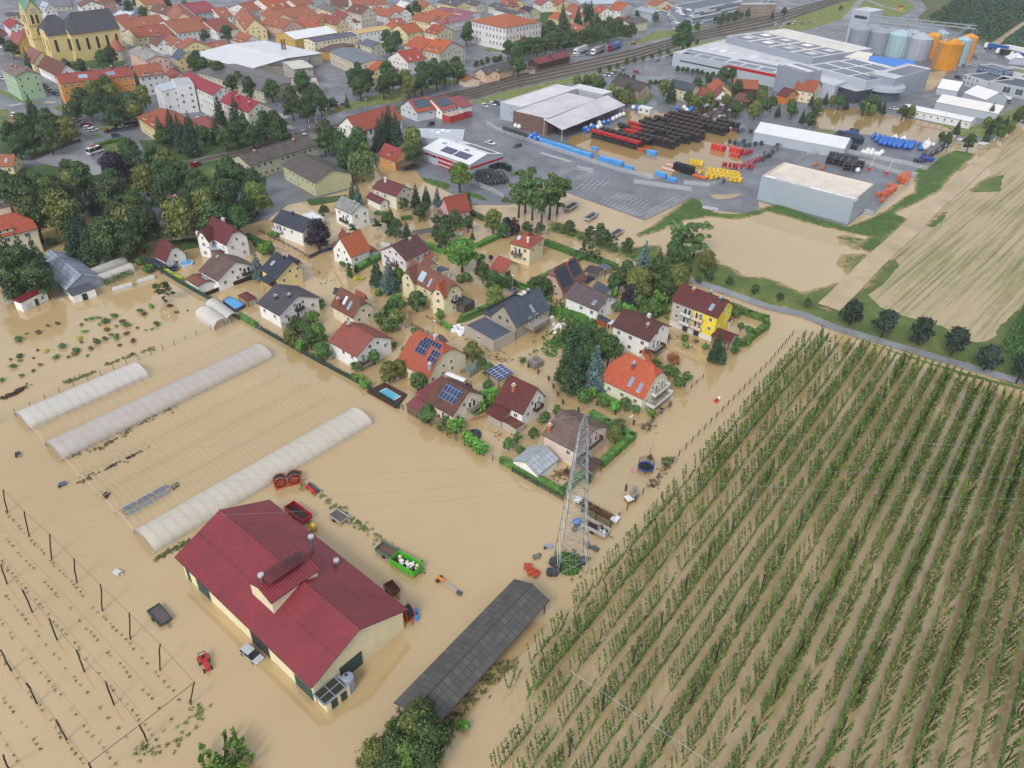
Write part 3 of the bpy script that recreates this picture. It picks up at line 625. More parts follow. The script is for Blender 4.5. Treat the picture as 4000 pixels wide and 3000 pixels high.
def road(name,fr_pts,w,z,m,kind='structure',thick=0.0,h=0.0):
 c=[p if isinstance(p,Vector)else G(*p)for p in fr_pts];Lf,Rt=[],[]
 for i,p in enumerate(c):
  d=(c[min(i+1,len(c)-1)]-c[max(i-1,0)]);d.z=0;d.normalize();n=Vector((-d.y,d.x,0))*w/2;Lf.append(p+n);Rt.append(p-n)
 b=MB()
 for i in range(len(c)-1):
  q=[Rt[i],Rt[i+1],Lf[i+1],Lf[i]];b.face([(p.x,p.y,z)for p in q],m,[(p.x,p.y)for p in q])
  if thick:
   for a_,b_ in((Rt[i],Rt[i+1]),(Lf[i+1],Lf[i])):b.face([(a_.x,a_.y,z-thick),(b_.x,b_.y,z-thick),(b_.x,b_.y,z),(a_.x,a_.y,z)],m)
 return tag(b.build(name),kind=kind)
asph=mat('asphalt','#85878c','#95979a');asph2=mat('asphalt','#6c7079','#7b7f87');mudp=mat('asphalt','#b3a080','#a5916f')
road('cycle_path',[('t12',1330,700),('t12',1520,760),('t12',1800,850),('t12',2212,1000),('t13',300,1065),('t13',550,1170),('t13',1100,1335),('t13',1700,1510),('t13',2212,1655),('t13',2700,1790)],3.0,0.46,asph,thick=0.6)
road('mud_track',[('t13',520,1005),('t13',700,830),('t13',900,620),('t13',1180,370),('t13',1420,130),('t13',1600,-20),('t03',1800,1450),('t03',2000,1300)],6.5,0.42,mudp,thick=0.4)
patch('grass_verge',[G('t13',560,1185),G('t13',1100,1375),G('t13',1700,1565),G('t13',2300,1720),G('t13',2300,1745),G('t13',1700,1595),G('t13',1100,1400),G('t13',560,1200)],lawn,rise=0.4,wob=0.4,step=0.6,slope=0.6)
# railway
up_=[(-200,862),(0,797),(728,637),(1000,572),(1158,519),(1312,484),(1574,408),(1850,345),(2000,298),(2452,199),(2700,131),(3000,59),(3271,-12),(3700,-90)]
lo_=[(-200,880),(0,815),(728,653),(1000,597),(1158,536),(1312,506),(1574,438),(1850,388),(2000,348),(2452,253),(2700,166),(3000,110),(3271,14),(3700,-66)]
sheet('railway_ballast',GL('P',up_+lo_[::-1]),LAND+0.25,mat('asphalt','#6b6357','#57504a'),thick=0.3)
rail_m=mat('metal','#8a8580');slp=mat('plain','#4a4038')
def track(fs,lo,hi,lab):
 b=MB();pts=[]
 for i in range(lo,hi):
  a=G('P',*up_[i]);c=G('P',*lo_[i]);pts.append(a.lerp(c,fs))
 e=empty('railway_track',pts[0],0,lab,'track','railway tracks');r=MB();s_=MB()
 for p,q in zip(pts,pts[1:]):
  d=q-p;L_=d.length;d.normalize();n=Vector((-d.y,d.x,0));ang=math.atan2(d.y,d.x)
  for sg in(-0.72,0.72):r.box((p+q)/2+n*sg+Vector((0,0,LAND+0.5)),(L_+.1,0.12,0.16),rail_m,ang)
  k=0.5
  while k<L_:s_.box(p+d*k+Vector((0,0,LAND+0.3)),(0.3,2.5,0.2),slp,ang);k+=1.4
 r.build('rails',e,pts[0]);s_.build('sleepers',e,pts[0])
for f_,lo,hi,nm in((0.5,0,7,'single railway track past the level crossing on the left'),(0.12,6,14,'railway track farthest from the camera of the station tracks'),(0.37,6,14,'second farthest railway track at the station'),(0.62,6,14,'third farthest railway track at the station'),(0.87,6,14,'station railway track nearest the grey hall')):track(f_,lo,hi,nm)
def gz(name,fr,pts,m=None,dz=0.02):return sheet(name,GL(fr,pts),LAND+dz,m or grass2)
gz('grass','P',[(1212,540),(1312,512),(1574,445),(1590,470),(1400,535),(1330,560),(1240,580)]);gz('grass','t01',[(560,1010),(900,930),(1260,880),(1290,830),(1560,740),(1830,720),(1840,690),(1700,690),(1250,760),(800,890),(600,960)],dz=0.024)
gz('grass','P',[(1830,400),(2000,352),(2452,258),(2700,172),(3000,116),(3300,12),(3350,0),(3330,60),(3260,85),(3000,165),(2740,178),(2640,215),(2500,262),(2300,300),(2170,345),(2000,400),(1950,385),(1890,440),(1860,430)],dz=0.028)
gz('grass','t02',[(980,410),(1230,270),(1420,265),(1560,235),(1720,230),(2212,70),(2212,110),(1560,275),(1240,345)],dz=0.032)
gz('grass','t03',[(380,80),(700,0),(800,-60),(1500,-60),(1620,40),(1480,110),(1160,170),(940,130),(900,80),(640,60),(560,160),(100,190)],dz=0.036)
gz('grass','t03',[(300,1190),(400,1115),(625,1140),(540,1200),(520,1240)],dz=0.02)
gz('grass','t03',[(1130,1010),(1400,1060),(1760,1100),(2212,900),(2212,1000),(2050,1170),(1700,1190),(1300,1080)],dz=0.03)
for k_,(pts,mm)in enumerate([([(0,770),(130,840),(230,870),(300,880),(180,880),(0,810)],grass2),([(220,895),(330,875),(370,890),(240,910)],grass2),([(470,930),(530,900),(560,960),(520,980)],grass2),([(0,950),(75,945),(80,1000),(0,1015)],grass2),([(0,1020),(90,1005),(100,1060),(0,1090)],lawn),([(0,1090),(300,1000),(600,1000),(700,1180),(620,1250),(300,1350),(0,1330)],grass3),([(840,1110),(900,1090),(1060,1190),(1010,1200)],lawn),([(790,1175),(850,1160),(930,1200)],lawn),([(440,1395),(560,1350),(650,1355),(580,1385)],lawn),([(740,1300),(860,1240),(1060,1215),(1200,1300),(1100,1400),(920,1330)],lawn),([(0,1500),(400,1420),(900,1480),(1600,1400),(2300,1300),(2300,1659),(0,1659)],grass3),([(1680,1500),(1960,1420),(1960,1480),(1800,1560),(1680,1560)],lawn),([(530,520),(1060,480),(1100,560),(640,620)],grass3),([(1200,1220),(2212,1180),(2212,1260),(1620,1390),(1300,1400)],grass3),([(610,790),(1200,790),(1310,900),(800,990),(640,960)],grass3)]):
 gz('grass','t00',pts,mm,dz=0.04+0.004*k_)
gz('grass','t01',[(1960,430),(2100,400),(2130,450),(1990,450)],lawn,0.05);gz('grass','t01',[(0,1100),(260,1040),(280,1170),(0,1260)],grass3,0.05);gz('grass','t02',[(0,140),(250,90),(1000,60),(1060,280),(600,400),(0,500)],grass3,0.05)
gz('grass','t02',[(560,690),(860,740),(1230,830),(1160,900),(960,900),(850,740)],grass3,0.05);gz('grass','t02',[(1040,830),(1160,800),(1230,830),(1100,910)],lawn,0.06);gz('grass','t02',[(1500,740),(2212,700),(2212,960),(1500,880)],grass3,0.07)
gz('road','t00',[(470,1000),(700,1180),(830,1240),(740,1300),(900,1500),(820,1520),(300,1400),(640,1250),(560,1130),(440,960)],asph,0.09)
gz('road','t03',[(640,160),(780,0),(830,0),(700,170)],asph,0.06)
road('road',[G('t03',x,y)for x,y in[(1130,-40),(1280,20),(1320,70),(1270,120),(1150,175),(1000,210)]],10,LAND+0.07,asph2)
road('footpath',[G('t03',x,y)for x,y in[(830,-10),(1000,60),(1180,100)]],5,LAND+0.065,asph)
for k_,(fr,pts)in enumerate([('t02',[(700,690),(900,600),(1200,500),(1390,470),(1390,560),(1000,640),(820,700)]),('t02',[(960,700),(1180,590),(1330,575),(1800,660),(1560,720),(1330,730),(1150,720)]),('t01',[(700,1150),(1270,1020),(1830,900),(2110,880),(2110,1000),(1400,1180),(1300,1180),(1000,1340),(760,1280)]),('t02',[(0,1150),(700,1380),(1230,1560),(1640,1659),(1640,1720),(900,1659),(0,1400)]),('n',[(0,300),(700,0),(1100,-60),(800,150),(640,130),(300,340),(230,500),(60,660),(80,760),(0,900)])]):
 gz('road',fr,pts,asph2,0.055+0.003*k_)
yardw=water_mat('#957c50','#a0875a','yard_water')
sheet('flood_water',GL('t02',[(960,960),(1250,960),(1700,1060),(1960,1160),(1900,1300),(2000,1420),(1800,1500),(1500,1480),(1240,1560),(1000,1440),(640,1300),(480,1240),(500,1180),(800,1130),(1000,1050)]),LAND+0.085,yardw)
sheet('flood_water',GL('t03',[(470,950),(700,930),(1000,980),(1200,1020),(1500,1090),(1590,1130),(1440,1260),(1100,1200),(860,1170),(620,1140),(400,1105),(380,1040),(420,980)]),LAND+0.085,yardw)
sheet('flood_water',GL('t03',[(1340,640),(1560,600),(1500,700),(1420,780),(1230,800)]),LAND+0.089,mudp);sheet('flood_water',GL('t12',[(1700,30),(2000,20),(1900,60),(1760,70)]),LAND+0.09,mudp)
wl=mat('plain','#d8d8d8')
def stalls(fr,A,B_,n,tip,z=0.1,both=False):
 a=G(fr,*A);b_=G(fr,*B_);t=G(fr,*tip)-a;m=MB();d=b_-a;ang=math.atan2(d.y,d.x)
 m.box((a+b_)/2+Vector((0,0,LAND+z)),(d.length,0.14,0.006),wl,ang)
 for i in range(n+1):
  p=a.lerp(b_,i/n)
  for sg in((1,-1)if both else(1,)):m.box(p+t*sg/2+Vector((0,0,LAND+z)),(t.length,0.14,0.006),wl,math.atan2(t.y,t.x))
 tag(m.build('parking_marking'),kind='structure')
stalls('t12',(760,90),(1100,210),10,(812,62));stalls('t12',(890,38),(1165,115),7,(935,10),both=True);stalls('t12',(1165,180),(1420,40),9,(1215,195));stalls('t02',(380,1605),(690,1490),9,(455,1610));stalls('t02',(600,1600),(800,1600),4,(650,1560),both=True);stalls('t01',(700,1165),(800,1130),4,(725,1190))
stalls('t02',(1000,660),(1500,740),14,(1050,640),0.12);stalls('t02',(1100,620),(1650,700),16,(1140,602),0.12,True)
def zebra(fr,A,B_,n,w=3.0):
 a=G(fr,*A);b_=G(fr,*B_);d=b_-a;ang=math.atan2(d.y,d.x);m=MB()
 for i in range(n):m.box(a.lerp(b_,(i+.5)/n)+Vector((0,0,LAND+0.15)),(d.length/n*.5,w,0.006),wl,ang)
 tag(m.build('pedestrian_crossing'),kind='structure')
zebra('t12',(1645,135),(1780,158),9);zebra('t00',(85,920),(195,900),8);zebra('t00',(390,890),(480,890),6);zebra('t01',(160,985),(270,1025),9,4);zebra('t01',(225,1085),(320,1120),9,4);zebra('t02',(250,1325),(510,1405),22,2)
LM=[]
def V(short,label,blocks,**kw):
 kw.setdefault('win',dict(s=(1.1,1.25),d=3.3));nm=kw.pop('nm','house');cat=kw.pop('cat','house')
 e,ks=B(nm,label,cat,blocks,**kw);LM.append((short,e.location.copy()));return e,ks
CR,WH='#e3dabd','#ececea'
# ---- the flooded housing estate
V('small white house with the trampoline','small white house with clipped brown gable roof beside a small oval pool and trampoline',[('a',(435,795),(655,905),(1040,770),3.0,7.6,WH,'Tm',dict(c=(.25,.25),ch=[],win=dict(p='#6d3b32',s=(1.0,1.0))))])
V('big white house with the maroon gambrel roof','big white three-storey house with dark maroon clipped roof and front wing by the dark trees',[('a',(1290,400),(1690,620),(2085,475),6.0,10.6,WH,'Tm',dict(c=(0,.3),ch=[(.45,.9,1,1.4,'#d8d8d8')],win=dict(p='#8a6a66'))),('a',(1560,470),(1390,560),(1225,470),5.8,9.4,WH,'Tm',dict(c=(0,.25),ch=[(.8,.2,1,1.6,'#d8d8d8')])),('a',(1540,615),(1710,715),(1560,790),3.0,3.8,'#7c6a66','Tm',dict(shed=1,sky=[(0,.45,.5,2.2,1.6)],win=None))])
V('wide brown-roofed house with the balcony','wide white house under a low brown roof with big white window and dark balcony',[('a',(1210,1050),(1545,1235),(2150,925),3.6,7.4,WH,'Tn',dict(ch=[(.3,.8,0,.8,'#6a5b57')],balc=[(1,.62,.9,2.2,1.2,'#3a2a26')]))])
V('mottled terrace roof of the brown house','low brown-tiled garage with a mottled roof standing in flood beside the lime hedge',[('a',(975,1190),(1200,1330),(1440,1190),2.4,3.0,WH,'Sb',dict(win=None,oh=.3,sky=[(1,.6,.4,2.6,1.0)]))],nm='garage',cat='garage')
V('dark carport by the green fence','flat dark blue carport beside the small white house and green fence',[('a',(330,870),(540,990),(640,935),2.6,2.9,'#4d4238','Hk',dict(posts=1,win=None,oh=.2))],nm='carport',cat='carport')
V('maroon garden gazebo','small maroon-roofed garden gazebo next to the rectangular blue pool',[('a',(1890,1480),(2060,1590),(2230,1520),1.9,3.0,'#5b3a30','Tm',dict(c=(.9,.9),win=None,posts=1,oh=.35))],nm='gazebo',cat='gazebo')
V('yellow house with the anthracite roof','yellow house with an anthracite roof sweeping low over a corner balcony',[('b',(60,445),(354,623),(910,495),4.6,8.2,'#e0cc90','Tk',dict(r=.66,ch=[(.55,.95,0,1.2,'#2b3240')],sky=[(0,.3,.5,1,1)],balc=[(0,.3,.95,1.9,1.6,'#4b3b33')])),('b',(60,625),(205,712),(400,600),3.6,4.9,'#e0cc90','Tk',dict(shed=1,posts=1,win=None,oh=.3)),('b',(520,285),(720,390),(805,350),3.6,5.0,'#d5c48f','Tk',dict(win=None))])
V('white house with the slate-purple roof','white house with a broad dark slate-purple roof and a long timber deck',[('b',(5,1035),(395,1255),(1085,920),4.3,7.6,WH,'T#4a4650#55505a',dict(ch=[(.45,.5,0,1.3,'#3f2c2c'),(.78,.8,0,1.1,'#3f2c2c')],balc=[(1,.02,.62,.9,2.0,'#7d7a78'),(1,.38,.58,3.2,1.0,'#3a302c')]))])
V('mottled brown-tiled bungalow','cream bungalow with mottled brown tiles, two skylights and a dark blue garage behind',[('b',(1280,1080),(1675,1305),(2050,1110),3.9,8.2,CR,'T#7c4c3a#553e36',dict(c=(0,.35),sky=[(0,.42,.55,.9,1.6),(0,.66,.45,.9,1.6)],ch=[(.3,.2,0,2.6,'#a0573c')])),('b',(1320,870),(1500,905),(1770,870),3.0,4.2,'#9ba6b0','Tk',dict(win=None)),('b',(1700,900),(1870,1000),(2050,1040),3.2,5.0,CR,'Tt',dict(win=None))])
V('house with the bright orange roof','white house with a steep bright orange tile roof and a conifer hedge in front',[('b',(2000,105),(1640,258),(1320,95),3.9,9.2,WH,'TO',dict(win=dict(s=(1,1.2)),ch=[(.55,.95,1,1.0,'#4b4f55')])),('t11',(980,455),(1068,512),(985,545),2.3,3.3,'#cfd3d6','Tr',dict(shed=0,win=None)),('t11',(640,455),(690,490),(735,440),2.4,3.3,'#5c636b','Tr',dict(win=None)),('t11',(708,375),(745,415),(830,400),3.0,5.2,'#7a4a38','Tr',dict(win=None,posts=1))])
V('white house with the terracotta gable roof','white two-storey house with a wide plain terracotta roof and apple trees at its corner',[('c',(130,585),(625,868),(1275,545),4.5,7.8,WH,'Tr',dict(ch=[(.2,.9,0,1.0,'#6b5a56')],win=dict(st=2.6,top=.9),balc=[(1,.05,.5,1.8,1.4,'#4b3b3a')]))])
V('house with solar panels on the orange-red roof','cream house with steep red roof carrying dark blue solar panels and a big dormer',[('c',(1310,930),(1860,1235),(2497,791),3.4,9.6,CR,'T#b0553b#9a4f38',dict(c=(.12,.25),sol=[(0,.35,.88,.78,.92),(0,.72,.95,.38,.74),(0,.3,.6,.45,.8)],ch=[(.92,.25,0,1.8,'#9aa0a6'),(.6,.98,1,1.2,'#a3a9af')])),('c',(1465,650),(1560,690),(1700,560),3.4,5.0,CR,'T#b0553b#9a4f38',dict(win=None)),('t11',(1560,1250),(1620,1310),(1720,1345),5.6,6.2,CR,'T#b0553b#9a4f38',dict(win=None,sol=[(0,.1,.9,.1,.9),(1,.1,.9,.1,.9)]))])
V('maroon-tiled house with a pink-framed solar array','cream house with mottled maroon roof, pink-edged solar array and vines on the wall',[('e',(395,870),(800,1100),(1260,775),4.3,8.4,CR,'T#5d3a30#6f4636',dict(sol=[(0,.3,.85,.35,.9)],solc='#2c3a5e',balc=[(1,.45,.8,2.8,1.2,'#8a8078'),(0,.5,.98,1.6,1.3,'#8a7264')])),('e',(270,755),(400,870),(680,620),3.6,5.6,CR,'T#7a3a40#8a4a4c',dict(shed=1,win=None)),('e',(975,660),(1060,700),(1190,720),4.0,5.0,CR,'T#8e3540#7c3038',dict(win=None,sol=[(0,.1,.9,.2,.95)]))])
V('lean-to shed with the rusty maroon roof','weathered timber lean-to shed with rusty maroon roof beside the vine-clad house',[('e',(125,920),(390,1080),(440,920),2.4,3.2,'#6b5c50','H#6f3338#8a5a50',dict(shed=1,win=None,oh=.2))],nm='shed',cat='shed')
V('white flat-roofed terrace shelter','white flat terrace shelter between the solar houses',[('e',(690,490),(960,600),(1045,565),2.7,2.9,'#cfd0d0','H#e3e4e6#d0d2d6',dict(posts=1,win=None,oh=.2))],nm='terrace_shelter',cat='shelter')
V('dark red steep-roofed house','white house with a steep dark red roof, brown balcony and a low brown terrace roof',[('e',(1395,870),(1815,1075),(2180,825),4.3,8.8,WH,'T#5f2622#6e2e28',dict(r=.6,ch=[(.38,.6,0,1.8,'#b06a50')],balc=[(1,.5,.85,2.6,1.1,'#4c2c24')])),('e',(1280,1045),(1505,1168),(1640,985),2.4,4.6,'#a9a29a','T#5f2622#6e2e28',dict(shed=1,win=None,oh=.3)),('e',(1500,1150),(1715,1280),(1830,1190),2.0,2.2,'#b9b2a8','F#6a3a28#7a4a34',dict(flat=1,par=.1,win=None,cope='#5c3426'))])
V('solar-panel carport','timber carport whose square roof is a full grid of blue solar panels',[('e',(1280,440),(1465,580),(1655,465),3.0,3.3,'#5b4636','H#3b3a44#3b3a44',dict(posts=1,win=None,oh=.5,shed=1,sol=[(0,.02,.98,.02,.98)],solg='#d8dce6',solc='#2b3a70'))],nm='carport',cat='carport')
V('house behind the pylon','pale pink house with brown slab roof and red bay, standing behind the lattice pylon',[('h',(300,630),(555,765),(775,572),4.7,8.0,'#dccabd','S#6a5750#7a6a60',dict(c=(0,.2),ch=[(.12,.2,0,2.2,'#b5633f')],win=dict(st=2.8),balc=[(1,.3,.75,3.4,1.1,'#5c3830')]))])
V('grey-roofed pale garage','pale garage with a light grey corrugated roof inside the clipped hedge',[('h',(425,803),(275,922),(90,812),2.3,4.0,WH,'S#a9b1b8#9aa3aa',dict(win=dict(s=(.8,.6),d=5,only=[1]),oh=.3))],nm='garage',cat='garage')
V('dark brown carport by the pylon','flat dark brown carport roof attached in front of the pale pink house',[('h',(518,825),(650,895),(738,820),2.7,2.9,'#4d4238','F#4b3a35#5a4842',dict(posts=1,win=None,oh=.2))],nm='carport',cat='carport')
V('big house with the orange clipped roof','big cream house with a large orange hipped roof and two white balconies',[('h',(718,240),(1022,383),(1212,232),4.4,10.4,'#e0dac2','T#c05a36#a8492e',dict(c=(.5,.3),sky=[(0,.6,.3,.9,1.6),(0,.82,.25,.9,1.6)],ch=[(.5,.7,0,1.6,'#6a5750')],win=dict(p='#5b4a3c',st=2.9,top=1.6),balc=[(1,.35,.95,3.0,1.3,'#d6d6d6'),(1,.2,.98,.9,2.2,'#d6d6d6')])),('g',(900,1260),(990,1250),(880,1090),5.2,8.6,'#e0dac2','T#c05a36#a8492e',dict(c=(.6,.6),ch=[(.4,.7,0,1.4,'#4f4a48')],win=None))])
ey,ky=V('yellow three-storey house','three-storey house, half grey and half bright yellow, with maroon roof and flowered balconies',[('g',(1255,345),(1935,605),(2175,412),7.8,11.2,'#e8d53e','T#5e2626#6b2d2b',dict(ch=[(.3,.8,0,1.3,'#9c4a34'),(.62,.98,0,1.2,'#4a4a4c'),(.86,.8,0,1.6,'#4a4a4c')],sky=[(0,.78,.4,1.0,1.6)],win=dict(p='#6b4a40',st=2.7),balc=[(0,.24,.47,4.9,1.2,'#cfcfcf'),(0,.24,.47,2.3,1.2,'#cfcfcf'),(0,.5,.73,4.9,1.2,'#d9bfae'),(0,.5,.73,2.3,1.2,'#d9bfae')]))])
V('maroon-roofed carport by the yellow house','maroon-tiled gabled carport in front of the yellow three-storey house',[('g',(1830,850),(2105,958),(2225,840),2.5,3.8,'#5b4636','T#5e2626#6b2d2b',dict(posts=1,win=None,oh=.4))],nm='carport',cat='carport')
V('small maroon porch roof','tiny maroon porch roof on white posts at the side of the yellow house',[('g',(2035,625),(2110,650),(2145,610),3.4,4.2,'#d6d6d6','T#5e2626#6b2d2b',dict(posts=1,win=None,oh=.2))],nm='porch',cat='porch')
V('white house with the dark maroon-brown roof','white two-storey house with dark maroon-brown roof and a green-floored corner terrace',[('g',(395,705),(950,945),(1265,715),5.6,8.6,WH,'T#55302e#5f3733',dict(ch=[(.75,.6,0,1.2,'#9c5a44'),(.62,.9,1,1.4,'#d6d6d6')],balc=[(1,.1,.62,1.6,1.8,'#4a302a')],win=dict(st=2.8)))])
V('unfinished modern house','unfinished bare concrete house with steep slate-blue roof and open roof terraces',[('f',(1645,895),(1045,1240),(640,1010),4.0,8.8,'#a39c90','T#4b5563#5a6472',dict(win=dict(p='#2f343a',f='#8f8a82',s=(1.2,1.2),only=[1]),oh=.25,sky=[(0,.42,.35,.9,1.6)],ch=[(.3,.97,1,1.2,'#2b3240')],balc=[(0,.25,.75,2.5,3.2,'#8f887c',1)])),('f',(150,1190),(655,1478),(985,1270),3.2,3.2,'#b1aa9e','F#4a5262#5b6474',dict(flat=1,par=.5,win=dict(s=(.9,1.1),d=8),cope='#9b9184')),('f',(640,1000),(1170,700),(1130,640),4.2,4.2,'#4a4f58','F#3b3f48#4a4f58',dict(flat=1,par=.4,win=None,cope='#2a2f38',W=3.2))])
V('steep brown house covered in solar panels','pink-walled house with steep clipped brown roof almost covered by black solar panels',[('t12',(650,750),(440,872),(245,772),3.0,8.8,'#c9a992','T#6f4c46#7d5a52',dict(c=(.1,.3),sol=[(0,.08,.42,.3,.95),(0,.5,.95,.12,.9)],solc='#1a2032',solg='#3a4258',ch=[(.42,.92,0,1.3,'#b5572f')]))])
V('dark carport with timber posts','dark flat carport on orange timber posts next to the solar-covered brown house',[('t12',(618,683),(735,712),(810,660),2.8,3.0,'#8a5a34','F#453a3e#514549',dict(posts=1,win=None,oh=.3))],nm='carport',cat='carport')
V('slate lean-to roof by the hedge','small slate-grey shelter roof at the hedge end beyond the dark carport',[('t12',(745,640),(800,680),(862,655),2.4,2.8,'#5b4a3c','H#5b6070#6a7080',dict(posts=1,win=None,oh=.2))],nm='shelter',cat='shelter')
V('grey-brown roofed white house','white house with a plain grey-brown roof and one skylight, next to the weedy plot',[('t12',(448,905),(742,1030),(905,912),3.9,6.6,WH,'T#5f5256#6a5d60',dict(sky=[(0,.78,.35,1.0,1.3)])),('t12',(695,815),(800,878),(868,842),3.2,4.4,'#cfcfcf','T#454b5c#50576a',dict(win=None))])
V('orange garden shed with the slate roof','small orange timber shed with dark slate roof beside the maroon-roofed white house',[('g',(185,585),(330,665),(385,622),2.2,2.7,'#a04f28','T#3f4350#4a4e5c',dict(win=None,oh=.15))],nm='shed',cat='shed')
V('white metal shelter','little pale metal roof joined to the orange timber shed',[('g',(335,670),(385,700),(460,615),2.2,2.4,'#b8bcc0','H#c5cacd#b3b9bd',dict(win=None,posts=1,oh=.15))],nm='shelter',cat='shelter')
V('villa with the brown slab pool deck','cream villa with red hipped roofs, round balcony and brick base by the flooded road',[('t12',(-30,440),(160,492),(300,402),6.2,9.0,'#e2d6b4','T#a4503f#8c4436',dict(c=(1,.85),ch=[(.75,.4,0,1.6,'#d8cfa8')],sky=[(0,.3,.5,1,1.2)],balc=[(0,.15,.62,3.0,1.6,'#6d5a50')]))])
V('cream garage with the red roof','low cream garage with a fresh red tile roof standing deep in the flood',[('f',(580,205),(825,305),(1125,155),2.0,4.8,'#e0d6b2','T#a5524a#94463f',dict(win=None,door=[(1,.3,2.4,1.6,'#5a5048','garage_door')]))],nm='garage',cat='garage')
V('long cream house with front gable wings','long cream house with brown and rust-orange clipped roofs, front wings and a corner balcony',[('d',(325,565),(1052,962),(1415,842),5.8,10.0,'#e0d4ae','T#7d5245#8f4c2e',dict(c=(0,.35),sky=[(0,.38,.45,2.2,1.8),(0,.58,.35,.8,1.5)],win=dict(p='#4a4038'),balc=[(1,.35,.8,3.4,1.4,'#2f2b28')])),('d',(700,610),(510,705),(325,575),6.0,9.6,'#e0d4ae','T#7d5245#70483c',dict(c=(0,.35))),('d',(1180,850),(1048,962),(860,838),5.9,9.4,'#e0d4ae','T#b8592f#a34d2a',dict(c=(0,.35))),('d',(585,430),(735,490),(1000,400),6.0,8.4,'#d5c9a6','T#7d5245#70483c',dict(win=None)),('d',(740,495),(880,560),(1110,440),3.6,4.0,'#cfcfcb','H#4b5566#5b6678',dict(posts=1,win=None,oh=.2))])
V('roof terrace of the cream house','dark roof terrace with a thin railing at the end of the long cream house',[('d',(1385,1090),(1565,985),(1380,880),2.6,2.6,'#5b544c','F#474848#55585a',dict(flat=1,par=.05,win=None,cope='#3a3a3a'))],nm='terrace',cat='terrace')
V('pinkish house with the plum roof','white house with a broad plum-brown roof, garage at the side and shrubs in front',[('t11',(1510,492),(1295,597),(1105,485),4.9,8.2,'#d9d2d6','T#5d373a#6a4143',dict(ch=[(.35,.85,0,1.0,'#8a8078')],balc=[(1,.3,.55,1.6,1.1,'#4f3a38')])),('t11',(1545,548),(1490,588),(1440,545),2.5,3.3,'#d9d2d0','Tt',dict(win=None))])
V('pink house','pink house with a steep red roof and a corner balcony by the main flooded street',[('t11',(1862,158),(1668,195),(1530,130),4.4,9.0,'#cf9aa2','T#9a4630#8a3f2c',dict(c=(0,0),ch=[(.72,.98,1,.9,'#b06a55')],balc=[(1,.75,1.0,2.2,1.3,'#6c6660')]))])
V('white house with the light slab roof','white two-storey house with a light grey slab roof and a small timber porch',[('t11',(665,122),(825,195),(982,137),6.0,8.6,WH,'S#8f9090#7c7d7c',dict(ch=[(.75,.9,0,.8,'#8a8a88')],balc=[(0,.35,.75,2.0,1.2,'#3b3532')]))])
V('white villa with the anthracite roof','long white villa with anthracite roof and white balcony beside the purple tree',[('t11',(132,252),(400,352),(500,240),5.0,7.6,WH,'T#363c4c#404658',dict(ch=[(.4,.95,0,1.4,'#2f3644')],balc=[(0,.02,.3,2.2,1.3,'#d5d7da')])),('t11',(400,190),(500,245),(575,215),3.0,3.0,WH,'F#dfe2e6#cfd2d6',dict(flat=1,par=.2,win=None))])
V('maroon-roofed villa by the small garage','cream villa with maroon stepped roofs and its own small white garage in front',[('t01',(1000,1625),(1210,1700),(1385,1650),5.2,8.2,'#ddd6c4','T#6a3238#76393e',dict(c=(.4,0),ch=[(.3,.8,0,1.6,'#d8d8d8')])),('t11',(945,45),(1070,105),(1135,70),2.6,4.0,WH,'T#6a3238#76393e',dict(win=dict(s=(.9,.8),d=4)))])
V('tree-hidden house with the rusty hipped roof','house half hidden in the wood, only its rusty maroon and orange roofs showing',[('t10',(1410,135),(1530,190),(1660,150),6.0,10.0,WH,'T#7b4034#6a3830',dict(c=(.2,.2),ch=[(.6,.9,0,1.4,'#c0583a')]))])
V('big cream house at the left edge','large cream building with orange hipped roof and dormer cut off by the left edge',[('t10',(-420,500),(328,312),(150,190),8.0,12.0,CR,'T#b5573c#9d4c36',dict(c=(.5,.55),W=13,win=dict(s=(1.6,1.3),d=5),dorm=[(0,.62,5,.15,.55)]))])
V('white shed with the maroon roof','low white shed with a maroon sloping roof beside the large tree at the left',[('t10',(100,932),(175,958),(452,865),3.0,3.2,WH,'H#76282e#6a2328',dict(win=None,shed=1,oh=.25,door=[(1,.55,1,2,'#3a3a3a'),(1,.8,.6,.8,'#4a4f57','window',1.0),(1,.25,1.8,1.6,'#c9c9c9','garage_door')]))],nm='shed',cat='shed')
V('small stone-walled ruin','roofless rubble garage wall with dark flat roof between the garden trees',[('t11',(1345,335),(1385,375),(1522,285),2.0,2.2,'#a8977c','F#5b5654#6b6460',dict(flat=1,par=.1,win=None,cope='#6b625a'))],nm='garage',cat='garage')
# ---- barn, long canopy, pylon neighbours
bz=HG('P',1575,2454,1572,2392)
eb,kb_=V('big barn with the brick-red roof','huge cream barn with a brick-red ribbed metal roof, ridge vent house and steel flues',[('P',(680.4,2175.9),(1214.7,2690.8),(1590,2376.6),5.0,9.4,'#e2d8b4','B#842a34#4a1e26',dict(oh=.7,win=None,trim='#4a2a2c',door=[(1,.39,4.4,3.3,'#2f4a44','gate'),(0,.04,1.0,3.2,'#2f4a44','gate'),(0,.17,4,3.2,'#2f4a44','gate'),(0,.62,5,3,'#2b3036','gate'),(0,.93,4.5,2.6,'#2f4a44','gate')]))],nm='barn',cat='barn')
kb=kb_[0]
B_loc=eb.location.copy()
V('flat-roofed annex of the barn','small cream annex with glazed roof light and two green doors at the barn',[('p',(545,1245),(240,1480),(105,1350),2.6,2.6,'#e2d8b4','F#8a8578#7a7568',dict(flat=1,par=.15,win=None,cope='#8a9098',oh=.2,door=[(0,.28,1.1,2.0,'#24423b'),(0,.68,1.1,2.0,'#24423b')]))],nm='annex',cat='annex')
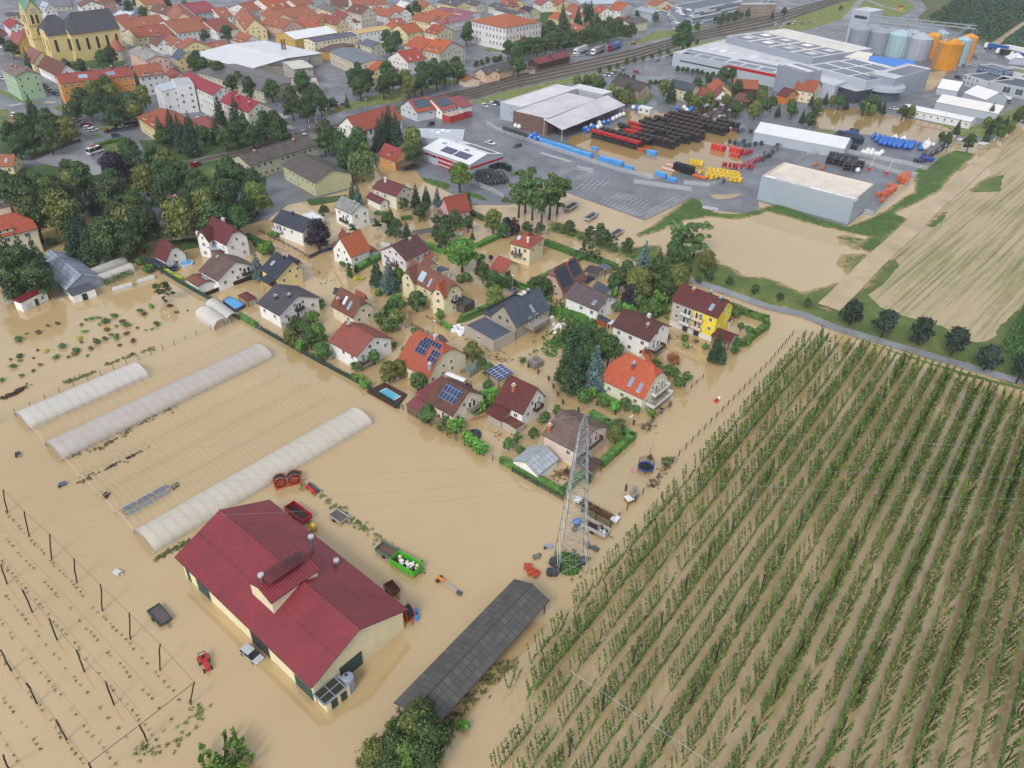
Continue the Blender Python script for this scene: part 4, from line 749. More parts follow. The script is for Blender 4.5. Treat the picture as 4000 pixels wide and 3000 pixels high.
V('long grey slab-roofed shed','long open shed with a dark grey mossy slab roof beside the hop garden',[('P',(1536.6,2745),(2009,2261),(2145.6,2347),3.4,4.9,'#5b5248','S#595856#4c4d50',dict(win=None,posts=1,oh=.6))],nm='shed',cat='shed')
def facade(par,k,side,f0,f1,z0,z1,m,name,pr=0.035):
 x0,x1,y0,y1=k.oh,k.L-k.oh,k.oh,k.W-k.oh
 p,q,o_=[((x0,y0),(x1,y0),-k.v),((x1,y0),(x1,y1),k.u),((x1,y1),(x0,y1),k.v),((x0,y1),(x0,y0),-k.u)][side]
 A=k.P(*p,0).lerp(k.P(*q,0),f0);B_=k.P(*p,0).lerp(k.P(*q,0),f1);b=MB();b.box((A+B_)/2+o_*pr/2+Vector((0,0,(z0+z1)/2)),((B_-A).length,pr,z1-z0),m,math.atan2((B_-A).y,(B_-A).x));return b.build(name,par,par.location.copy())
facade(ey,ky[0],0,0,.48,1.6,7.6,mat('wall','#b9b4ab'),'grey_facade');facade(ey,ky[0],0,0,1,-.5,1.5,mat('flatroof','#d8d5cf','#5a5650'),'stone_base',.06)
for f_ in(.36,.62):facade(ey,ky[0],0,f_-.06,f_+.06,-.3,1.7,mat('plain','#2f3238'),'garage_door',.09)
# ---- industrial park
FW=dict(s=(1.0,1.2),d=3.2)
gp_m=mat('panelwall','#9aa7b4');gp2=mat('panelwall','#aab2bd');gp3=mat('panelwall','#8f97a6')
hb=HG('n',1650,1112,1762,722)
V('grey windowless warehouse','big plain blue-grey warehouse box with a flat cream roof on the green lawn',[('n',(305,348),(1765,722),(2062,475),hb,hb,gp_m,'F#d8d0c4#b9aa92',dict(flat=1,par=.7,win=None,cope='#cfc6bd',sky=[(0,.07+.125*i,.08,4.6,1.5)for i in range(8)],skyc='#e6e8ec'))],nm='warehouse',cat='warehouse')
h1=HG('j',195,610,200,360);h2=HG('j',863,860,870,610);h3=HG('j',1080,930,1095,765)
_a,_b,_c2=G('j',2003,405,h3),G('j',1095,765,h3),G('j',870,610,h2);_n=(_b-_a).normalized();wj=abs(_n.x*(_c2-_b).y-_n.y*(_c2-_b).x)-.3
V('grey builders hall with the open sheds','large grey and brown-clad builders hall with white low-pitched roof and open storage bays',[('j',(200,360),(385,405),(1140,130),h1,h1,gp2,'F#d2d2d6#e2e2e6',dict(flat=1,par=.4,win=dict(s=(.8,1.4),d=9,only=[0]),L=13)),('j',(1195,145),(1680,255),(1805,205),h1-.6,h1-.6,gp2,'F#d2d2d6#e2e2e6',dict(flat=1,par=.4,win=None)),('j',(1140,215),(385,490),(870,610),h2,h2+.3,mat('panelwall','#6e5a52'),'F#c5c4c9#dcdce0',dict(flat=1,par=.12,win=None,cope='#7a6a62')),('j',(2003,405),(1095,765),(880,640),h3,h2+.06,'#c9c9cc','F#c5c4c9#dcdce0',dict(posts=1,win=None,shed=1,oh=.4,trim='#b9bcc2',W=wj+1.6))],nm='warehouse',cat='warehouse')
hk=HG('k',1165,1290,1165,965)
ek,kk=V('white hall with the red stripes','light grey hall with red wall stripes, white low gable roof and solar panels',[('k',(5,500),(1170,915),(2000,640),hk,hk+2.2,gp2,'H#d9dbe0#c4c8d0',dict(win=None,oh=.15,trim='#a9b0b8',sol=[(0,.3,.55,.22,.62),(0,.58,.85,.22,.62),(1,.42,.68,.25,.62),(1,.7,.94,.25,.62)],solc='#2f3a58',sky=[(0,.2,.75,2.4,1.4),(0,.66,.8,2.4,1.4),(1,.25,.7,2,1.4),(1,.75,.8,2,1.4)]))],nm='hall',cat='hall')
k=kk[0];lo=ek.location
def band(par,k,side,f0,f1,z0,z1,m,name='red_stripe',pr=0.05):
 e_=0 if k.o.get('flat')else k.oh
 x0,x1,y0,y1=e_,k.L-e_,e_,k.W-e_
 p,q,o_=[((x0,y0),(x1,y0),-k.v),((x1,y0),(x1,y1),k.u),((x1,y1),(x0,y1),k.v),((x0,y1),(x0,y0),-k.u)][side]
 A=k.P(*p,0).lerp(k.P(*q,0),f0);B_=k.P(*p,0).lerp(k.P(*q,0),f1);b=MB();b.box((A+B_)/2+o_*pr/2+Vector((0,0,(z0+z1)/2)),((B_-A).length,pr,z1-z0),m,math.atan2((B_-A).y,(B_-A).x));return b.build(name,par,par.location.copy())
redm=mat('paint','#b3161e');dk=mat('glass','#2b323b')
for z in(hk-1.6,hk-3.4,hk-5.2):band(ek,k,0,.33,.65,z-.5,z+.5,redm)
for a,b_ in((.0,.03),(.13,.19),(.29,.32),(.66,.69),(.8,.86),(.965,.99)):band(ek,k,0,a,b_,hk-2.3,hk-1.2,redm)
for a,b_ in((.04,.12),(.2,.28),(.7,.79),(.87,.96)):band(ek,k,0,a,b_,hk-2.2,hk-1.3,dk,'window_band')
for a,b_ in((.0,.03),(.13,.19),(.29,.32)):band(ek,k,0,a,b_,hk-6,hk-4.9,redm)
band(ek,k,1,.0,1,hk-2.0,hk-1.1,redm)
hk2=HG('k',1600,420,1605,50)
V('low grey hall with roof hatches','low pale grey hall with a flat ribbed roof and four roof hatches',[('t01',(1395,1170),(1480,1225),(2000,1100),hk2,hk2,gp2,'H#b9c2cb#a8b2bd',dict(flat=1,par=.1,win=None,W=30,L=22,cope='#c8ced4'))]if False else[('k',(-360,230),(1000,265),(1605,50),hk2,hk2,gp2,'H#b3bcc6#a5afba',dict(flat=1,par=.08,win=None,cope='#c8ced4',sky=[(0,.42,.75,1.6,1.2),(0,.52,.6,1.6,1.2),(0,.6,.85,1.6,1.2),(0,.7,.75,1.6,1.2)],skyc='#e6e8ec'))],nm='hall',cat='hall')
V('white storage tent hall','long white ribbed storage tent hall at the edge of the materials yard',[('t03',(-120,1140),(200,1200),(360,1085),4.5,7.2,gp2,'H#d3d7dd#c3c8d0',dict(win=None,oh=.1,trim='#c0c4ca',W=15,L=40))],nm='tent_hall',cat='tent hall')
# big food plant
def bx(fr,A,Bp,C,h,wallm,roofc,**o):
 o.setdefault('flat',1);o.setdefault('win',None);return(fr,A,Bp,C,h,h,wallm,roofc,o)
hf=HG('t02',1385,575,1395,455)
e1,f1=V('supermarket hall of the food plant','very large pale grey flat-roofed plant hall with solar strips and a red wall stripe',[bx('t02',(1395,450),(2802,735),(2212+950,430),hf,gp2,'F#c9cbd0#b5b8bf',W=58,sol=[(0,.04+.1*i,.12+.1*i,.05,.16)for i in range(6)]+[(0,.02,.3,.2,.27),(0,.35,.6,.22,.3)],solc='#4a5470',solg='#8a92a6',sky=[(0,.1+.07*i,.5,3,3)for i in range(7)],skyc='#e2e5ea')],nm='factory_hall',cat='factory')
band(e1,f1[0],0,.36,.68,hf-2.4,hf-.9,redm);band(e1,f1[0],0,.05,.34,hf*.45,hf*.45+.8,dk,'window_band')
V('upper factory hall with the solar roof','raised pale factory block densely covered with solar panels and white roof lights',[bx('t03',(-360,310),(390,500),(700,330),11.5,gp3,'F#d9d6d0#c8c4bc',W=55,sol=[(0,.02+.245*i,.22+.245*i,.05+.3*j,.3+.3*j)for i in range(4)for j in range(2)],solc='#39425e',sky=[(0,.12+.245*i,.2+.3*j,6,3)for i in range(4)for j in range(2)],skyc='#e6e8ec')],nm='factory_hall',cat='factory')
V('factory hall with rows of solar panels','grey hall front carrying nine dark solar fields between the red sign tower and the silos',[bx('t03',(340,560),(850,700),(1060,590),10.5,gp2,'F#dadbdf#c8cad0',W=42,sol=[(0,.03+.33*i,.32+.33*i,.08+.3*j,.32+.3*j)for i in range(3)for j in range(3)],solc='#3b4460')],nm='factory_hall',cat='factory')
V('grey tower block on the plant roof','grey cubic plant room with a solar-framed roof rising above the long hall',[bx('t03',(88,555),(320,625),(370,560),14,gp3,'F#d9dade#c8cad0',W=13,sol=[(0,.08,.92,.7,.95),(0,.08,.92,.05,.3)],solc='#3b4460')],nm='plant_room',cat='building')
e2,f2=V('anthracite office cube','dark anthracite three-storey office block at the corner of the food plant',[bx('t03',(590,740),(760,790),(835,730),HG('t03',730,870,745,760),mat('panelwall','#3c424e'),'F#b9bcc2#a5a8b0',W=13,win=dict(s=(2.6,.9),d=5,st=3.6,f='#30353f',p='#1d222b'))],nm='office_building',cat='office')
V('red entrance tower','tall red entrance tower with a flat roof between the office cube and glass entrance',[bx('t03',(820,710),(880,735),(985,660),HG('t03',850,840,858,745),mat('paint','#a51c26'),'F#a3a6ac#8f9298',par=.3,cope='#b02530')],nm='tower',cat='tower')
V('grey factory wing facing the road','tall grey factory wing with solar roof facing the muddy road and the tents',[bx('t03',(1095,700),(1130,835),(1410,590),11,gp_m,'F#c9ccd2#b9bcc4',W=16,sol=[(0,.1,.9,.1,.5)])]if False else[bx('t03',(1410,590),(1100,680),(1060,640),11.5,gp3,'F#c4c8cf#b0b4bd',W=14,sol=[(0,.05,.7,.1,.8)])],nm='factory_hall',cat='factory')
b=MB();gc=G('t03',970,845);e3=empty('glass_entrance',gc,0,'rounded glass entrance pavilion with a grey canopy beside the red tower','pavilion');b.lathe(gc+Vector((0,0,0)),[(9,0),(9,5)],mat('glass','#55606c'),20);b.build('glazing',e3,gc);b=MB();b.lathe(gc+Vector((0,0,5)),[(9.3,0),(11,.2),(11,2.2),(10,2.4),(0,2.5)],gp2,24);b.build('canopy',e3,gc)
V('blue-roofed grain store','long store with bright blue metal roof and cream bay in front of the silos',[('t03',(860,545),(1255,590),(1440,505),9,11,gp3,'H#3f7fd0#3a76c4',dict(win=None,oh=.2,W=22)),('t03',(645,495),(870,525),(965,440),9,11.2,gp3,'H#dcd8cc#cbc7ba',dict(win=None,oh=.2,W=22))],nm='store_hall',cat='store')
ht=HG('l',250,440,330,110)
et,ft=V('tall grey elevator tower','tall pale grey elevator tower with a dark sign strip above the silos',[bx('l',(300,130),(420,150),(590,80),HG('t03',700,400,745,90),gp2,'F#c9ccd2#b9bcc4',W=17,L=13)],nm='elevator_tower',cat='tower')
band(et,ft[0],0,.2,.9,ft[0].he-5,ft[0].he-3.2,mat('plain','#2b3440'),'sign_strip');band(et,ft[0],3,.35,.55,ft[0].he*.45,ft[0].he-7,mat('plain','#2b3440'),'window_strip')
# silos
def silo(fr,bx_,by_,tx,ty,rpx,colr,lab):
 base=G(fr,bx_,by_);h=HG(fr,bx_,by_,tx,ty);dist=(base-CAMP).length;r=rpx/FR[fr][2]/FPX*dist*0.97;e=empty('silo',base,0,lab,'silo','silos of the food plant')
 m=mat('sheet',colr,colr,0.4);b=MB();b.lathe(base,[(r,0),(r,h)],m,28);b.build('silo_body',e,base,smooth=False);b=MB();b.lathe(base,[(r+.15,h-.1),(r*.12,h+r*.42),(0,h+r*.44)],m,28);b.build('silo_roof',e,base)
 b=MB()
 for j in range(1,9):b.lathe(base,[(r+.04,h*j/9-.05),(r+.04,h*j/9+.05)],mat('metal','#9aa0a8'),28)
 for a in range(14):b.tube(base+Vector((math.cos(a*.4488)*(r+.06),math.sin(a*.4488)*(r+.06),0)),base+Vector((math.cos(a*.4488)*(r+.06),math.sin(a*.4488)*(r+.06),h)),.08,mat('metal','#9aa0a8'),4)
 b.build('silo_ribs',e,base);return base,h
OR_,GY,LB='#e0940c','#8e96a3','#9fbfc6'
for a in[(340,735,415,410,122,GY,'dark grey silo nearest the elevator tower'),(620,760,690,450,128,GY,'dark grey silo second from the elevator tower'),(905,800,975,490,135,LB,'pale turquoise silo between the two grey ones in the front row'),(1200,840,1265,540,140,'#a9aebb','light grey silo behind the blue roof, last of the front row'),(1605,985,1700,610,142,OR_,'big orange silo standing in front at the right end'),(1790,940,1865,560,85,LB,'slim pale blue silo between the two orange ones at the right'),(1880,890,1945,520,85,OR_,'orange silo at the far right end of the plant'),(1380,820,1440,500,85,OR_,'orange silo half hidden behind the light grey one'),(1480,800,1535,465,85,LB,'slim pale blue silo in the back row'),(520,700,560,385,100,GY,'grey silo in the back row, nearest the tower'),(800,720,845,430,100,GY,'grey silo in the back row behind the turquoise one'),(1080,740,1135,455,100,'#a9aebb','pale grey silo in the back row, middle')]:
 silo('l',*a)
def truss(fr,A,B_,z,lab):
 a=G(fr,*A,z);c=G(fr,*B_,z);d=(c-a);n=int(d.length/3);b=MB();st=mat('metal','#aab0ba');d.normalize();s_=Vector((-d.y,d.x,0))*.9;L_=(c-a).length
 for sg in(-1,1):
  for dz in(0,1.8):b.tube(a+s_*sg+Vector((0,0,dz)),c+s_*sg+Vector((0,0,dz)),.16,st,4)
  for i in range(n):b.tube(a+d*(L_*i/n)+s_*sg,a+d*(L_*(i+1)/n)+s_*sg+Vector((0,0,1.8 if i%2 else 0.01)),.1,st,4,cap=False)
 b.box((a+c)/2+Vector((0,0,.3)),(L_,1.2,.3),st,math.atan2(d.y,d.x))
 o=b.build('conveyor_bridge',None,a);return tag(o,lab,'conveyor','conveyor bridges over the silos')
truss('l',(500,260),(2070,420),27,'long lattice conveyor bridge running over the back silos');truss('l',(450,330),(1560,470),25,'lattice conveyor bridge over the front silos');truss('l',(1980,385),(1650,600),25,'short slanting conveyor bridge down to the big orange silo')
for A,z in(((2070,420),27),((1640,380),27),((1180,330),27)):
 a=G('l',*A,z);b=MB()
 for sx in(-1,1):b.tube(a+Vector((sx,0,0)),Vector((a.x+sx*1.6,a.y,0)),.2,mat('metal','#aab0ba'),5)
 tag(b.build('support_mast',None,(a.x,a.y,0)),'steel support mast under the long conveyor bridge','mast','conveyor support masts')
 # right-hand yards
V('long white container row','long low white office container row with many small windows on the grass',[('t03',(1150,930),(1755,1055),(1822,1000),3.6,4.4,'#d5d7da','H#dfe1e6#cfd2d8',dict(win=dict(s=(1,1),d=3.2,only=[0,1]),W=10,oh=.2,shed=0))],nm='container_building',cat='building',far=True)
V('long white tent hall','long white storage tent with translucent sides behind the container row',[('t03',(1450,880),(1990,985),(2120,930),3.8,6.2,gp2,'H#dddbd8#c9c7c4',dict(win=None,W=16,oh=.1))],nm='tent_hall',cat='tent hall')
V('white peaked tent, left','white peaked tent hall with blue banners at its front, left of a similar one',[('t03',(1460,760),(1640,790),(1760,735),3.5,7,gp2,'H#dfe0e4#d0d1d6',dict(win=None,W=15,oh=.1))],nm='tent_hall',cat='tent hall')
V('white peaked tent, right','white peaked tent hall next to the red trucks, right of a similar one',[('t03',(1690,800),(1880,865),(2000,780),3.5,7,gp2,'H#dfe0e4#d0d1d6',dict(win=None,W=15,oh=.1))],nm='tent_hall',cat='tent hall')
V('glass-fronted service hall','dark-roofed service hall with a glazed white-framed front and control room',[bx('t03',(1700,640),(1905,700),(1985,620),6,'#b9c0c8','F#5a5f6c#6a6f7c',W=20,win=dict(s=(2,2),d=2.4,st=2.6,p='#7d8fa0'))],nm='workshop',cat='workshop',far=True)
V('row of truck workshops','dark-roofed workshop row with large white-framed roller doors at the right edge',[bx('t03',(1920,700),(2700,850),(2800,760),6,'#a5abb5','F#4f5462#5c6170',W=22,win=dict(s=(4,3.4),d=6,st=9,top=2.6,p='#4a5462'))],nm='workshop',cat='workshop',far=True)
V('workshop control room','blue and glass control room box raised above the workshops',[bx('t03',(1820,560),(2010,610),(2090,530),8.5,'#3a5a8a','F#6b7482#7b8492',W=12,win=dict(s=(2,1.4),d=2.4,st=9,top=1.4,p='#39424c'))],nm='control_room',cat='building',far=True)
V('low wing with the sedum roof','low white wing with a mossy green-brown flat roof beside the control room',[bx('t03',(2020,600),(2500,690),(2560,640),6.5,'#cfd3d8','F#7a7a50#6b6b48',W=14,win=dict(s=(1.5,1),d=5,st=9))],nm='workshop',cat='workshop',far=True)
V('round-topped white tent','small round-topped white tent among the parked trucks',[('t03',(2045,490),(2090,520),(2175,480),2.5,6,gp2,'H#dfe0e4#d0d1d6',dict(win=None,c=(.5,.5),oh=.1))],nm='tent_hall',cat='tent hall')
hs=HG('m',755,500,790,180)
es,fs=V('striped grey sports hall','large flat-roofed hall clad in grey and white horizontal stripes by the railway',[('m',(355,108),(790,182),(1650,-5),hs,hs,mat('panelwall','#7f8899'),'F#5f6778#6b7384',dict(flat=1,par=.4,win=None,cope='#d5d7dc'))],nm='sports_hall',cat='hall')
rr=random.Random(3)
for sd_ in(0,1):
 for j in range(9):
  x=0.0
  while x<1:
   w=rr.uniform(.12,.32)
   if rr.random()<.62:band(es,fs[0],sd_,x,min(1,x+w),hs*(j+.1)/9,hs*(j+.95)/9,mat('plain',rr.choice(['#d5d8dd','#dfe1e5','#5d6575','#9aa2b0'])),'cladding_strip',.06)
   x+=w
V('brown glazed hall behind the striped hall','tan hall with tall glazed strips beyond the striped sports hall',[bx('m',(1640,60),(1720,90),(2800,-110),hs*.8,'#8a7a68','F#8fa0a8#9aabb3',W=30,win=dict(s=(1,3),d=2.2,st=4.5,p='#3b4350'))],nm='hall',cat='hall',far=True)
V('beige house by the truck park','beige two-storey house with a grey roof at the end of the truck park',[('t02',(1020,208),(1180,180),(1110,142),6,8,'#d0cdb0','Sy',{})],far=True)
V('maroon-roofed goods shed','long maroon-roofed timber goods shed beside the railway tracks',[('t02',(370,520),(510,482),(455,450),4,6.4,'#4a3630','H#6d2a30#64262c',dict(win=None)),('t02',(225,555),(372,520),(310,490),3.8,6,'#4a3630','H#742c32#6a282e',dict(win=None))],nm='goods_shed',cat='shed')
V('little signal hut','tiny cream hut with a pyramid roof beside the rails',[('t02',(108,585),(150,600),(188,582),3,4.6,'#c9c1a8','Tn',dict(c=(1,1),win=dict(s=(.7,.8),d=3)))],nm='hut',cat='hut',far=True)
V('brick-red restaurant with the glass gable','white restaurant with a large brick-red roof and glazed front gable by the crossing',[('t01',(1272,1035),(880,1145),(800,1082),4.4,9.6,WH,'T#a4523e#96493a',dict(win=dict(s=(1.6,2.2),d=2.6),r=.5,W=14))],nm='restaurant',cat='restaurant',far=True)
V('left fire station house','white fire station house with orange-red roof and a black solar panel field',[('t01',(1560,940),(1390,975),(1283,905),HG('t01',1405,1060,1390,975),HG('t01',1405,1060,1390,975)+4.2,'#c9ced6','T#b5563c#a34d38',dict(win=dict(s=(1.8,1),d=4),sol=[(0,.12,.85,.25,.9)],solc='#2f3a4e'))],nm='fire_station',cat='fire station',far=True)
V('right fire station house','fire station gable house with black solar panels next to a maroon flat wing',[('t01',(1745,920),(1605,958),(1530,872),HG('t01',1620,1040,1605,958),HG('t01',1620,1040,1605,958)+4,WH,'T#b5563c#a34d38',dict(win=dict(s=(1.2,1.2),d=3),sol=[(0,.1,.9,.2,.92)],solc='#2f3a4e')),('t01',(1665,850),(1775,932),(1830,888),5.5,6.5,'#b9bcc2','H#82303a#762c34',dict(win=None,shed=1,door=[(1,.5,5,3.4,'#8f2a30','garage_door')])),('t01',(1610,985),(1675,1005),(1780,965),3.4,3.4,'#b03a34','F#b9a088#a89078',dict(flat=1,par=.1,win=None))],nm='fire_station',cat='fire station',far=True)
hd=HG('t01',560,1380,548,1250)
V('long grey-roofed depot','long two-storey depot with mottled dark grey roof and rows of windows by the track',[('t01',(-60,1432),(548,1248),(440,1185),hd,hd+2.6,'#bdbb9c','S#55504c#68635e',dict(win=dict(s=(1.4,1.5),d=2.6,st=3.2),W=13,ch=[(.2,.8,0,1.2,'#a5573c'),(.75,.8,0,1.2,'#a5573c')]))],nm='depot',cat='depot',far=True)
V('grey-roofed cream barn','cream barn with a broad dark grey slab roof at the edge of the wood',[('t01',(215,1425),(500,1582),(800,1478),5.6,8.8,'#bcbb94','S#56524e#605c58',dict(win=dict(s=(1.2,1.5),d=3.2,only=[0])))],nm='barn',cat='barn',far=True)
V('little orange cottage','little peach cottage with red tiled roof and a dormer, at the flood edge',[('t01',(1050,1338),(1198,1395),(1322,1352),4,8,'#d49a62','T#a0453e#8f3f38',dict(dorm=[(0,.55,2,.25,.6)])),('t01',(1200,1408),(1265,1440),(1392,1392),3,3.5,'#5b4a40','F#5b4a46#6b5a54',dict(posts=1,win=None))],nm='cottage',cat='cottage',far=True)
V('pink station building','long pale pink station building with dark grey gabled roof by the platform',[('t01',(1990,650),(2225,592),(2150,540),4.2,7,'#dcb79a','Td',dict(win=dict(d=2.6),W=9,dorm=[(0,.5,3,.2,.7)])),('t01',(1912,615),(1995,652),(2060,620),4.2,6.6,'#dcb79a','Td',dict(W=9))],nm='station_building',cat='station',far=True)
V('small orange-roofed platform hut','small hut with an orange gabled roof beside the station tracks',[('t01',(1735,672),(1800,706),(1885,662),3.2,5,'#d9c9b0','To',dict(win=dict(s=(.9,1),d=3)))],nm='hut',cat='hut',far=True)
# houses by the plant
for sh,la,bl in[('dark-roofed farmhouse','long dark brown-roofed farmhouse in front of the big car park',[('t02',(850,715),(1100,790),(1155,750),4.5,8,'#9a8a78','T#4b4644#55504e')]),('slate-roofed house','cream house with a dark slate roof beside a tall spruce at the yard',[('t02',(1335,745),(1545,795),(1540,745),5.5,8.4,'#cfc8a8','T#434a58#4e5564')]),('orange-roofed farm','two-part farmhouse with orange tiled roofs next to the materials yard',[('t02',(1680,735),(1725,800),(1890,735),5,9,'#d0c49c','T#b35c38#a3523a',dict(W=11)),('t02',(1550,800),(1725,845),(1720,790),3.5,6,'#a08a70','Tr')]),('white gabled house by the tanks','white gabled house with a rusty tile roof between the farm and the racks',[('t02',(1735,790),(1760,845),(1850,815),5,9,WH,'Tr')]),('brown barn by the farm','dark timber barn with an orange-brown roof behind the round tree',[('t02',(1910,760),(2130,775),(2140,715),4,7,'#4f3c30','T#a85c40#985038',dict(win=None))]),('small brown barn','small dark timber barn with a rusty brown roof in the orchard',[('t02',(1910,860),(2050,885),(2060,825),3.4,5.6,'#4f3c30','Tb',dict(win=None))]),('cream house by the food plant','cream two-storey house with a red-brown roof in front of the food plant',[('t03',(215,770),(400,800),(440,735),6,10,'#d9cdb0','T#a4563c#984d38')]),('small orange-walled house','small orange-walled house with maroon roof in front of the plant',[('t03',(70,815),(160,840),(220,800),4,7,'#c9752a','Tm')])]:
 V(sh,la,[(b_+({},)if len(b_)==8 else b_)for b_ in bl],far=True)
 # ---- church and walled town
ch_h=HG('i',1120,1215,1090,665);cw='#dcc98e';slate='T#4c4f59#5a585a'
AW=dict(s=(1.7,6.5),d=5.5,st=30,top=5.5,arch=True,skip=0,f='#d5c48c',p='#2b2f36')
ec,kc=V('yellow church','large yellow church with slate roof edged in green copper and tall arched windows',[('i',(1090,668),(2068,542),(1900,430),ch_h,ch_h+9.5,cw,slate,dict(c=(.75,0),W=18,win=AW)),('i',(640,690),(1090,640),(1000,500),ch_h,ch_h+9,cw,slate,dict(c=(.7,.75),W=14,win=AW,L=15)),('i',(875,850),(950,885),(1205,850),HG('i',1020,1190,950,885),HG('i',1020,1190,950,885)+3.2,cw,slate,dict(c=(.8,.8),win=dict(s=(.9,1.7),d=3.5,st=4.5,arch=True,skip=0,f='#d5c48c')))],nm='church',cat='church')
tb_=G('i',600,1120);tw=8.2;th_=HG('i',600,1120,350,190);an=math.atan2(kc[0].u.y,kc[0].u.x);et=empty('tower',tb_,0)
et.parent=ec;et.location=tb_-ec.location
m=mat('wall',cw);b=MB()
b.box((0,0,th_*.5-1),(tw,tw,th_+1.5),m,an)
for z in(th_*.72,th_*.46,th_*.18):b.box((0,0,z),(tw+.7,tw+.7,.5),mat('plain','#cbb77e'),an)
b.build('tower_wall',et)
b=MB();R_=Matrix.Rotation(an,3,'Z');cu=mat('sheet','#7fa89a','#6b9486');zt=th_-.2;hw=tw/2+.25
for a in range(4):
 Ra=R_@Matrix.Rotation(a*math.pi/2,3,'Z');f=lambda x,y,z:Ra@Vector((x,y,z))+Vector((0,0,0))
 b.face([f(-hw,-hw,zt),f(0,-hw,zt+6),f(0,0,zt+6.5)],cu);b.face([f(hw,-hw,zt),f(0,0,zt+6.5),f(0,-hw,zt+6)],cu)
 b.face([f(-hw+.3,-hw+.25,zt),f(hw-.3,-hw+.25,zt),f(0,-hw+.25,zt+5.6)],m)
b.build('copper_roof',et);b=MB();b.lathe((0,0,zt+4),[(2.2,0),(2.6,4),(1.2,7),(.5,13),(0,16)],cu,12);b.build('spire',et)
for a in(0,3):
 Ra=R_@Matrix.Rotation(a*math.pi/2,3,'Z');o_=Ra@Vector((0,-1,0));sx=Ra@Vector((1,0,0));ang=math.atan2(-o_.x,o_.y)
 if o_.dot(CAMP-tb_)<-60:continue
 for dx in(-1.3,1.3):place_window(et,o_*(tw/2+.02)+sx*dx+Vector((0,0,th_*.84)),ang,1.5,4.8,'#cbb77e','#26282e',True,True)
 place_window(et,o_*(tw/2+.02)+Vector((0,0,th_*.58)),ang,1.5,3.6,'#cbb77e','#5b2f28',True,True)
 b=MB();b.lathe(o_*(tw/2+.02)+Vector((0,0,th_+.3)),[(1.5,0),(1.5,.15),(1.2,.2),(0,.2)],mat('plain','#c9bfa0'),20,ax=o_)
 for g in range(12):t=g*math.pi/6;b.box(o_*(tw/2+.24)+Vector((0,0,th_+.3))+(sx*math.cos(t)+Vector((0,0,1))*math.sin(t))*1.15,(.12,.12,.12),mat('plain','#3a342c'),ang)
 for t,l_ in((1.2,.8),(2.6,1.05)):
  d=sx*math.cos(t)+Vector((0,0,1))*math.sin(t);b.tube(o_*(tw/2+.26)+Vector((0,0,th_+.3)),o_*(tw/2+.26)+Vector((0,0,th_+.3))+d*l_,.06,mat('plain','#3a342c'),4)
 b.build('clock_face',et)
rc=G('i',2060,1150);e=empty('round_tower',rc,0,'round stone defence tower with an orange conical roof at the church corner','tower');LM.append(('round stone tower',rc));b=MB();b.lathe((0,0,0),[(4.3,-.5),(4.1,6)],mat('wall','#b9b2a4'),20);b.build('wall',e);b=MB();b.lathe((0,0,6),[(4.8,-.1),(0,6.2)],mat('tile',*TT['o']),20);b.build('roof',e)
# ---- town houses: (frame, A, B, C, eave, ridge, wall, roof, opts)
TW=dict(s=(1.0,1.3),d=2.9,st=3.0,f='#d9d9d4')
def town(short,label,blocks,**kw):
 V(short,label,[(b_+({},)if len(b_)==8 else b_)for b_ in blocks],far=True,win=kw.get('win',TW),nm=kw.get('nm','town_house'),cat=kw.get('cat','house'),group=None)
hg_=HG('t00',375,850,345,640)
town('green apartment block','pale green four-storey apartment block with a grey-pink roof and brick chimneys',[('t00',(0,592),(125,668),(342,636),hg_,hg_+2.2,'#9fc09a','S#7e6a68#8a7876',dict(ch=[(.3,.7,0,1.2,'#a5503c'),(.55,.8,0,1.2,'#a5503c'),(.8,.7,1,1.2,'#a5503c')],oh=.3))],nm='apartment_block',cat='apartment block')
ho=HG('t00',600,890,515,700)
town('orange apartment block','long orange and brick-red apartment block with a red roof and white chimneys',[('t00',(517,725),(1162,650),(1130,560),ho,ho+3,'#cf8b3a','T#a04c42#93453d',dict(W=12,oh=.3,ch=[(.15,.95,0,1.4,'#8a4a3c'),(.45,.95,0,1.4,'#8a4a3c'),(.75,.95,0,1.4,'#8a4a3c'),(.95,.95,0,1.4,'#8a4a3c')],sky=[(0,.33,.5,4,2),(0,.7,.5,4,2)]))],nm='apartment_block',cat='apartment block',win=dict(s=(1.3,1.5),d=3,st=2.9))
town('white block with the orange mansard','white apartment house with bright orange tiled roof and balconies, next to the orange block',[('t00',(1198,668),(1432,638),(1385,545),ho*.9,ho*.9+4,'#cfd0d2','To',dict(W=14,dorm=[(0,.3,3,.1,.5),(0,.75,3,.1,.5)]))],nm='apartment_block',cat='apartment block')
hw_=HG('t00',1560,985,1515,745)
town('modern white block','modern white apartment block with pale blue-grey roofs and a grey window strip',[('t00',(1330,738),(1402,792),(1512,738),hw_-2,hw_-1,'#d9dbde','H#a9b5c2#9ba8b6',dict(shed=1,oh=.1)),('t00',(1475,680),(1520,745),(1690,748),hw_,hw_,'#d9dbde','F#aab0b8#9aa1aa',dict(flat=1,par=.2))],nm='apartment_block',cat='apartment block',win=dict(s=(1.2,1.3),d=3,st=2.9,skip=.3))
h2_=HG('t00',1900,1030,1832,825)
town('maroon-roofed white block','long white apartment block with a deep red metal roof',[('t00',(1535,690),(1832,825),(2000,780),h2_,h2_+3,'#cfd0cf','H#8a1f2c#7c1b27',dict(oh=.2))],nm='apartment_block',cat='apartment block')
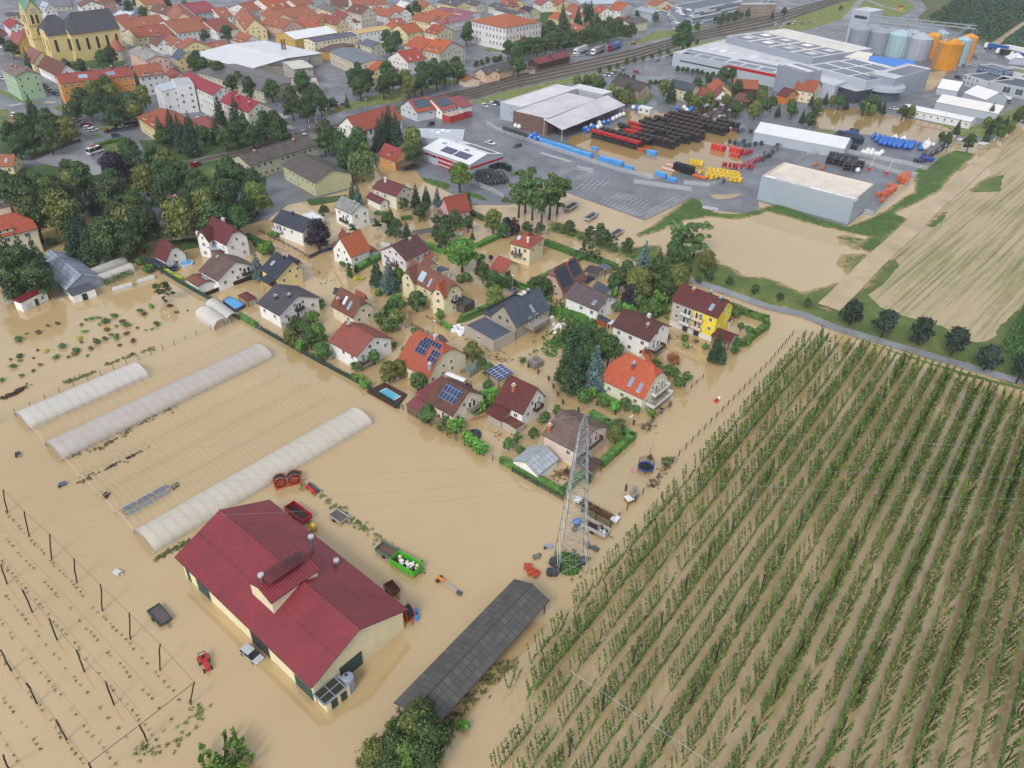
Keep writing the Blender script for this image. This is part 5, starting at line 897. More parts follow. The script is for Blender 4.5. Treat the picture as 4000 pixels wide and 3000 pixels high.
town('second maroon-roofed block','white apartment block with deep red roof and brick chimneys, nearer the trees',[('t00',(1890,875),(2138,975),(2350,930),h2_-.5,h2_+3,'#cfcac0','H#8a1f2c#7c1b27',dict(oh=.2,ch=[(.2,.95,1,1.6,'#a5382c'),(.4,.7,0,1.4,'#a5382c'),(.6,.95,1,1.6,'#a5382c'),(.85,.6,0,1.4,'#a5382c')]))],nm='apartment_block',cat='apartment block')
town('large hipped orange-brown roof complex','low yellow complex with large orange-brown hipped roofs behind the spruces',[('t00',(1180,1015),(1350,1125),(1640,1030),6,10.5,'#cfc28a','T#a04f34#94492f',dict(c=(.9,.9),dorm=[(0,.3,3,.1,.5),(0,.7,3,.1,.5)])),('t00',(1640,1040),(1760,1130),(1960,1110),3.4,5.6,'#cfc28a','Tr',dict(c=(.8,.8)))],nm='care_home',cat='building')
town('row of car ports','long flat dark blue car port in the apartment car park',[('t00',(850,1000),(862,1030),(1215,968),2.7,2.9,'#4a5260','F#6b7686#7b8696',dict(posts=1,shed=1,win=None,oh=.2))],nm='carport',cat='carport')
town('tiny orange garage','tiny orange garage with a dark flat roof at the foot of the orange block',[('t00',(540,895),(560,925),(625,908),3,3,'#c98a3c','F#4f545c#5b6068',dict(flat=1,par=.1,win=None))],nm='garage',cat='garage')
town('orange house in the conifers','orange-tiled house half hidden by the dark conifers at the left',[('t00',(60,1060),(110,1140),(270,1060),4,7,WH,'To')]);town('orange roof at the left edge','orange-tiled house roof cut off by the left edge beside the drive',[('t00',(-60,1440),(115,1435),(100,1320),3.5,6.5,'#d8c49a','To',dict(W=9,sky=[(0,.6,.5,1,1.4)]))])
town('pink-tiled cream house','cream gabled house with a dusty pink tile roof below the church',[('i',(190,1110),(378,1228),(625,1078),5.5,11,'#ddd0a0','T#93605e#86504c')]);town('brown-roofed barn by the church','white barn with a long rusty brown roof below the church',[('i',(470,1280),(870,1478),(1190,1370),4.6,10,WH,'T#6b402c#7b4a32')]);town('small dark shed by the church','small black timber shed at the foot of the church wall',[('i',(915,1165),(1000,1240),(1110,1210),2.6,4,'#3a3430','T#3b3432#453d3a',dict(win=None))])
town('yellow gabled house','yellow gabled house with a pink-red roof left of the church tower',[('i',(-90,800),(108,885),(388,850),7,12.5,'#d9b25a','T#a5585a#984c4c')])
H_={'y':'#dccb98','w':'#e0e0de','p':'#d6b0a0','g':'#a9b0bc','c':'#d3c8a8','e':'#c5c0b0'}
rows_=[('t00',(20,200),(80,250),(200,215),6,9,'w','T#a02c28#8e2824','white'),('t00',(75,330),(180,355),(215,250),5,9,'w','Tr','white'),('t00',(0,340),(70,290),(10,270),5,8,'w','Tr','white'),('t00',(150,155),(250,150),(240,120),4,5,'c','Tr','cream'),('t00',(50,140),(230,128),(215,100),3,4,'e','Sd','grey'),('t00',(340,110),(480,100),(470,80),4,5,'w','Sn','pale'),('t00',(330,70),(385,90),(425,55),6,10,'w','H#a9b3c4#9aa5b8','white'),('t00',(660,30),(690,60),(870,20),12,15,'w','Tb','tall white'),('t00',(710,100),(800,130),(875,80),5,9,'w','Tb','white'),('t00',(880,20),(1000,0),(960,-30),11,13,'p','Tr','pink'),('t00',(960,130),(1090,150),(1180,110),5,7,'w','H#c3cbd6#b5bdc9','white'),('t00',(1240,40),(1430,25),(1400,-20),9,11,'y','To','yellow'),('t00',(1285,90),(1440,135),(1500,80),6,10,'w','Tb','white'),('t00',(1430,95),(1480,190),(1690,150),7,12,'c','To','cream'),('t00',(1680,118),(1898,92),(1870,10),8,12,'g','H#8a2432#7e2030','blue-grey'),('t00',(1900,150),(2020,138),(1990,80),6,10,'w','To','white'),('t00',(1030,235),(1240,195),(1180,120),6,10,'e','To','grey'),('t00',(1110,275),(1480,225),(1450,150),7,12,'e','To','grey'),('t00',(1180,330),(1500,290),(1450,230),6,10,'c','T#a5563a#8a4630','cream'),('t00',(1530,290),(1862,245),(1830,155),6,11,'w','To','white'),('t00',(1875,278),(2065,248),(2015,165),5,10,'w','Tr','white'),('t00',(2020,140),(2110,260),(2300,240),7,13,'y','To','yellow'),('t00',(1260,300),(1420,330),(1500,300),6,7,'y','H#7a2a3a#6f2635','cream'),('t00',(1285,365),(1350,405),(1410,345),5,9,'w','Tb','white'),('t00',(1400,350),(1470,400),(1570,345),6,9,'w','To','white'),('t00',(1500,395),(1555,432),(1815,395),6,10,'y','To','yellow'),('t00',(1815,440),(2015,408),(1980,350),4,6.5,'c','To','cream'),('t00',(1990,345),(2100,380),(2195,330),5,9,'w','To','white'),('t00',(1475,490),(1540,525),(1630,475),6,10,'y','H#3a4860#445470','yellow'),('t00',(1105,440),(1255,525),(1440,490),9,11,'p','S#9a9a98#8a8a8a','pale'),('t00',(1420,640),(1500,690),(1590,650),4,7,'c','Tr','cream'),('t01',(-40,100),(120,60),(60,0),7,11,'w','To','white'),('t01',(120,80),(320,50),(280,-10),8,13,'w','TO','white'),('t01',(345,50),(510,25),(480,-10),9,12,'w','To','white'),('t01',(510,60),(640,100),(720,60),9,11,'c','Sg','cream'),('t01',(640,60),(800,60),(780,20),9,12,'w','Tb','white'),('t01',(255,165),(548,128),(500,50),6,10,'w','To','white'),('t01',(30,200),(225,250),(310,195),6,10,'p','To','pink'),('t01',(30,120),(150,180),(250,130),6,10,'c','To','cream'),('t01',(300,200),(480,230),(500,150),5,9,'y','To','yellow'),('t01',(360,230),(540,235),(520,190),5,7,'c','TO','cream'),('t01',(510,175),(690,222),(785,200),6,10,'y','Tr','cream'),('t01',(640,130),(755,180),(845,170),6,10,'w','Tr','white'),('t01',(845,195),(940,190),(920,160),6,7,'w','Tb','white'),('t01',(775,95),(905,125),(978,90),11,15,'e','Tb','grey'),('t01',(980,110),(1150,155),(1212,125),7,11,'w','To','white'),('t01',(1125,95),(1225,130),(1310,105),7,11,'w','To','white'),('t01',(1200,50),(1270,85),(1330,50),6,10,'y','H#d0d0cf#c0c0c0','yellow'),('t01',(840,50),(1140,40),(1100,-20),7,11,'w','To','white'),('t01',(1350,40),(1440,85),(1500,45),6,10,'y','To','yellow'),('t01',(1335,168),(1505,200),(1592,170),6,10,'y','To','pale yellow'),('t01',(1445,110),(1600,165),(1760,130),5,7,'w','TO','white'),('t01',(1600,215),(1890,150),(1850,110),6,7.5,'w','H#8f4a60#834256','white'),('t01',(1550,80),(1850,130),(1880,100),6,7,'w','H#85405a#7a3a52','white'),('t01',(1170,215),(1290,205),(1260,180),5,8,'w','To','white'),('t01',(1105,225),(1200,275),(1260,235),5,8,'c','TO','cream'),('t01',(1450,265),(1305,292),(1200,252),6.5,10.5,'y','TO','pale yellow'),('t01',(1450,275),(1560,300),(1760,278),6,10,'c','T#a85034#94462e','cream'),('t01',(1480,210),(1600,225),(1610,185),5,8,'w','To','white'),('t01',(1480,505),(1312,542),(1165,492),7,11.5,'w','T#b54a34#a0422e','white'),('t01',(1275,392),(1420,430),(1500,350),9,13,'e','T#b85a38#a85030','pale grey'),('t01',(1435,432),(1582,465),(1818,415),9.5,14.5,'e','T#c2602e#b05428','pale yellow-green'),('t01',(1560,20),(1730,60),(1740,15),5,8,'y','Td','yellow'),('t01',(1740,20),(1900,55),(1900,25),5,8,'e','Td','grey'),('t01',(2050,80),(2230,130),(2250,95),7,8,'w','Td','white'),('t01',(2000,50),(2120,80),(2150,45),5,7,'e','Td','grey'),('t01',(870,560),(1010,620),(1130,560),4,8,'y','TO','cream'),('t01',(1120,600),(1190,640),(1250,615),3,5,'w','Tr','low white'),('t01',(2100,20),(2200,55),(2260,20),5,9,'y','TO','cream'),('t02',(-30,60),(60,60),(130,20),5,9,'p','Tr','pink'),('t02',(40,100),(130,120),(190,90),5,8.5,'c','Tk','cream'),('t02',(180,20),(250,50),(310,15),5,9,'w','T#a0565a#924c50','white'),('t02',(305,30),(380,55),(470,25),5,9,'y','To','cream'),('t02',(0,130),(60,140),(100,105),5,8,'w','Tr','white'),('t02',(450,75),(540,120),(590,80),5,9,'w','To','white'),('t02',(470,145),(555,170),(640,130),4,7,'c','TO','cream'),('t02',(310,150),(400,170),(430,130),4,7,'y','TO','cream'),('t02',(560,60),(620,90),(660,45),5,8,'w','Td','white'),('t02',(680,90),(750,120),(830,90),6,10,'w','T#b55a40#a34e38','white'),('t02',(825,80),(940,95),(1018,50),6,10,'w','TO','white'),('t02',(590,220),(680,255),(700,190),4,7,'c','Tb','cream'),('t02',(460,245),(560,290),(630,250),5,8.5,'y','To','cream'),('t02',(0,360),(120,385),(225,335),5,6,'y','To','low'),('t02',(1160,30),(1240,55),(1310,15),6,10,'c','To','cream'),('t02',(1050,80),(1210,120),(1305,95),6,7.5,'g','H#99a2b0#8c95a4','grey'),('t02',(1280,70),(1340,90),(1380,65),4,6,'w','To','white'),('t02',(600,40),(940,30),(900,-40),6,8,'g','H#b0bac8#a2adbc','grey'),('t00',(430,60),(620,50),(560,-40),3,3.4,'e','F#6b7078#7b8088','low'),('t02',(850,180),(960,200),(1000,160),4,6,'c','T#9a3a40#8a3238','cream')]
RN={'o':'orange-tiled','O':'bright orange','r':'red-tiled','b':'brown','d':'dark grey','g':'grey','k':'anthracite','n':'brown-grey','m':'maroon'}
AUTO=[]
for fr,A,Bq,C,he,hr,wc,rf,cn in rows_:
 e,ks=B('town_house',None,'house',[(fr,A,Bq,C,he,hr,H_[wc],rf,dict(ch=[(.3,.9,0,1.2,'#a5583f')]if RNG.random()<.6 else[],oh=.35,sky=[(0,.5,.5,.9,1.4)]if RNG.random()<.3 else[],dorm=[(0,.3,1.8,.15,.5),(0,.7,1.8,.15,.5)]if(RNG.random()<.25 and hr-he>3.5)else[]))],far=True,win=TW)
 rn=RN.get(rf[1])if rf[1]!='#' else{'8':'maroon','7':'dark red','a':'orange-red','b':'red','c':'pale metal','d':'white metal','3':'dark blue','9':'light grey','6':'grey flat'}.get(rf[2-0],'red-brown')
 AUTO.append((e,'%s town house with %s roof'%(cn,rn)))
hsch=HG('t01',1890,375,1858,182)
town('big white school','big white three-storey school with an orange hipped roof and long window rows',[('t01',(1858,182),(2160,248),(2464,190),hsch,hsch+5,'#d9d7da','T#b5643c#a65832',dict(c=(.9,.9),oh=.4))],nm='school',cat='school',win=dict(s=(1.3,2.2),d=3.0,st=4.0,top=1.8))
town('white-roofed works hall','works hall with a plain white roof and yellow gable in the factory block',[('t01',(335,342),(705,282),(680,215),6.5,9,'#c9a850','H#dcdee2#cdd0d6',dict(oh=.2))],nm='works_hall',cat='factory')
town('long slate-roofed works hall','long cream works hall with a slate-blue roof in the middle of the factory block',[('t01',(500,362),(878,302),(858,266),8,9,CR,'F#555c6b#626978',dict(oh=.2))],nm='works_hall',cat='factory');town('works hall with the striped roof','white works hall with a roof striped maroon, yellow and white',[('t01',(880,292),(1172,248),(1100,218),8,9,WH,'H#c9b06a#8a4258',dict(oh=.2))],nm='works_hall',cat='factory')
town('curved dark works roof','long works hall with a broad dark grey-blue shallow roof beside the poplars',[('t01',(632,445),(880,558),(1152,528),7,8.6,'#c5bea8','H#5f6a76#6f7a86',dict(oh=.2))],nm='works_hall',cat='factory');town('low maroon-black works roof','low works wing with a dull maroon-black roof',[('t01',(530,435),(640,452),(985,405),5,6,'#b58a3a','F#5a4548#66504f',{})],nm='works_hall',cat='factory');town('small slate works wing','small cream works wing with a slate roof beside a tall conifer',[('t01',(890,375),(990,405),(1130,385),6,8,'#c9c4b0','F#566070#626c7c',{})],nm='works_hall',cat='factory')
for la,bl in[('wide white-roofed works hall with two rust-brown chimneys in front',('t01',(-570,470),(-60,600),(530,450),6,7.5,'#b5b0a5','H#d3d6dc#c3c8d0',dict(win=None))),('dark grey works roof running beside the white one',('t01',(-520,620),(60,790),(300,720),6,7.5,'#bdb8a6','H#5d5a5e#6a676a',dict(W=26))),('slate grey works roof behind the loading canopy',('t01',(30,560),(440,560),(690,500),6,6.6,'#8a857c','F#5b5c64#68696f',dict(W=24,win=None))),('small works block with pale roof and maroon lean-to',('t01',(320,600),(500,580),(460,510),9,9.6,'#a8a8a0','F#c9c6bd#b5b2a8',{})),('works gatehouse with maroon-trimmed flat roof',('t01',(300,720),(540,710),(760,640),7.5,7.5,'#bdb6a4','F#bdbab5#a8a5a0',dict(flat=1,par=.3,cope='#7a2530',W=11)))]:
 town(la.split(' with')[0],la,[bl],nm='works_hall',cat='factory')
for x_ in(228,250):
 a=G('t01',x_+15,530);b=MB();h=HG('t01',x_+15,530,x_-12,340);b.tube(a,a+Vector((0,0,h)),.7,mat('plain','#6b4a3c'),10,.5);tag(b.build('factory_chimney',None,a),'rust-brown steel factory chimney, %s of the pair'%('left' if x_==228 else 'right'),'chimney')
 # ---------------------------------------------------------------- polytunnels and frames
def tunnel(lab,p1,p2,w,h,arc=14,film='#dadad8',film2='#c4beb0',name='polytunnel',hoop=2.0):
 """p1,p2: ground points at the middle of both ends"""
 d=p2-p1;L_=d.length;d.normalize();n=Vector((-d.y,d.x,0));fm=mat('film',film,film2);hm=mat('metal','#b8bcc0')
 def arcp(s,r=1.0):return[p1+d*s+n*(w/2*r*math.cos(t))*(1 if abs(math.cos(t))<.98 else 1)+Vector((0,0,h*r*math.sin(t)**.8 if math.sin(t)>0 else 0))for t in[math.pi*i/arc for i in range(arc+1)]]
 e=empty(name,p1,0,lab,'polytunnel',None);b=MB();ns=max(2,int(L_/hoop));al=[0]
 for i in range(ns):
  s0,s1=L_*i/ns,L_*(i+1)/ns;A,Mi,B_=arcp(s0),arcp((s0+s1)/2,.995),arcp(s1)
  for X0,X1,u0,u1 in((A,Mi,s0,(s0+s1)/2),(Mi,B_,(s0+s1)/2,s1)):
   for j in range(arc):b.face([X0[j],X1[j],X1[j+1],X0[j+1]],fm,[(u0,j*.8),(u1,j*.8),(u1,j*.8+.8),(u0,j*.8+.8)])
 for X0 in(arcp(0.0),arcp(L_)):
  pass
 b.build('film',e,p1,smooth=True);b=MB()
 for i in range(ns+1):
  X0=arcp(L_*i/ns,1.0);b.path(X0,.03 if i not in(0,ns)else .09,hm,4)
 b.build('hoops',e,p1);LM.append((lab.split(',')[0],p1.lerp(p2,.5)));return e
def tun(lab,fr1,a1,fr2,a2,w,h,side=1,**k):
 """a1,a2: near (lower-right) base edge points"""
 p,q=G(fr1,*a1),G(fr2,*a2);d=(q-p).normalized();n=Vector((-d.y,d.x,0))*w/2*side;return tunnel(lab,p+n,q+n,w,h,**k)
t1a,t1b,t2a,t2b,t3a,t3b=G('P',116.6,1682),G('P',583,1476),G('P',244,1802),G('P',1066,1400),G('P',603.5,2164),G('P',1455,1660)
tun('long film tunnel, topmost of the three','P',(116.6,1682),'P',(583,1476),7.6,2.4);tun('long film tunnel, middle of the three, with stained pinkish film','P',(244,1802),'P',(1066,1400),7.6,2.4,film='#c9c5c4',film2='#b9a898');tun('long film tunnel, lowest of the three, next to the brick-red barn roof','P',(603.5,2164),'P',(1455,1660),7.6,2.4,film='#d6d3cb',film2='#c9bfa8')
def hoops(lab,p,q,w,n_,h=2.3):
 d=(q-p);L_=d.length;d.normalize();n=Vector((-d.y,d.x,0));b=MB();m=mat('plain','#c4b898')
 for i in range(n_+1):
  c=p+d*(L_*i/n_);pts=[c+n*(w/2*math.cos(t))+Vector((0,0,h*max(0,math.sin(t))**.8))for t in[math.pi*j/9 for j in range(10)]];b.path(pts,.022 if i else .06,m,3)
 for y,z in((0,h),(-w/2,.9),(w/2,.9)):b.tube(p+n*y+Vector((0,0,z)),q+n*y+Vector((0,0,z)),.035,m,3)
 o=b.build('hoop_frame',None,p);tag(o,lab,'tunnel frame','bare hoops of the uncovered film tunnels')
dd=(t2b-t2a).normalized();nn=Vector((-dd.y,dd.x,0));
wA=(t3a+(t3b-t3a).normalized()*0-t2a).dot(-nn);wd=(wA-7.6)/4
for i,lb in enumerate(['first','second','third','fourth']):
 a0=t2a.lerp(t3a,(i+.5)/4.0*(wA-7.6)/wA);b0=t2b.lerp(t3b,(i+.5)/4.0*(wA-7.6)/wA);hoops('bare hoop frame of an uncovered tunnel, %s below the middle film tunnel'%lb,a0,b0,wd*.97,44)
a0=t1a+(t1b-t1a).normalized()*0-nn*3.6;hoops('bare hoop frame between the topmost and the middle film tunnels',a0,a0+dd*100,6.6,50)
p1=G('t20',1075,1130);p2=G('t20',1465,915);o_=MB();dx=(p2-p1);n_=Vector((-dx.y,dx.x,0)).normalized()
for s_ in(-1,1):
 for i in range(3):o_.box(p1.lerp(p2,(i+.5)/3)+n_*s_*.85+Vector((0,0,.6)),(dx.length/3-.4,.06,.9),mat('glass','#6a7a90'),math.atan2(dx.y,dx.x))
o_.box(p1.lerp(p2,.5)+Vector((0,0,1.1)),(dx.length,.5,.08),mat('metal','#7f8aa0'),math.atan2(dx.y,dx.x))
for i in range(7):o_.box(p1.lerp(p2,i/6)+Vector((0,0,.6)),(.1,1.8,.1),mat('metal','#7f8aa0'),math.atan2(dx.y,dx.x))
tag(o_.build('seedling_bench',None,p1),'long blue-grey glazed cold frame standing in one bare tunnel frame','cold frame')
for lab,A,B_,w,h in[('small film tunnel, upper of the pair with bean poles in front',(800,745),(1110,625),3.2,2.2),('small film tunnel, lower of the pair, behind the climbing beans',(880,800),(1172,690),3.6,2.4),('low film tunnel, left of two little ones',(980,868),(1150,820),2.0,1.1),('low film tunnel, right of two little ones',(1195,800),(1342,755),2.0,1.1)]:
 tun(lab,'t10',A,'t10',B_,w,h,hoop=1.6)
tun('fat short film tunnel at the nursery fence corner','t10',(1850,1200),'t10',(1690,1085),5.0,2.6,side=-1,hoop=1.6);tun('narrower short film tunnel against the green screen fence','t10',(1960,1135),'t10',(1780,1000),4.0,2.2,side=-1,hoop=1.6)
tun('green-grey round garden greenhouse beside the white terrace shelter','e',(1050,545),'e',(1195,445),3.0,2.0,film='#6f8a86',film2='#4f6a68',hoop=1.2);tun('small pale film greenhouse in front of the plum-roofed house','t11',(1105,455),'t11',(1180,470),2.4,1.6,side=-1,film='#c5cdd2',hoop=1.2);tun('tiny green film frame in the orchard garden','t11',(1715,395),'t11',(1780,385),2.0,1.2,film='#7f9f96',hoop=1)
# glasshouse
gk=Blk('t10',(300,640),(568,845),(800,820),2.2,5.0,W=11)
B('glasshouse','old blue-grey glasshouse with patchy whitewashed panes beside the big left tree','greenhouse',[('t10',(300,620),(568,850),(795,800),2.2,5.2,'#8a94a4','S#a5b0c0#4a586c',dict(W=10.5,win=None,oh=.1)),('t10',(570,850),(620,900),(800,815),2.4,2.7,WH,'F#4a4f58#5a5f68',dict(shed=1,win=None,oh=.15,door=[(1,.5,1.4,2,'#2b2f34')]))])
# ---------------------------------------------------------------- fences
def fence(label,pts,h,kind='mesh',post='#3a4a42',gap=3.0,name='fence',z=0.0,fill='#2f4a44',w=.05,group=None):
 c=[G(*p,)if not isinstance(p,Vector)else p for p in pts];c0=c[0].copy();e=empty(name,c0,0,label,'fence',group);pb=MB();fb=MB();pm=mat('plain',post)
 fm=mat('mesh',fill)if kind=='mesh' else mat('plain',fill)
 for p,q in zip(c,c[1:]):
  d=q-p;L_=d.length;n=max(1,round(L_/gap));a=math.atan2(d.y,d.x)
  for i in range(n+1):pb.box(p.lerp(q,i/n)-c0+Vector((0,0,z+h/2)),(.1+w,.1+w,h+.3),pm,a)
  if kind=='wire':
   for k in(.3,.6,.95):fb.tube(p-c0+Vector((0,0,z+h*k)),q-c0+Vector((0,0,z+h*k)),.02,fm,3,cap=False)
  elif kind=='rail':
   for k in(.3,.6,.95):fb.box((p+q)/2-c0+Vector((0,0,z+h*k)),(L_,.05,.09),fm,a)
   k=.4
   while k<L_:fb.box(p+d*(k/L_)-c0+Vector((0,0,z+h*.5)),(.05,.04,h*.85),fm,a);k+=.55
  elif kind=='boards':fb.box((p+q)/2-c0+Vector((0,0,z+h*.5)),(L_,.07,h*.9),fm,a)
  else:fb.box((p+q)/2-c0+Vector((0,0,z+h*.52)),(L_,.03,h*.92),fm,a)
 pb.build('posts',e);fb.build({'wire':'wires','rail':'rails','boards':'boards'}.get(kind,'netting'),e);return e
fence('long dark green screen fence between the nursery and the housing estate',[('a',330,925),('a',880,1270),('a',1540,1640),('t10',2060,1110)],1.7,'boards','#2b4038',fill='#24443f')
fence('dark green screen fence continuing from the nursery to the pool',[('t11',0,1175),('t11',250,1315),('t11',500,1455),('t11',885,1659),('t21',1240,215)],1.6,'boards','#26362f',fill='#26382f')
fence('thin wire garden fence below the vine-clad house',[('t21',1270,225),('t21',1510,370),('t21',1880,580),('t21',2130,700)],1.5,'wire','#4a4a40',2.4,fill='#6a665a');fence('green mesh fence below the clipped hedge of the pale garage',[('t22',0,760),('t22',440,1010)],1.4,'mesh','#2b4a3e')
fence('long wire fence between the hop garden and the flooded lane',[('t22',850,1235),('t22',1260,820),('t22',1500,560),('t22',2050,0),('t13',20,1470),('t13',210,1240),('t13',320,1235),('t13',600,1330),('t13',1000,1460),('t13',1500,1620),('t23',2212,190)],1.6,'wire','#3d3a34',3.0,fill='#6a6258');fence('green net fence round the woodpile corner',[('t22',600,1110),('t22',850,1245)],1.4,'mesh','#2b4a3e')
fence('wire fence along the nursery beds above the topmost film tunnel',[('t10',2060,1110),('t10',1700,1240),('t10',1100,1500),('t20',640,20),('t20',0,330)],1.5,'wire','#8a8678',3.5,fill='#8a8678');fence('grey garden wall fence of the long white villa',[('t11',30,345),('t11',240,450),('t11',460,572),('t11',560,525),('t11',655,490)],1.1,'rail','#6b6055',fill='#5b524a');fence('slate-blue boundary wall by the purple-leaved tree',[('t11',470,575),('t11',560,530),('t11',655,500)],1.2,'boards','#3b4658',fill='#3f4a5e')
fence('dark timber fence in front of the wide brown-roofed house',[('a',1345,1500),('a',1620,1385),('a',1950,1270),('a',2212,1180)],1.4,'boards','#2a201c',fill='#33241f');fence('curved iron garden fence above the solar-roofed house',[('c',1480,370),('c',1590,325),('c',1700,390),('c',1860,470),('c',1990,540)],1.1,'rail','#55504a',2.2,fill='#5b554e');fence('low fence with stone posts in front of the long cream house',[('d',740,1300),('d',840,1350),('d',990,1430)],1.1,'rail','#6b6055',3,fill='#6b6055')
fence('post and wire fence in front of the big orange-roofed house',[('h',205,155),('h',350,245),('h',450,415),('h',560,470),('h',690,425),('h',820,490),('h',950,560),('h',1015,590)],1.2,'wire','#3a3a3a',4,fill='#5b5a55',w=.2);fence('fence with square stone posts right of the balcony house',[('h',1015,590),('h',1082,540),('h',1145,480),('h',1208,432)],1.3,'rail','#6b655c',4,fill='#8a7a68',w=.5);fence('garden fence from the trellis up to the yellow house hedge',[('g',1545,1610),('g',1630,1540),('g',1720,1460)],1.1,'wire','#5a5048',3)
for lb,pts in[('white steel fence with gate along the builders yard road',[('j',0,700),('j',250,830),('j',620,950),('j',900,1040),('t02',560,1370),('t02',900,1480),('t02',1210,1555)]),('white steel fence between the flooded yard and the curved road',[('t02',1480,1600),('t02',1700,1620),('t02',1900,1560),('t02',2130,1380),('t03',0,1350),('t03',110,1280),('t03',390,1110)]),('white steel fence at the right side of the empty car park',[('t12',1145,245),('t12',1350,150),('t12',1560,40),('t02',1540,1659),('t02',1050,1590)]),('white steel fence of the empty car park, upper left side',[('t02',285,1590),('t02',560,1470),('t02',700,1500)]),('round steel fence enclosing the blue tank yard',[('t03',540,1190),('t03',620,1150),('t03',700,1140)]),('steel fence along the front of the blue tank yard',[('t03',540,1200),('t03',560,1290),('t03',700,1330),('t03',980,1390),('t03',1190,1430),('t03',1370,1475),('t03',1600,1260)]),('curved steel fence of the crate yard beside the windowless warehouse',[('t03',215,1420),('t03',330,1350),('t03',450,1335),('t03',850,1430),('t03',1150,1520),('t03',1280,1530),('t13',905,210),('t13',820,190)]),('white rail fence of the car-tyre yard behind the bright green tree',[('k',1200,1385),('k',1700,1590),('t11',2140,60)])]:
 fence(lb,pts,2.0,'mesh','#a5aab0',2.8,fill='#c5c9cc',w=-.02,z=LAND)
fence('brown wooden fence round the dark conifer garden',[('t00',270,1390),('t00',420,1330),('t00',600,1260),('t00',700,1230)],1.6,'boards','#4a3a34',fill='#54423a',z=LAND)
# ---------------------------------------------------------------- vehicles
def car(kind,colr,far=True):
 e=empty('car',(0,0,0));m=mat('paint',colr);gl=mat('glass','#232a33');b=MB();L_,W_,h1,h2={'hatch':(4.2,1.75,.75,1.45),'van':(4.6,1.85,.95,1.85),'sedan':(4.6,1.8,.75,1.42),'bus':(7.0,2.2,1.1,2.7)}[kind]
 prof={'hatch':[(-.5,.3),(-.5,.72),(-.47,.8),(.2,.82),(.5,.62),(.5,.3)],'van':[(-.5,.3),(-.5,.95),(.28,.98),(.5,.72),(.5,.3)],'sedan':[(-.5,.3),(-.5,.75),(.22,.8),(.5,.65),(.5,.3)],'bus':[(-.5,.35),(-.5,1.2),(.4,1.25),(.5,.9),(.5,.35)]}[kind]
 cab={'hatch':[(-.48,0),(-.43,1),(.06,1),(.27,0)],'van':[(-.5,0),(-.49,1),(.08,1),(.3,0)],'sedan':[(-.38,0),(-.22,1),(.02,1),(.22,0)],'bus':[(-.5,0),(-.49,1),(.3,1),(.44,0)]}[kind]
 def loft(pr,wf,mm,bb):
  for y in(-1,1):q=[(x*L_,y*W_/2*w,z)for(x,z),w in zip(pr,wf)];bb.face(q if y<0 else q[::-1],mm)
  n=len(pr)
  for i in range(n):
   j=(i+1)%n;a=pr[i];c=pr[j];bb.face([(a[0]*L_,W_/2*wf[i],a[1]),(c[0]*L_,W_/2*wf[j],c[1]),(c[0]*L_,-W_/2*wf[j],c[1]),(a[0]*L_,-W_/2*wf[i],a[1])],mm)
 loft([(x,z*1.0)for x,z in prof],[.92,1,1,1,1,.92][:len(prof)],m,b)
 z0=prof[2][1]-.02;zz=[(x,z0+(h2-z0)*t)for x,t in cab];loft(zz,[.96,.8,.8,.96],gl,b)
 rf=[(x*.96+(-.004),z0+(h2-z0)*t*1.0)for x,t in cab];b.box(((zz[1][0]+zz[2][0])/2*L_,0,h2+.01),((zz[2][0]-zz[1][0])*L_*.98,W_*.82,.07),m)
 for i,(x,w_)in enumerate(((cab[1][0]+.01,.07),((cab[1][0]+cab[2][0])/2,.07))):
  for y in(-1,1):b.box((x*L_,y*W_*.44,(z0+h2)/2),(.1,.12,h2-z0),m)
 b.box((L_/2-.05,-W_*.33,.6),(.12,.3,.14),mat('plain','#e5e5e0'));b.box((L_/2-.05,W_*.33,.6),(.12,.3,.14),mat('plain','#e5e5e0'));b.box((-L_/2+.03,-W_*.38,.7),(.1,.22,.16),mat('plain','#8a1a1a'));b.box((-L_/2+.03,W_*.38,.7),(.1,.22,.16),mat('plain','#8a1a1a'))
 tgt=b
 b.build('body',e)if not far else None
 tm=mat('plain','#15161a')
 for x in(-.32,.31):
  for y in(-1,1):
   w=MB()if not far else b;w.tube((x*L_,y*(W_/2-.2),.32),(x*L_,y*(W_/2+.01),.32),.33,tm,12)
   if not far:w.build('wheel',e)
 if far:b.build('body',e)
 return e
CP={}
def put_car(kind,colr,fr,x,y,tx,ty,lab,z=LAND,far=True):
 p=G(fr,x,y);q=G(fr,tx,ty);a=math.atan2(q.y-p.y,q.x-p.x);key=(kind,colr,far)
 if key not in CP:CP[key]=car(kind,colr,far);o=CP[key];o.location=p+Vector((0,0,z));o.rotation_euler=(0,0,a)
 else:o=dup(CP[key],p+Vector((0,0,z)),a)
 o['category']='car' if kind!='van' else 'van';CARS.append(o)
 if lab:o['label']=lab;o['done']=1
 else:AUTO.append((o,{'#e8e8ea':'white','#2a2d33':'black','#8a8f96':'grey','#a01c24':'red','#2f4a7a':'blue','#b5bac0':'silver','#b8c81c':'yellow-green'}[colr]+(' van' if kind=='van' else ' parked car')))
 return o
CARS=[]
put_car('hatch','#b5bac0','t30',2175,690,2240,740,'silver car standing deep in brown water in front of the barn doors',-.25,False)
put_car('van','#c9ced6','h',600,290,570,320,None,-.2,False)if 0 else None
o=put_car('van','#e8e8ea','h',606,290,562,325,'white van in the flood between the two spruces near the orange-roofed house',-.35,False);put_car('sedan','#2f4a7a','t12',665,765,620,790,'dark blue car in the flood beside the solar-covered brown house',-.45,False)
rr=random.Random(5);pal=['#e8e8ea','#2a2d33','#8a8f96','#b5bac0','#e8e8ea','#2f4a7a']
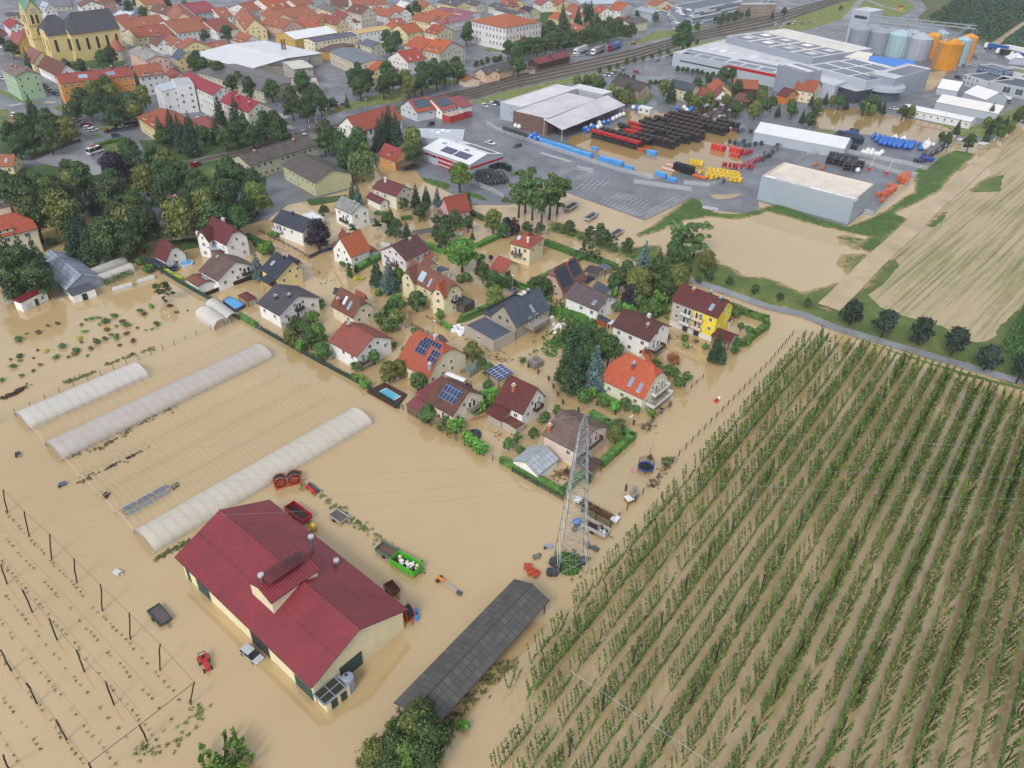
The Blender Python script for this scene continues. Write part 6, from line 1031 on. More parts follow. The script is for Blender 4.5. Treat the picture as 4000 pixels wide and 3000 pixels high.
for fr,x,y,tx,ty,c in[('t00',385,750,410,760,1),('t00',410,770,435,782,1),('t00',440,795,465,805,2),('t00',468,810,495,822,0),('t00',492,825,515,835,5),('t00',620,1010,660,1000,3),('t00',640,1030,680,1020,0),('t00',655,1050,695,1040,3),('t00',690,1065,730,1055,2),('t00',725,1085,765,1078,3),('t00',770,1115,810,1108,0),('t00',805,1135,845,1128,0),('t00',1085,1092,1110,1110,0),('t00',1125,1085,1150,1100,2),('t00',1165,1080,1190,1095,1),('t00',1715,1040,1745,1055,0),('t00',1790,1028,1815,1042,3),('t00',1920,1075,1945,1090,1),('t00',1955,1098,1980,1112,2),('t00',15,690,40,695,0),('t00',130,1000,150,990,0),('t01',1975,925,2000,935,0),('t01',2045,910,2070,920,0),('t01',2085,900,2108,910,1),('t01',1510,1085,1480,1095,1),('t01',1385,1135,1360,1130,1),('t01',2025,1248,2055,1255,0),('t01',410,1160,425,1175,3),('t01',700,930,715,935,1),('t01',765,918,780,922,5),('t01',235,940,250,950,3),('t01',1700,450,1715,458,0),('t01',1010,1310,1030,1320,1),('t02',45,1272,15,1280,1),('t02',1250,528,1280,520,3),('t02',1330,500,1355,492,0),('t02',1385,485,1405,478,1),('t02',950,615,925,625,2),('t02',880,638,855,648,2),('t02',820,655,795,662,3),('t02',855,660,830,668,0),('t02',735,675,715,680,2),('t02',540,488,560,485,0),('t02',585,488,605,484,0),('t02',650,480,675,478,2),('t02',185,535,200,530,0),('t02',1400,255,1430,260,0),('t02',1440,245,1460,250,5),('t02',280,105,300,108,0),('t02',815,400,840,398,0),('t03',1610,612,1640,612,0),('t03',1680,578,1700,582,2),('t03',1720,562,1745,565,0),('t03',1640,680,1655,684,1),('t03',1680,655,1695,660,0),('t03',1090,950,1110,952,0),('t03',70,220,90,212,0),('t03',100,215,120,208,3),('t03',150,210,168,202,0),('t03',180,212,196,206,1),('t03',285,208,300,202,2),('t03',350,198,365,192,3),('t03',30,222,45,216,2),('t03',120,238,135,232,0),('t03',1790,500,1810,505,2),('t03',1750,440,1770,446,0),('t03',1900,640,1915,646,0),('t03',2080,890,2095,896,2)]:
 put_car(rr.choice(['hatch','sedan','hatch']),pal[c],fr,x,y,tx,ty,None)
put_car('hatch','#b8c81c','t00',1005,1110,1030,1112,'yellow-green small car in the apartment car park');put_car('hatch','#a01c24','t00',755,1090,795,1083,'red car in the parked row beside the dark conifers');put_car('hatch','#a01c24','t02',1080,632,1105,638,'dark red car alone in the big empty car park');put_car('hatch','#a01c24','t02',1048,385,1065,380,'maroon car by the road beyond the railway tracks');put_car('van','#2f4a7a','t00',1020,1195,1060,1200,'dark blue van at the end of the recycling lane');put_car('hatch','#a01c24','t01',702,932,718,937,'small red car under the trees by the poplars')
put_car('van','#e8e8ea','t03',225,210,245,204,'white camper among the cars above the plant');put_car('van','#e8e8ea','t02',1395,215,1430,215,'white camper at the gate of the striped hall')
o=put_car('bus','#e8e8ea','t00',830,1325,890,1305,'white motorhome with a red canoe on its roof, on the drive');bb=MB();bb.lathe((-.5,.3,2.95),[(0,-1.8),(.3,-1),(.38,0),(.3,1),(0,1.8)],mat('paint','#b5341e'),8,ax=(1,0,0));bb.box((-.5,.3,2.8),(2,.9,.12),mat('plain','#555555'));bb.build('roof_rack',o)
# little rescue car, red and blue
o=put_car('van','#a8141c','t00',1700,1440,1760,1415,'bright red rescue van with a blue front on the muddy path by the rails');bb=MB();bb.box((1.9,0,.75),(.7,1.9,.5),mat('paint','#1f4fae'));bb.box((0,0,1.9),(1.6,.3,.08),mat('plain','#e0e0e0'));bb.build('blue_bonnet',o)
def truck(fr,x,y,tx,ty,cab,box,lab):
 p=G(fr,x,y);q=G(fr,tx,ty);a=math.atan2(q.y-p.y,q.x-p.x);e=empty('truck',p+Vector((0,0,LAND)),a,lab,'truck');b=MB();m=mat('paint',cab);b.box((0,0,2.0),(2.2,2.4,2.6),m);b.box((-.1,0,3.5),(1.8,2.2,.5),m);b.box((1.12,0,2.5),(.06,2.1,.9),mat('glass','#20262e'));b.box((0,0,.6),(2.4,2.3,.5),mat('plain','#2a2c30'));b.build('cab',e)
 b=MB();b.box((-8,0,2.6),(13.2,2.5,2.8),mat('paint',box));b.box((-8,0,1.05),(13,1.6,.3),mat('plain','#2a2c30'));b.build('trailer',e)
 for x_ in(0,-2.8,-10.5,-11.8,-13.1):
  for s_ in(-1,1):b=MB();b.tube((x_,s_*.85,.5),(x_,s_*1.2,.5),.5,mat('plain','#15161a'),12);b.build('wheel',e)
truck('t02',550,480,520,492,'#e8e8ea','#c9ccd0','white articulated truck with pale trailer, leftmost of three by the rails');truck('t02',700,480,675,490,'#e8e8ea','#8a8a86','white truck with a grey tarpaulin trailer, middle of three by the rails');truck('t02',845,445,820,455,'#a01c24','#2f66a8','red truck with a blue and white trailer, rightmost of three by the rails')
for i,(x,y,c)in enumerate([(1880,420,'#2a5a9a'),(2040,440,'#e8e8ea'),(2100,500,'#2f4fa0'),(1980,470,'#2a2d33')]):truck('t03',x,y,x-40,y-8,'#e8e8ea',c,'%s trailer truck in the depot at the right edge, %s'%(['blue','white','royal blue','black'][i],['topmost','middle','lowest','inner'][i]))
truck('t03',1560,640,1500,620,'#e8e8ea','#dfe1e4','white truck parked on the grass by the silos')if 0 else None
for x,y,lb in((1955,850,'first red-cabbed lorry beside the white tent'),(2030,870,'second red-cabbed lorry beside the white tent')):
 p=G('t03',x,y);e=empty('lorry',p,2.4,lb,'truck');b=MB();b.box((2.5,0,1.6),(2,2.3,2.2),mat('paint','#b01c24'));b.build('cab',e);b=MB();b.box((-1.2,0,1.7),(5,2.3,1.6),mat('paint','#e0e0e2'));b.build('load_bed',e)
def trailer(fr,x,y,tx,ty,L_,W_,h,side,floor_,lab,fill=None,name='trailer',z=-.35,legs=True):
 p=G(fr,x,y);q=G(fr,tx,ty);a=math.atan2(q.y-p.y,q.x-p.x);e=empty(name,p+Vector((0,0,z)),a,lab,'trailer' if name=='trailer' else 'container');m=mat('paint',side,None,.5);b=MB();b.box((0,0,.8),(L_,W_,.15),mat('plain',floor_));b.build('load_floor',e)
 b=MB()
 for s_ in(-1,1):b.box((0,s_*W_/2,.8+h/2),(L_,.08,h),m);b.box((0,s_*W_/2,.8+h),(L_+.1,.14,.1),m)
 for s_ in(-1,1):b.box((s_*L_/2,0,.8+h/2),(.08,W_-.1,h),m)
 for k in range(int(L_)):
  for s_ in(-1,1):b.box((-L_/2+.5+k,s_*(W_/2+.06),.8+h/2),(.08,.06,h),m)
 b.build('side_boards',e)
 if legs:
  b=MB();b.box((L_/2+.7,0,.7),(1.4,.12,.12),mat('metal','#6a6d72'));b.build('drawbar',e)
  for s_ in(-1,1):b=MB();b.tube((-.2,s_*(W_/2-.05),.45),(-.2,s_*(W_/2+.2),.45),.42,mat('plain','#1a1b1f'),12);b.build('wheel',e)
 if fill:
  for i in range(fill):
   b=MB();s_=rr.uniform(.35,.7);b.lathe((rr.uniform(-L_/2+.5,L_/2-.5),rr.uniform(-W_/2+.4,W_/2-.4),.9+h*rr.uniform(.3,.8)),[(0,-s_*.4),(s_*.6,-s_*.3),(s_*.65,.1),(s_*.3,s_*.45),(0,s_*.5)],mat('plain',rr.choice(['#d8dade','#b9bec8','#d6cda0','#e0e2e6','#6a4a3a','#7a86a0'])),7);b.build('rubbish_bag',e)
 return e
trailer('t21',370,1140,450,1200,5.6,2.3,1.1,'#a8141e','#3a3430','red farm trailer with open bed half under the barn roof edge');trailer('t21',718,1162,790,1210,3.4,2.2,.35,'#a5aab0','#5a544e','flat grey galvanised trailer floating alone by the barn');trailer('t21',1145,1470,1215,1510,4.6,2.3,.7,'#4f6e62','#6a5248','muted green open trailer beside the bright green skip');trailer('t21',1300,1590,1390,1640,5.6,2.6,1.4,'#3fae1e','#4a4a40','bright green skip full of white and blue rubbish bags',22,'skip',legs=False)
trailer('t30',1385,355,1450,430,4.4,2.2,.35,'#2f4a34','#5a4e55','dark loaded trailer with a green tailboard standing in open water');trailer('t12',510,140,560,110,7.2,2.3,.7,'#a9b0ba','#3a3a3e','galvanised flatbed trailer in the flood, nearest the airy trees');trailer('t12',685,225,745,185,7.2,2.3,.7,'#a9b0ba','#4a4238','galvanised flatbed trailer in the flood, middle of three');trailer('t12',905,365,960,330,6.8,2.3,.5,'#b5bac2','#4a3f3c','galvanised flatbed trailer sunk in the flood, lowest of three')
trailer('t31',1175,130,1200,160,2.6,1.8,.8,'#6a3a24','#4a2a1c','small rusty brown trailer at the barn corner');trailer('t22',720,1265,790,1300,5.4,2.1,.8,'#b8b8b4','#3a2420','broken white-sided trailer full of splintered wood by the pylon',8);trailer('f',1020,620,1060,600,2.4,1.5,.4,'#8a9098','#4a4a4a','small grey car trailer behind the white bags')
def reel(fr,x,y,az,s_,lab):
 p=G(fr,x,y);e=empty('hose_reel',p+Vector((0,0,-.2)),az,lab,'hose reel');og=mat('paint','#c8501c');bk=mat('plain','#20262e');R=1.5*s_;b=MB();b.tube((0,-.8*s_,R+.2),(0,.8*s_,R+.2),R*.86,bk,24)
 b.build('hose_drum',e)
 for y_ in(-.85,.85):
  b=MB();n=20
  pts=[Vector((math.cos(t)*R,y_*s_,R+.2+math.sin(t)*R))for t in[2*math.pi*k/n for k in range(n+1)]];b.path(pts,.07,og,5);pts2=[Vector((math.cos(t)*R*.45,y_*s_,R+.2+math.sin(t)*R*.45))for t in[2*math.pi*k/n for k in range(n+1)]];b.path(pts2,.06,og,5)
  for k in range(10):t=2*math.pi*k/10;b.tube((0,y_*s_,R+.2),(math.cos(t)*R,y_*s_,R+.2+math.sin(t)*R),.05,og,4)
  b.build('drum_side',e)
 b=MB();b.box((0,0,.35),(2.6*s_,2.0*s_,.14),og);b.tube((1,0,.5),(2.6*s_,-.2,.4),.07,og,5);b.build('frame',e)
reel('t21',215,880,.5,.95,'orange and black irrigation hose reel, left of the pair');reel('t21',335,850,.4,.95,'orange and black irrigation hose reel, right of the pair');reel('t31',1310,350,-.9,.85,'orange hose reel parked against the barn corner')
def blob(name,lab,cat,fr,x,y,parts,z=0.0,az=0.0):
 """a thing of several parts: (part name, [(shape, args..)], colour)"""
 p=G(fr,x,y);e=empty(name,p+Vector((0,0,z)),az,lab,cat)
 for pn,shp,colr in parts:
  b=MB();m=mat('paint',colr,None,.5)if isinstance(colr,str)else colr
  for s_ in shp:
   if s_[0]=='b':b.box(s_[1],s_[2],m,s_[3]if len(s_)>3 else 0)
   elif s_[0]=='t':b.tube(s_[1],s_[2],s_[3],m,8)
   elif s_[0]=='l':b.lathe(s_[1],s_[2],m,14,ax=s_[3]if len(s_)>3 else None)
  b.build(pn,e)
 return e
def wheels(ws):return[('wheel',[('t',(x,y-.12,r),(x,y+.12,r),r)],'#17181c')for x,y,r in ws]
blob('tractor','small red tractor standing in the flood left of the silver car','tractor','t30',1775,760,[('bonnet',[('b',(1.0,0,1.1),(1.7,.7,.7))],'#b51f24'),('fender',[('b',(-.6,.65,1.25),(1.3,.35,.2)),('b',(-.6,-.65,1.25),(1.3,.35,.2)),('b',(-.7,0,1.1),(1.2,1.1,.3))],'#b83038'),('seat',[('b',(-.7,0,1.5),(.5,.5,.3)),('t',(-1.1,-.5,1.2),(-1.1,-.5,2.1),.05),('t',(-1.1,.5,1.2),(-1.1,.5,2.1),.05),('b',(-1.1,0,2.1),(.1,1.1,.1))],'#2a2a2c')]+wheels([(-.7,.8,.65),(-.7,-.8,.65),(1.3,.6,.4),(1.3,-.6,.4)]),-.35,-.95)
blob('harrow','red roller seed drill with a grey drum, lying by the weed line','farm machine','t21',485,915,[('roller',[('t',(-1.7,.5,.5),(1.7,.5,.5),.35)],'#3a4048'),('frame',[('b',(0,-.3,.6),(3.4,.5,.35)),('b',(1.2,-.6,.7),(.5,.5,.5)),('b',(-.8,-.6,.7),(.6,.4,.5))],'#b8242a')],-.1,-.75)
blob('sprayer_tank','small yellow sprayer tank beside the red farm trailer','tank','t21',498,1258,[('tank',[('l',(0,0,.9),[(0,-.8),(.6,-.6),(.65,.4),(.3,.7),(0,.75)])],'#e0b80c'),('frame',[('b',(0,0,.2),(1.2,1,.2))],'#8a3a20')])
blob('sprayer','orange mist sprayer with a long silver boom lying among weeds','farm machine','t31',1650,75,[('pump_body',[('t',(-2.2,.3,.6),(-.6,.1,.6),.28)],'#d87a1c'),('boom',[('t',(-.6,.2,.6),(2.6,-.4,.5),.07),('t',(-.6,-.2,.6),(2.6,-.7,.5),.07),('t',(.6,.1,.6),(.8,-.4,.5),.05),('t',(1.6,-.1,.55),(1.8,-.55,.5),.05)],'#a9aeb4'),('end_weight',[('b',(3.1,-.7,.5),(1.0,.5,.5))],'#3a4658')]+wheels([(-1.8,.7,.4),(-1.8,-.4,.4)]),-.1,-.5)
blob('crate_stack','two bright blue plastic bins floating beside the orange hose reel','bins','t31',1380,325,[('bin',[('b',(0,0,.4),(.9,.9,.9),.4)],'#3a7fc4'),('bin',[('b',(.3,-1.1,.35),(.8,.8,.8),.1)],'#3a7fc4')])
blob('water_tank','round grey water cistern standing at the barn annex wall','tank','p',550,1290,[('tank_body',[('l',(0,0,0),[(.95,-.3),(.95,3.0),(.8,3.15),(0,3.2)])],'#8a95a8'),('hatch',[('l',(-.3,.2,3.2),[(.25,0),(.25,.12),(0,.13)])],'#1f242c')])
blob('roof_light','glazed pyramid roof light on the cream barn annex','roof light','p',295,1330,[('frame',[('b',(0,0,.1),(4.2,2.9,.15)),],'#7f8ea4'),('pane',[('b',(-.98,.68,.2),(1.75,1.15,.06)),('b',(.98,.68,.2),(1.75,1.15,.06)),('b',(-.98,-.68,.2),(1.75,1.15,.06)),('b',(.98,-.68,.2),(1.75,1.15,.06))],'#2f3018')],2.62,math.atan2(kb.v.y,kb.v.x))
rlo=[o for o in COL.objects if o.name=='roof_light'][0];rlo.location=G('p',290,1330,2.62)
# barn fittings
lo=eb.location.copy()
rvk=kb
def on_roof(k,px,py):
 best=None
 for a in range(61):
  for c in range(61):
   p=k.P(k.L*a/60,k.W*c/60,k.rz(k.W*c/60));x,y=proj(p);d=(x-px)**2+(y-py)**2
   if best is None or d<best[0]:best=(d,p)
 return best[1]
def barn_flue(px,py,h):
 p=on_roof(kb,px,py);b=MB();b.tube(p-lo-Vector((0,0,.3)),p-lo+Vector((0,0,h)),.3,mat('metal','#8a8f98'),12);b.lathe(p-lo+Vector((0,0,h)),[(.3,0),(.55,.1),(.5,.45),(0,.55)],mat('metal','#d8dadf'),12);b.build('flue',eb)
barn_flue(1034,2322,4.6);barn_flue(1222,2150,3.4);barn_flue(1316,2212,.9)
# ridge vent house across the left slope
def vh():
 m=mat('barnroof','#842a34','#4a1e26');w=mat('wall','#e2d8b4');b=MB();L_,W_=kb.L,kb.W;s0,s1=.47*L_,.64*L_;z=kb.hr+1.5;t0,t1=.18*W_,.66*W_;ms=(s0+s1)/2
 f=lambda s,t,z_:kb.P(s,t,z_)-lo
 for sg,a in((1,s0),(-1,s1)):
  b.face(orient([f(ms,t0,z),f(ms,t1,z),f(a,t1,z-1.3),f(a,t0,z-1.3)],Vector((0,0,1))),m,[(0,0),(t1-t0,0),(t1-t0,3),(0,3)])
  b.face(orient([f(ms,t0,z-.12),f(ms,t1,z-.12),f(a,t1,z-1.42),f(a,t0,z-1.42)],Vector((0,0,-1))),m)
 b.build('vent_roof',eb);b=MB()
 for t in(t0+.3,t1-.3):zr=kb.rz(t)-.2;b.face([f(s0+.3,t,zr),f(s1-.3,t,zr),f(s1-.3,t,z-1.4),f(ms,t,z-.2),f(s0+.3,t,z-1.4)],w)
 for s in(s0+.3,s1-.3):b.face([f(s,t0+.3,kb.rz(t0)-.2),f(s,kb.W/2,kb.hr-.1),f(s,t1-.3,kb.rz(t1)-.2),f(s,t1-.3,z-1.45),f(s,t0+.3,z-1.45)],w)
 b.build('vent_wall',eb);b=MB();b.face(orient([f(ms-1.4,t1-1,z+.55),f(ms-1.4,t0+1.2,z+.55),f(ms,t0+1.2,z+1.3),f(ms,t1-1,z+1.3)],Vector((0,0,1))),m);b.face(orient([f(ms+1.4,t1-1,z+.55),f(ms+1.4,t0+1.2,z+.55),f(ms,t0+1.2,z+1.3),f(ms,t1-1,z+1.3)],Vector((0,0,1))),m)
 b.box(f(ms,(t0+t1)/2,z+.3),(t1-t0-3,1.6,1.0),mat('plain','#3a2a28'),math.atan2(kb.v.y,kb.v.x));b.build('ridge_cap',eb)
vh()
# ---------------------------------------------------------------- garden things
def pool(lab,fr,pts,h,water,rim,z=0.0):
 P_=GL(fr,pts);c=sum(P_,Vector())/len(P_);e=empty('swimming_pool',c,0,lab,'pool');b=MB();b.poly([((p-c).x,(p-c).y)for p in P_],-.3,h,mat('plain',rim));b.build('pool_wall',e);b=MB();b.poly([((p-c).x*.9,(p-c).y*.9)for p in P_],None,h+.006,mat('paint',water,None,.08));b.build('pool_water',e)
pool('small oval above-ground pool with pale rim beside the trampoline','a',[(905,960),(930,1000),(975,1012),(1110,965),(1132,930),(1105,905),(1060,905),(920,945)],.9,'#4fa3d8','#c9d4da');pool('rectangular bright blue above-ground pool beside the maroon gazebo','t10',[(1930,965),(2030,1040),(2060,1035),(2115,1000),(2110,985),(2000,930),(1970,932)],1.0,'#3f9ad6','#3d4a58');pool('turquoise pool set in a dark brown deck by the green fence','t21',[(1058,85),(1185,162),(1255,125),(1125,50)],.62,'#5fb4d4','#c0d0d4')
dk_=GL('t21',[(960,75),(1210,215),(1305,100),(1110,0)]);c=sum(dk_,Vector())/4;b=MB();b.poly([((p-c).x,(p-c).y)for p in dk_],-.3,.5,mat('plain','#4a2c28'));o=b.build('pool_deck');o.location=c;tag(o,'dark brown timber deck around the turquoise pool','deck')
def tramp(lab,fr,x,y,r):
 p=G(fr,x,y);e=empty('trampoline',p,0,lab,'trampoline');b=MB();b.lathe((0,0,.8),[(r,0),(r,.12),(r*.8,.14),(r*.8,0),(r,0)],mat('paint','#1f4fb0'),24);b.build('edge_pad',e);b=MB();b.lathe((0,0,.85),[(r*.8,0),(0,-.05)],mat('plain','#15171c'),24);b.build('jumping_mat',e);b=MB()
 for k in range(6):t=k*math.pi/3+.3;b.tube((math.cos(t)*r,math.sin(t)*r,-.2),(math.cos(t)*r,math.sin(t)*r,2.6),.05,mat('plain','#2a2d33'),5)
 b.build('pole',e);b=MB();b.lathe((0,0,.9),[(r*.99,0),(r*.99,1.6)],mat('mesh','#2a2d33'),24);b.build('safety_net',e)
tramp('round trampoline with blue pad and dark net, near the wire fence corner','t22',1153,740,1.75);tramp('round blue trampoline beside the small white house','a',775,1040,1.7)
# pylon
pb_=[G('o',145,1625),G('o',270,1622),G('o',262,1440),G('o',137,1440)];pc=sum(pb_,Vector())/4;pH=HG('o',203,1530,341,28);e=empty('pylon',pc,0,'tall grey lattice power pylon standing in the flood on a weedy island','pylon');ra=math.atan2((pb_[1]-pb_[0]).y,(pb_[1]-pb_[0]).x);stl=mat('metal','#aab2b8');b=MB();b2=MB();R_=Matrix.Rotation(ra,3,'Z')
def corner(z,sx,sy):hw_=(2.3*(1-z/pH)**1.0+.42)if z<pH*.93 else .42*(pH-z)/(pH*.07)+.02;return R_@Vector((sx*hw_,sy*hw_,z))
lv=[0,.1,.19,.27,.35,.42,.49,.55,.61,.66,.71,.76,.8,.84,.88,.92,.96,1.0];lv=[a*pH for a in lv];cs=[(-1,-1),(1,-1),(1,1),(-1,1)]
for z0,z1 in zip(lv,lv[1:]):
 for i in range(4):
  j=(i+1)%4;b.tube(corner(z0,*cs[i])+Vector((0,0,-.3 if z0==0 else 0)),corner(z1,*cs[i]),.1,stl,4,cap=False);b2.tube(corner(z0,*cs[i]),corner(z1,*cs[j]),.045,stl,3,cap=False);b2.tube(corner(z0,*cs[j]),corner(z1,*cs[i]),.06,stl,3,cap=False);b2.tube(corner(z1,*cs[i]),corner(z1,*cs[j]),.05,stl,3,cap=False)
b.build('legs',e);b2.build('lattice',e);wz=[pH*.985,pH*.8,pH*.7,pH*.62]
al_=G('t21',0,1075,20)-pc
for i,z in enumerate(wz):
 b=MB()
 if i:b.tube((0,0,z),(R_@Vector((1.4,-2.4,0)))+Vector((0,0,z-.3)),.1,stl,4);b.build('crossarm',e)
wp=[(('t22',627,250),('t21',200,470),('t23',2212,510),0),(('t22',600,480),('t21',0,780),('t23',2212,765),1),(('t22',590,640),('t21',0,960),('t23',2212,955),2),(('t22',585,750),('t21',0,1075),('t23',2212,1070),3)]
for(f0,lft,rgt,i)in wp:
 m0=pc+Vector((0,0,wz[i]))+(R_@Vector((1.4,-2.4,-.3))if i else Vector((0,0,0)));b=MB();m=mat('metal','#a9aeb2');zz=wz[i]*.97
 for tgt in(lft,rgt):
  q=G(tgt[0],tgt[1],tgt[2],zz);d=(q-m0);q=m0+d*1.5;n=26
  pts=[m0.lerp(q,k/n)-Vector((0,0,1.3*math.sin(math.pi*k/n)))for k in range(n+1)];b.path(pts,.02,m,3)
 o=b.build('power_line',None,m0);tag(o,'thin power line over the flood, %s of four at the pylon'%['topmost','second from the top','third from the top','lowest'][i],'power line')
q0,q1=G('t32',500,820,12),G('t32',1780,1659,12);b=MB();b.path([q0.lerp(q1,k/8)for k in range(9)],.03,mat('metal','#d0d4d8'),3);q2=G('t31',2212,580,12)
tag(b.build('power_line',None,q0),'thin pale cable crossing the lower hop garden diagonally','cable')
# flotsam and small things
WB='#dfe2e6'
def pile(name,lab,cat,fr,pts,colr,s_,hgt=.5):
 c0=G(fr,*pts[0]);e=empty(name,c0,0,lab,cat);
 for x,y in pts:
  p=G(fr,x,y)-c0;b=MB();k=s_*rr.uniform(.7,1.3);b.lathe(p+Vector((0,0,0)),[(k*.8,-.1),(k,hgt*.4),(k*.75,hgt*.85),(0,hgt)],mat('plain',colr if isinstance(colr,str)else rr.choice(colr)),7);b.build('sack' if 'sack' in lab or 'bag' in lab else 'piece',e)
 return e
pile('sacks','heap of white builders bags beside the open carport of the concrete house','bags','d',[(1180,1500),(1230,1470),(1290,1450),(1340,1490),(1250,1530),(1310,1560),(1350,1560),(1390,1500),(1430,1490),(1200,1540),(1320,1600)],WB,.75,.9);pile('sacks','scattered white bags and blue sheet at the right end of the concrete house','bags','f',[(1660,1060),(1690,1190),(1740,1240),(1780,1200),(1820,1240),(1700,1280),(1715,1335),(1850,1200),(1980,1250),(1620,1090)],[WB,WB,'#c9d0da','#9fb4d0'],.6,.6);pile('sacks','white bags piled behind the ridge of the concrete house','bags','f',[(1090,700),(1130,690),(1180,640),(1230,660),(1280,670),(960,760),(1200,690)],WB,.7,.8)
for i,(x,y)in enumerate([(2000,270),(1930,320),(2060,315),(1990,350)]):
 p=G('e',x,y+40);e=empty('paver_pallet',p,.6,'pallet of grey paving blocks, %s of the four in the flood'%['top','left','right','lowest'][i],'pallet',None);b=MB()
 for k in range(7):b.box((0,0,.12+k*.23),(1.35,1.35,.2),mat('plain','#8f8a84' if k%2 else '#7c7874'))
 b.build('paving_blocks',e);b=MB();b.box((0,0,-.05),(1.5,1.5,.14),mat('plain','#6b5a48'));b.build('pallet_base',e)
e=empty('woodpile',G('t22',730,1110),math.atan2((G('t22',850,1180)-G('t22',640,1070)).y,(G('t22',850,1180)-G('t22',640,1070)).x),'long log woodpile with white covers on both ends by the green net fence','woodpile');b=MB()
for k in range(260):x_=rr.uniform(-4,4);b.tube((x_,-.6,.2+rr.uniform(0,1.1)),(x_+rr.uniform(-.1,.1),.6,.2+rr.uniform(0,1.1)),rr.uniform(.08,.14),mat('bark',rr.choice(['#6a4a34','#4f3828','#7a5a40'])),5)
b.build('logs',e);b=MB();b.box((-4.4,0,1.0),(1.3,1.6,.35),mat('plain','#d8dade'));b.box((-4.9,0,.5),(.3,1.6,1.2),mat('plain','#d8dade'));b.box((4.3,0,1.0),(1.4,1.7,.4),mat('plain','#d8dade'));b.build('cover',e)
blob('outdoor_fireplace','grey stone garden fireplace with a white-topped log stack','fireplace','t22',1050,990,[('hearth',[('b',(0,0,.7),(1.6,1.2,1.5)),('b',(0,.3,1.8),(1,.7,.9)),('b',(.1,.3,2.6),(.6,.6,.9))],mat('wall','#8f8c84'))],0,.6);blob('covered_crate','white-covered square log crate beside the stone fireplace','crate','t22',1010,1010,[('crate',[('b',(0,0,.3),(1.5,1.5,.9))],'#8a5a38'),('cover',[('b',(0,0,.8),(1.6,1.6,.25))],'#dfe0e2')],0,.5)
blob('parasol','closed black garden parasol standing in the flood','parasol','t22',980,935,[('folded_canopy',[('l',(0,0,.2),[(.1,0),(.25,.5),(.2,1.6),(.05,2.2),(0,2.3)])],'#1f232b'),('pole',[('t',(0,0,-.3),(0,0,2.6),.04)],'#55585c')])
blob('float','red and white inflatable drifting alone on the flooded lane','inflatable','t22',1775,140,[('red_end',[('l',(-.5,0,.2),[(0,-.8),(.45,-.6),(.5,.3),(0,.35)],(1,0,0))],'#b5142a'),('white_end',[('l',(.5,0,.2),[(0,-.6),(.42,-.4),(.4,.5),(0,.7)],(1,0,0))],'#e3e3e6')],0,.9)
blob('plastic_chair','pink and white childs seat floating near the trampoline','chair','t22',1050,755,[('seat',[('b',(0,0,.15),(.8,.7,.15)),('b',(-.4,0,.4),(.12,.7,.5))],'#d690a8')],0,.3)
blob('tarpaulin','rumpled blue tarpaulin caught at the left leg of the pylon','tarpaulin','t22',562,1195,[('sheet',[('l',(0,0,0),[(1.0,-.1),(.9,.5),(.4,.9),(0,1.0)])],'#3a7ac0')]);blob('covered_boat','dark covered heap like an upturned boat in the flooded garden','heap','e',1115,1360,[('cover',[('l',(0,0,-.2),[(1.7,0),(1.6,.7),(.9,1.2),(0,1.4)])],'#262c34')])
for i,(x,y,tx,ty,c)in enumerate([(355,1550,380,1560,'#33373e'),(385,1600,400,1610,'#2c2f36'),(615,1540,630,1550,'#2f3440'),(330,1640,350,1650,'#2c2f36'),(365,1640,380,1650,'#3a3d44')]):blob('barrel','dark barrel beside the pylon island, %s'%['left of the mound','below the first one','right of the mound','nearest the long shed','next to the lowest barrel'][i],'barrel','t22',x,y,[('barrel_body',[('l',(0,0,-.2),[(.75,0),(.8,.5),(.75,1.1),(0,1.12)])],c)])
for i,(x,y)in enumerate([(135,1590),(165,1635),(205,1655)]):blob('orange_crate','orange open frame crate floating left of the pylon, %s of three'%['first','second','third'][i],'crate','t22',x,y,[('crate',[('b',(0,0,.25),(1.5,1.0,.12)),('b',(0,.5,.5),(1.5,.08,.5)),('b',(0,-.5,.5),(1.5,.08,.5)),('b',(.75,0,.5),(.08,1,.5))],'#b8502c')],0,.4*i)
for i,(fr,x,y,c)in enumerate([('t22',210,1500,'#6a6a62'),('t22',545,1260,'#5a544c'),('t22',650,1400,'#4f5548'),('t22',720,1430,'#4f5548'),('t22',320,1410,'#8a96a8'),('t20',545,870,'#4a5a78'),('t20',920,965,'#2b2320'),('t20',155,615,'#1c2030'),('t20',1015,1635,'#c5cacc'),('t21',365,775,'#4a463e'),('t20',1515,890,'#5a5a58')]):
 blob('wreckage',['rusty bed frame drifting left of the pylon','broken chair between the pylon legs','bicycle frame half under water right of the pylon','tangled metal frame right of the pylon','pale blue washing drum adrift left of the pylon','dark blue wreckage heap left of the bare hoops','black twin barrels at the end of a bare hoop frame','black floating box with a silver band in open water','white-topped crate adrift between the barn and left hop poles','old tyre lying above the hose reels','small grey pallet by the cold frame'][i],'flotsam',fr,x,y,[('main_piece',[('b',(0,0,.25),(1.3,.9,.5),.3),('t',(-.7,-.4,.3),(.9,.5,.6),.05)]if i not in(9,)else[('l',(0,0,.1),[(.3,0),(.7,.1),(.75,.3),(.4,.35),(.3,.2)])],c),('loose_piece',[('b',(.5,.5,.2),(.7,.5,.35),.8)]if i not in(9,)else[('t',(-.2,0,.1),(.2,0,.12),.05)],'#9a9a98' if i in(7,8)else '#3f3a34')],0,i*.7)
e=blob('timber','pale planks floating between the two maroon houses','planks','e',1190,1130,[('plank',[('b',(0,0,.15),(4.2,.4,.12),.0)],'#b08458'),('plank',[('b',(.2,.4,.2),(3.8,.35,.1),.06)],'#9a6f48')],0,.42)
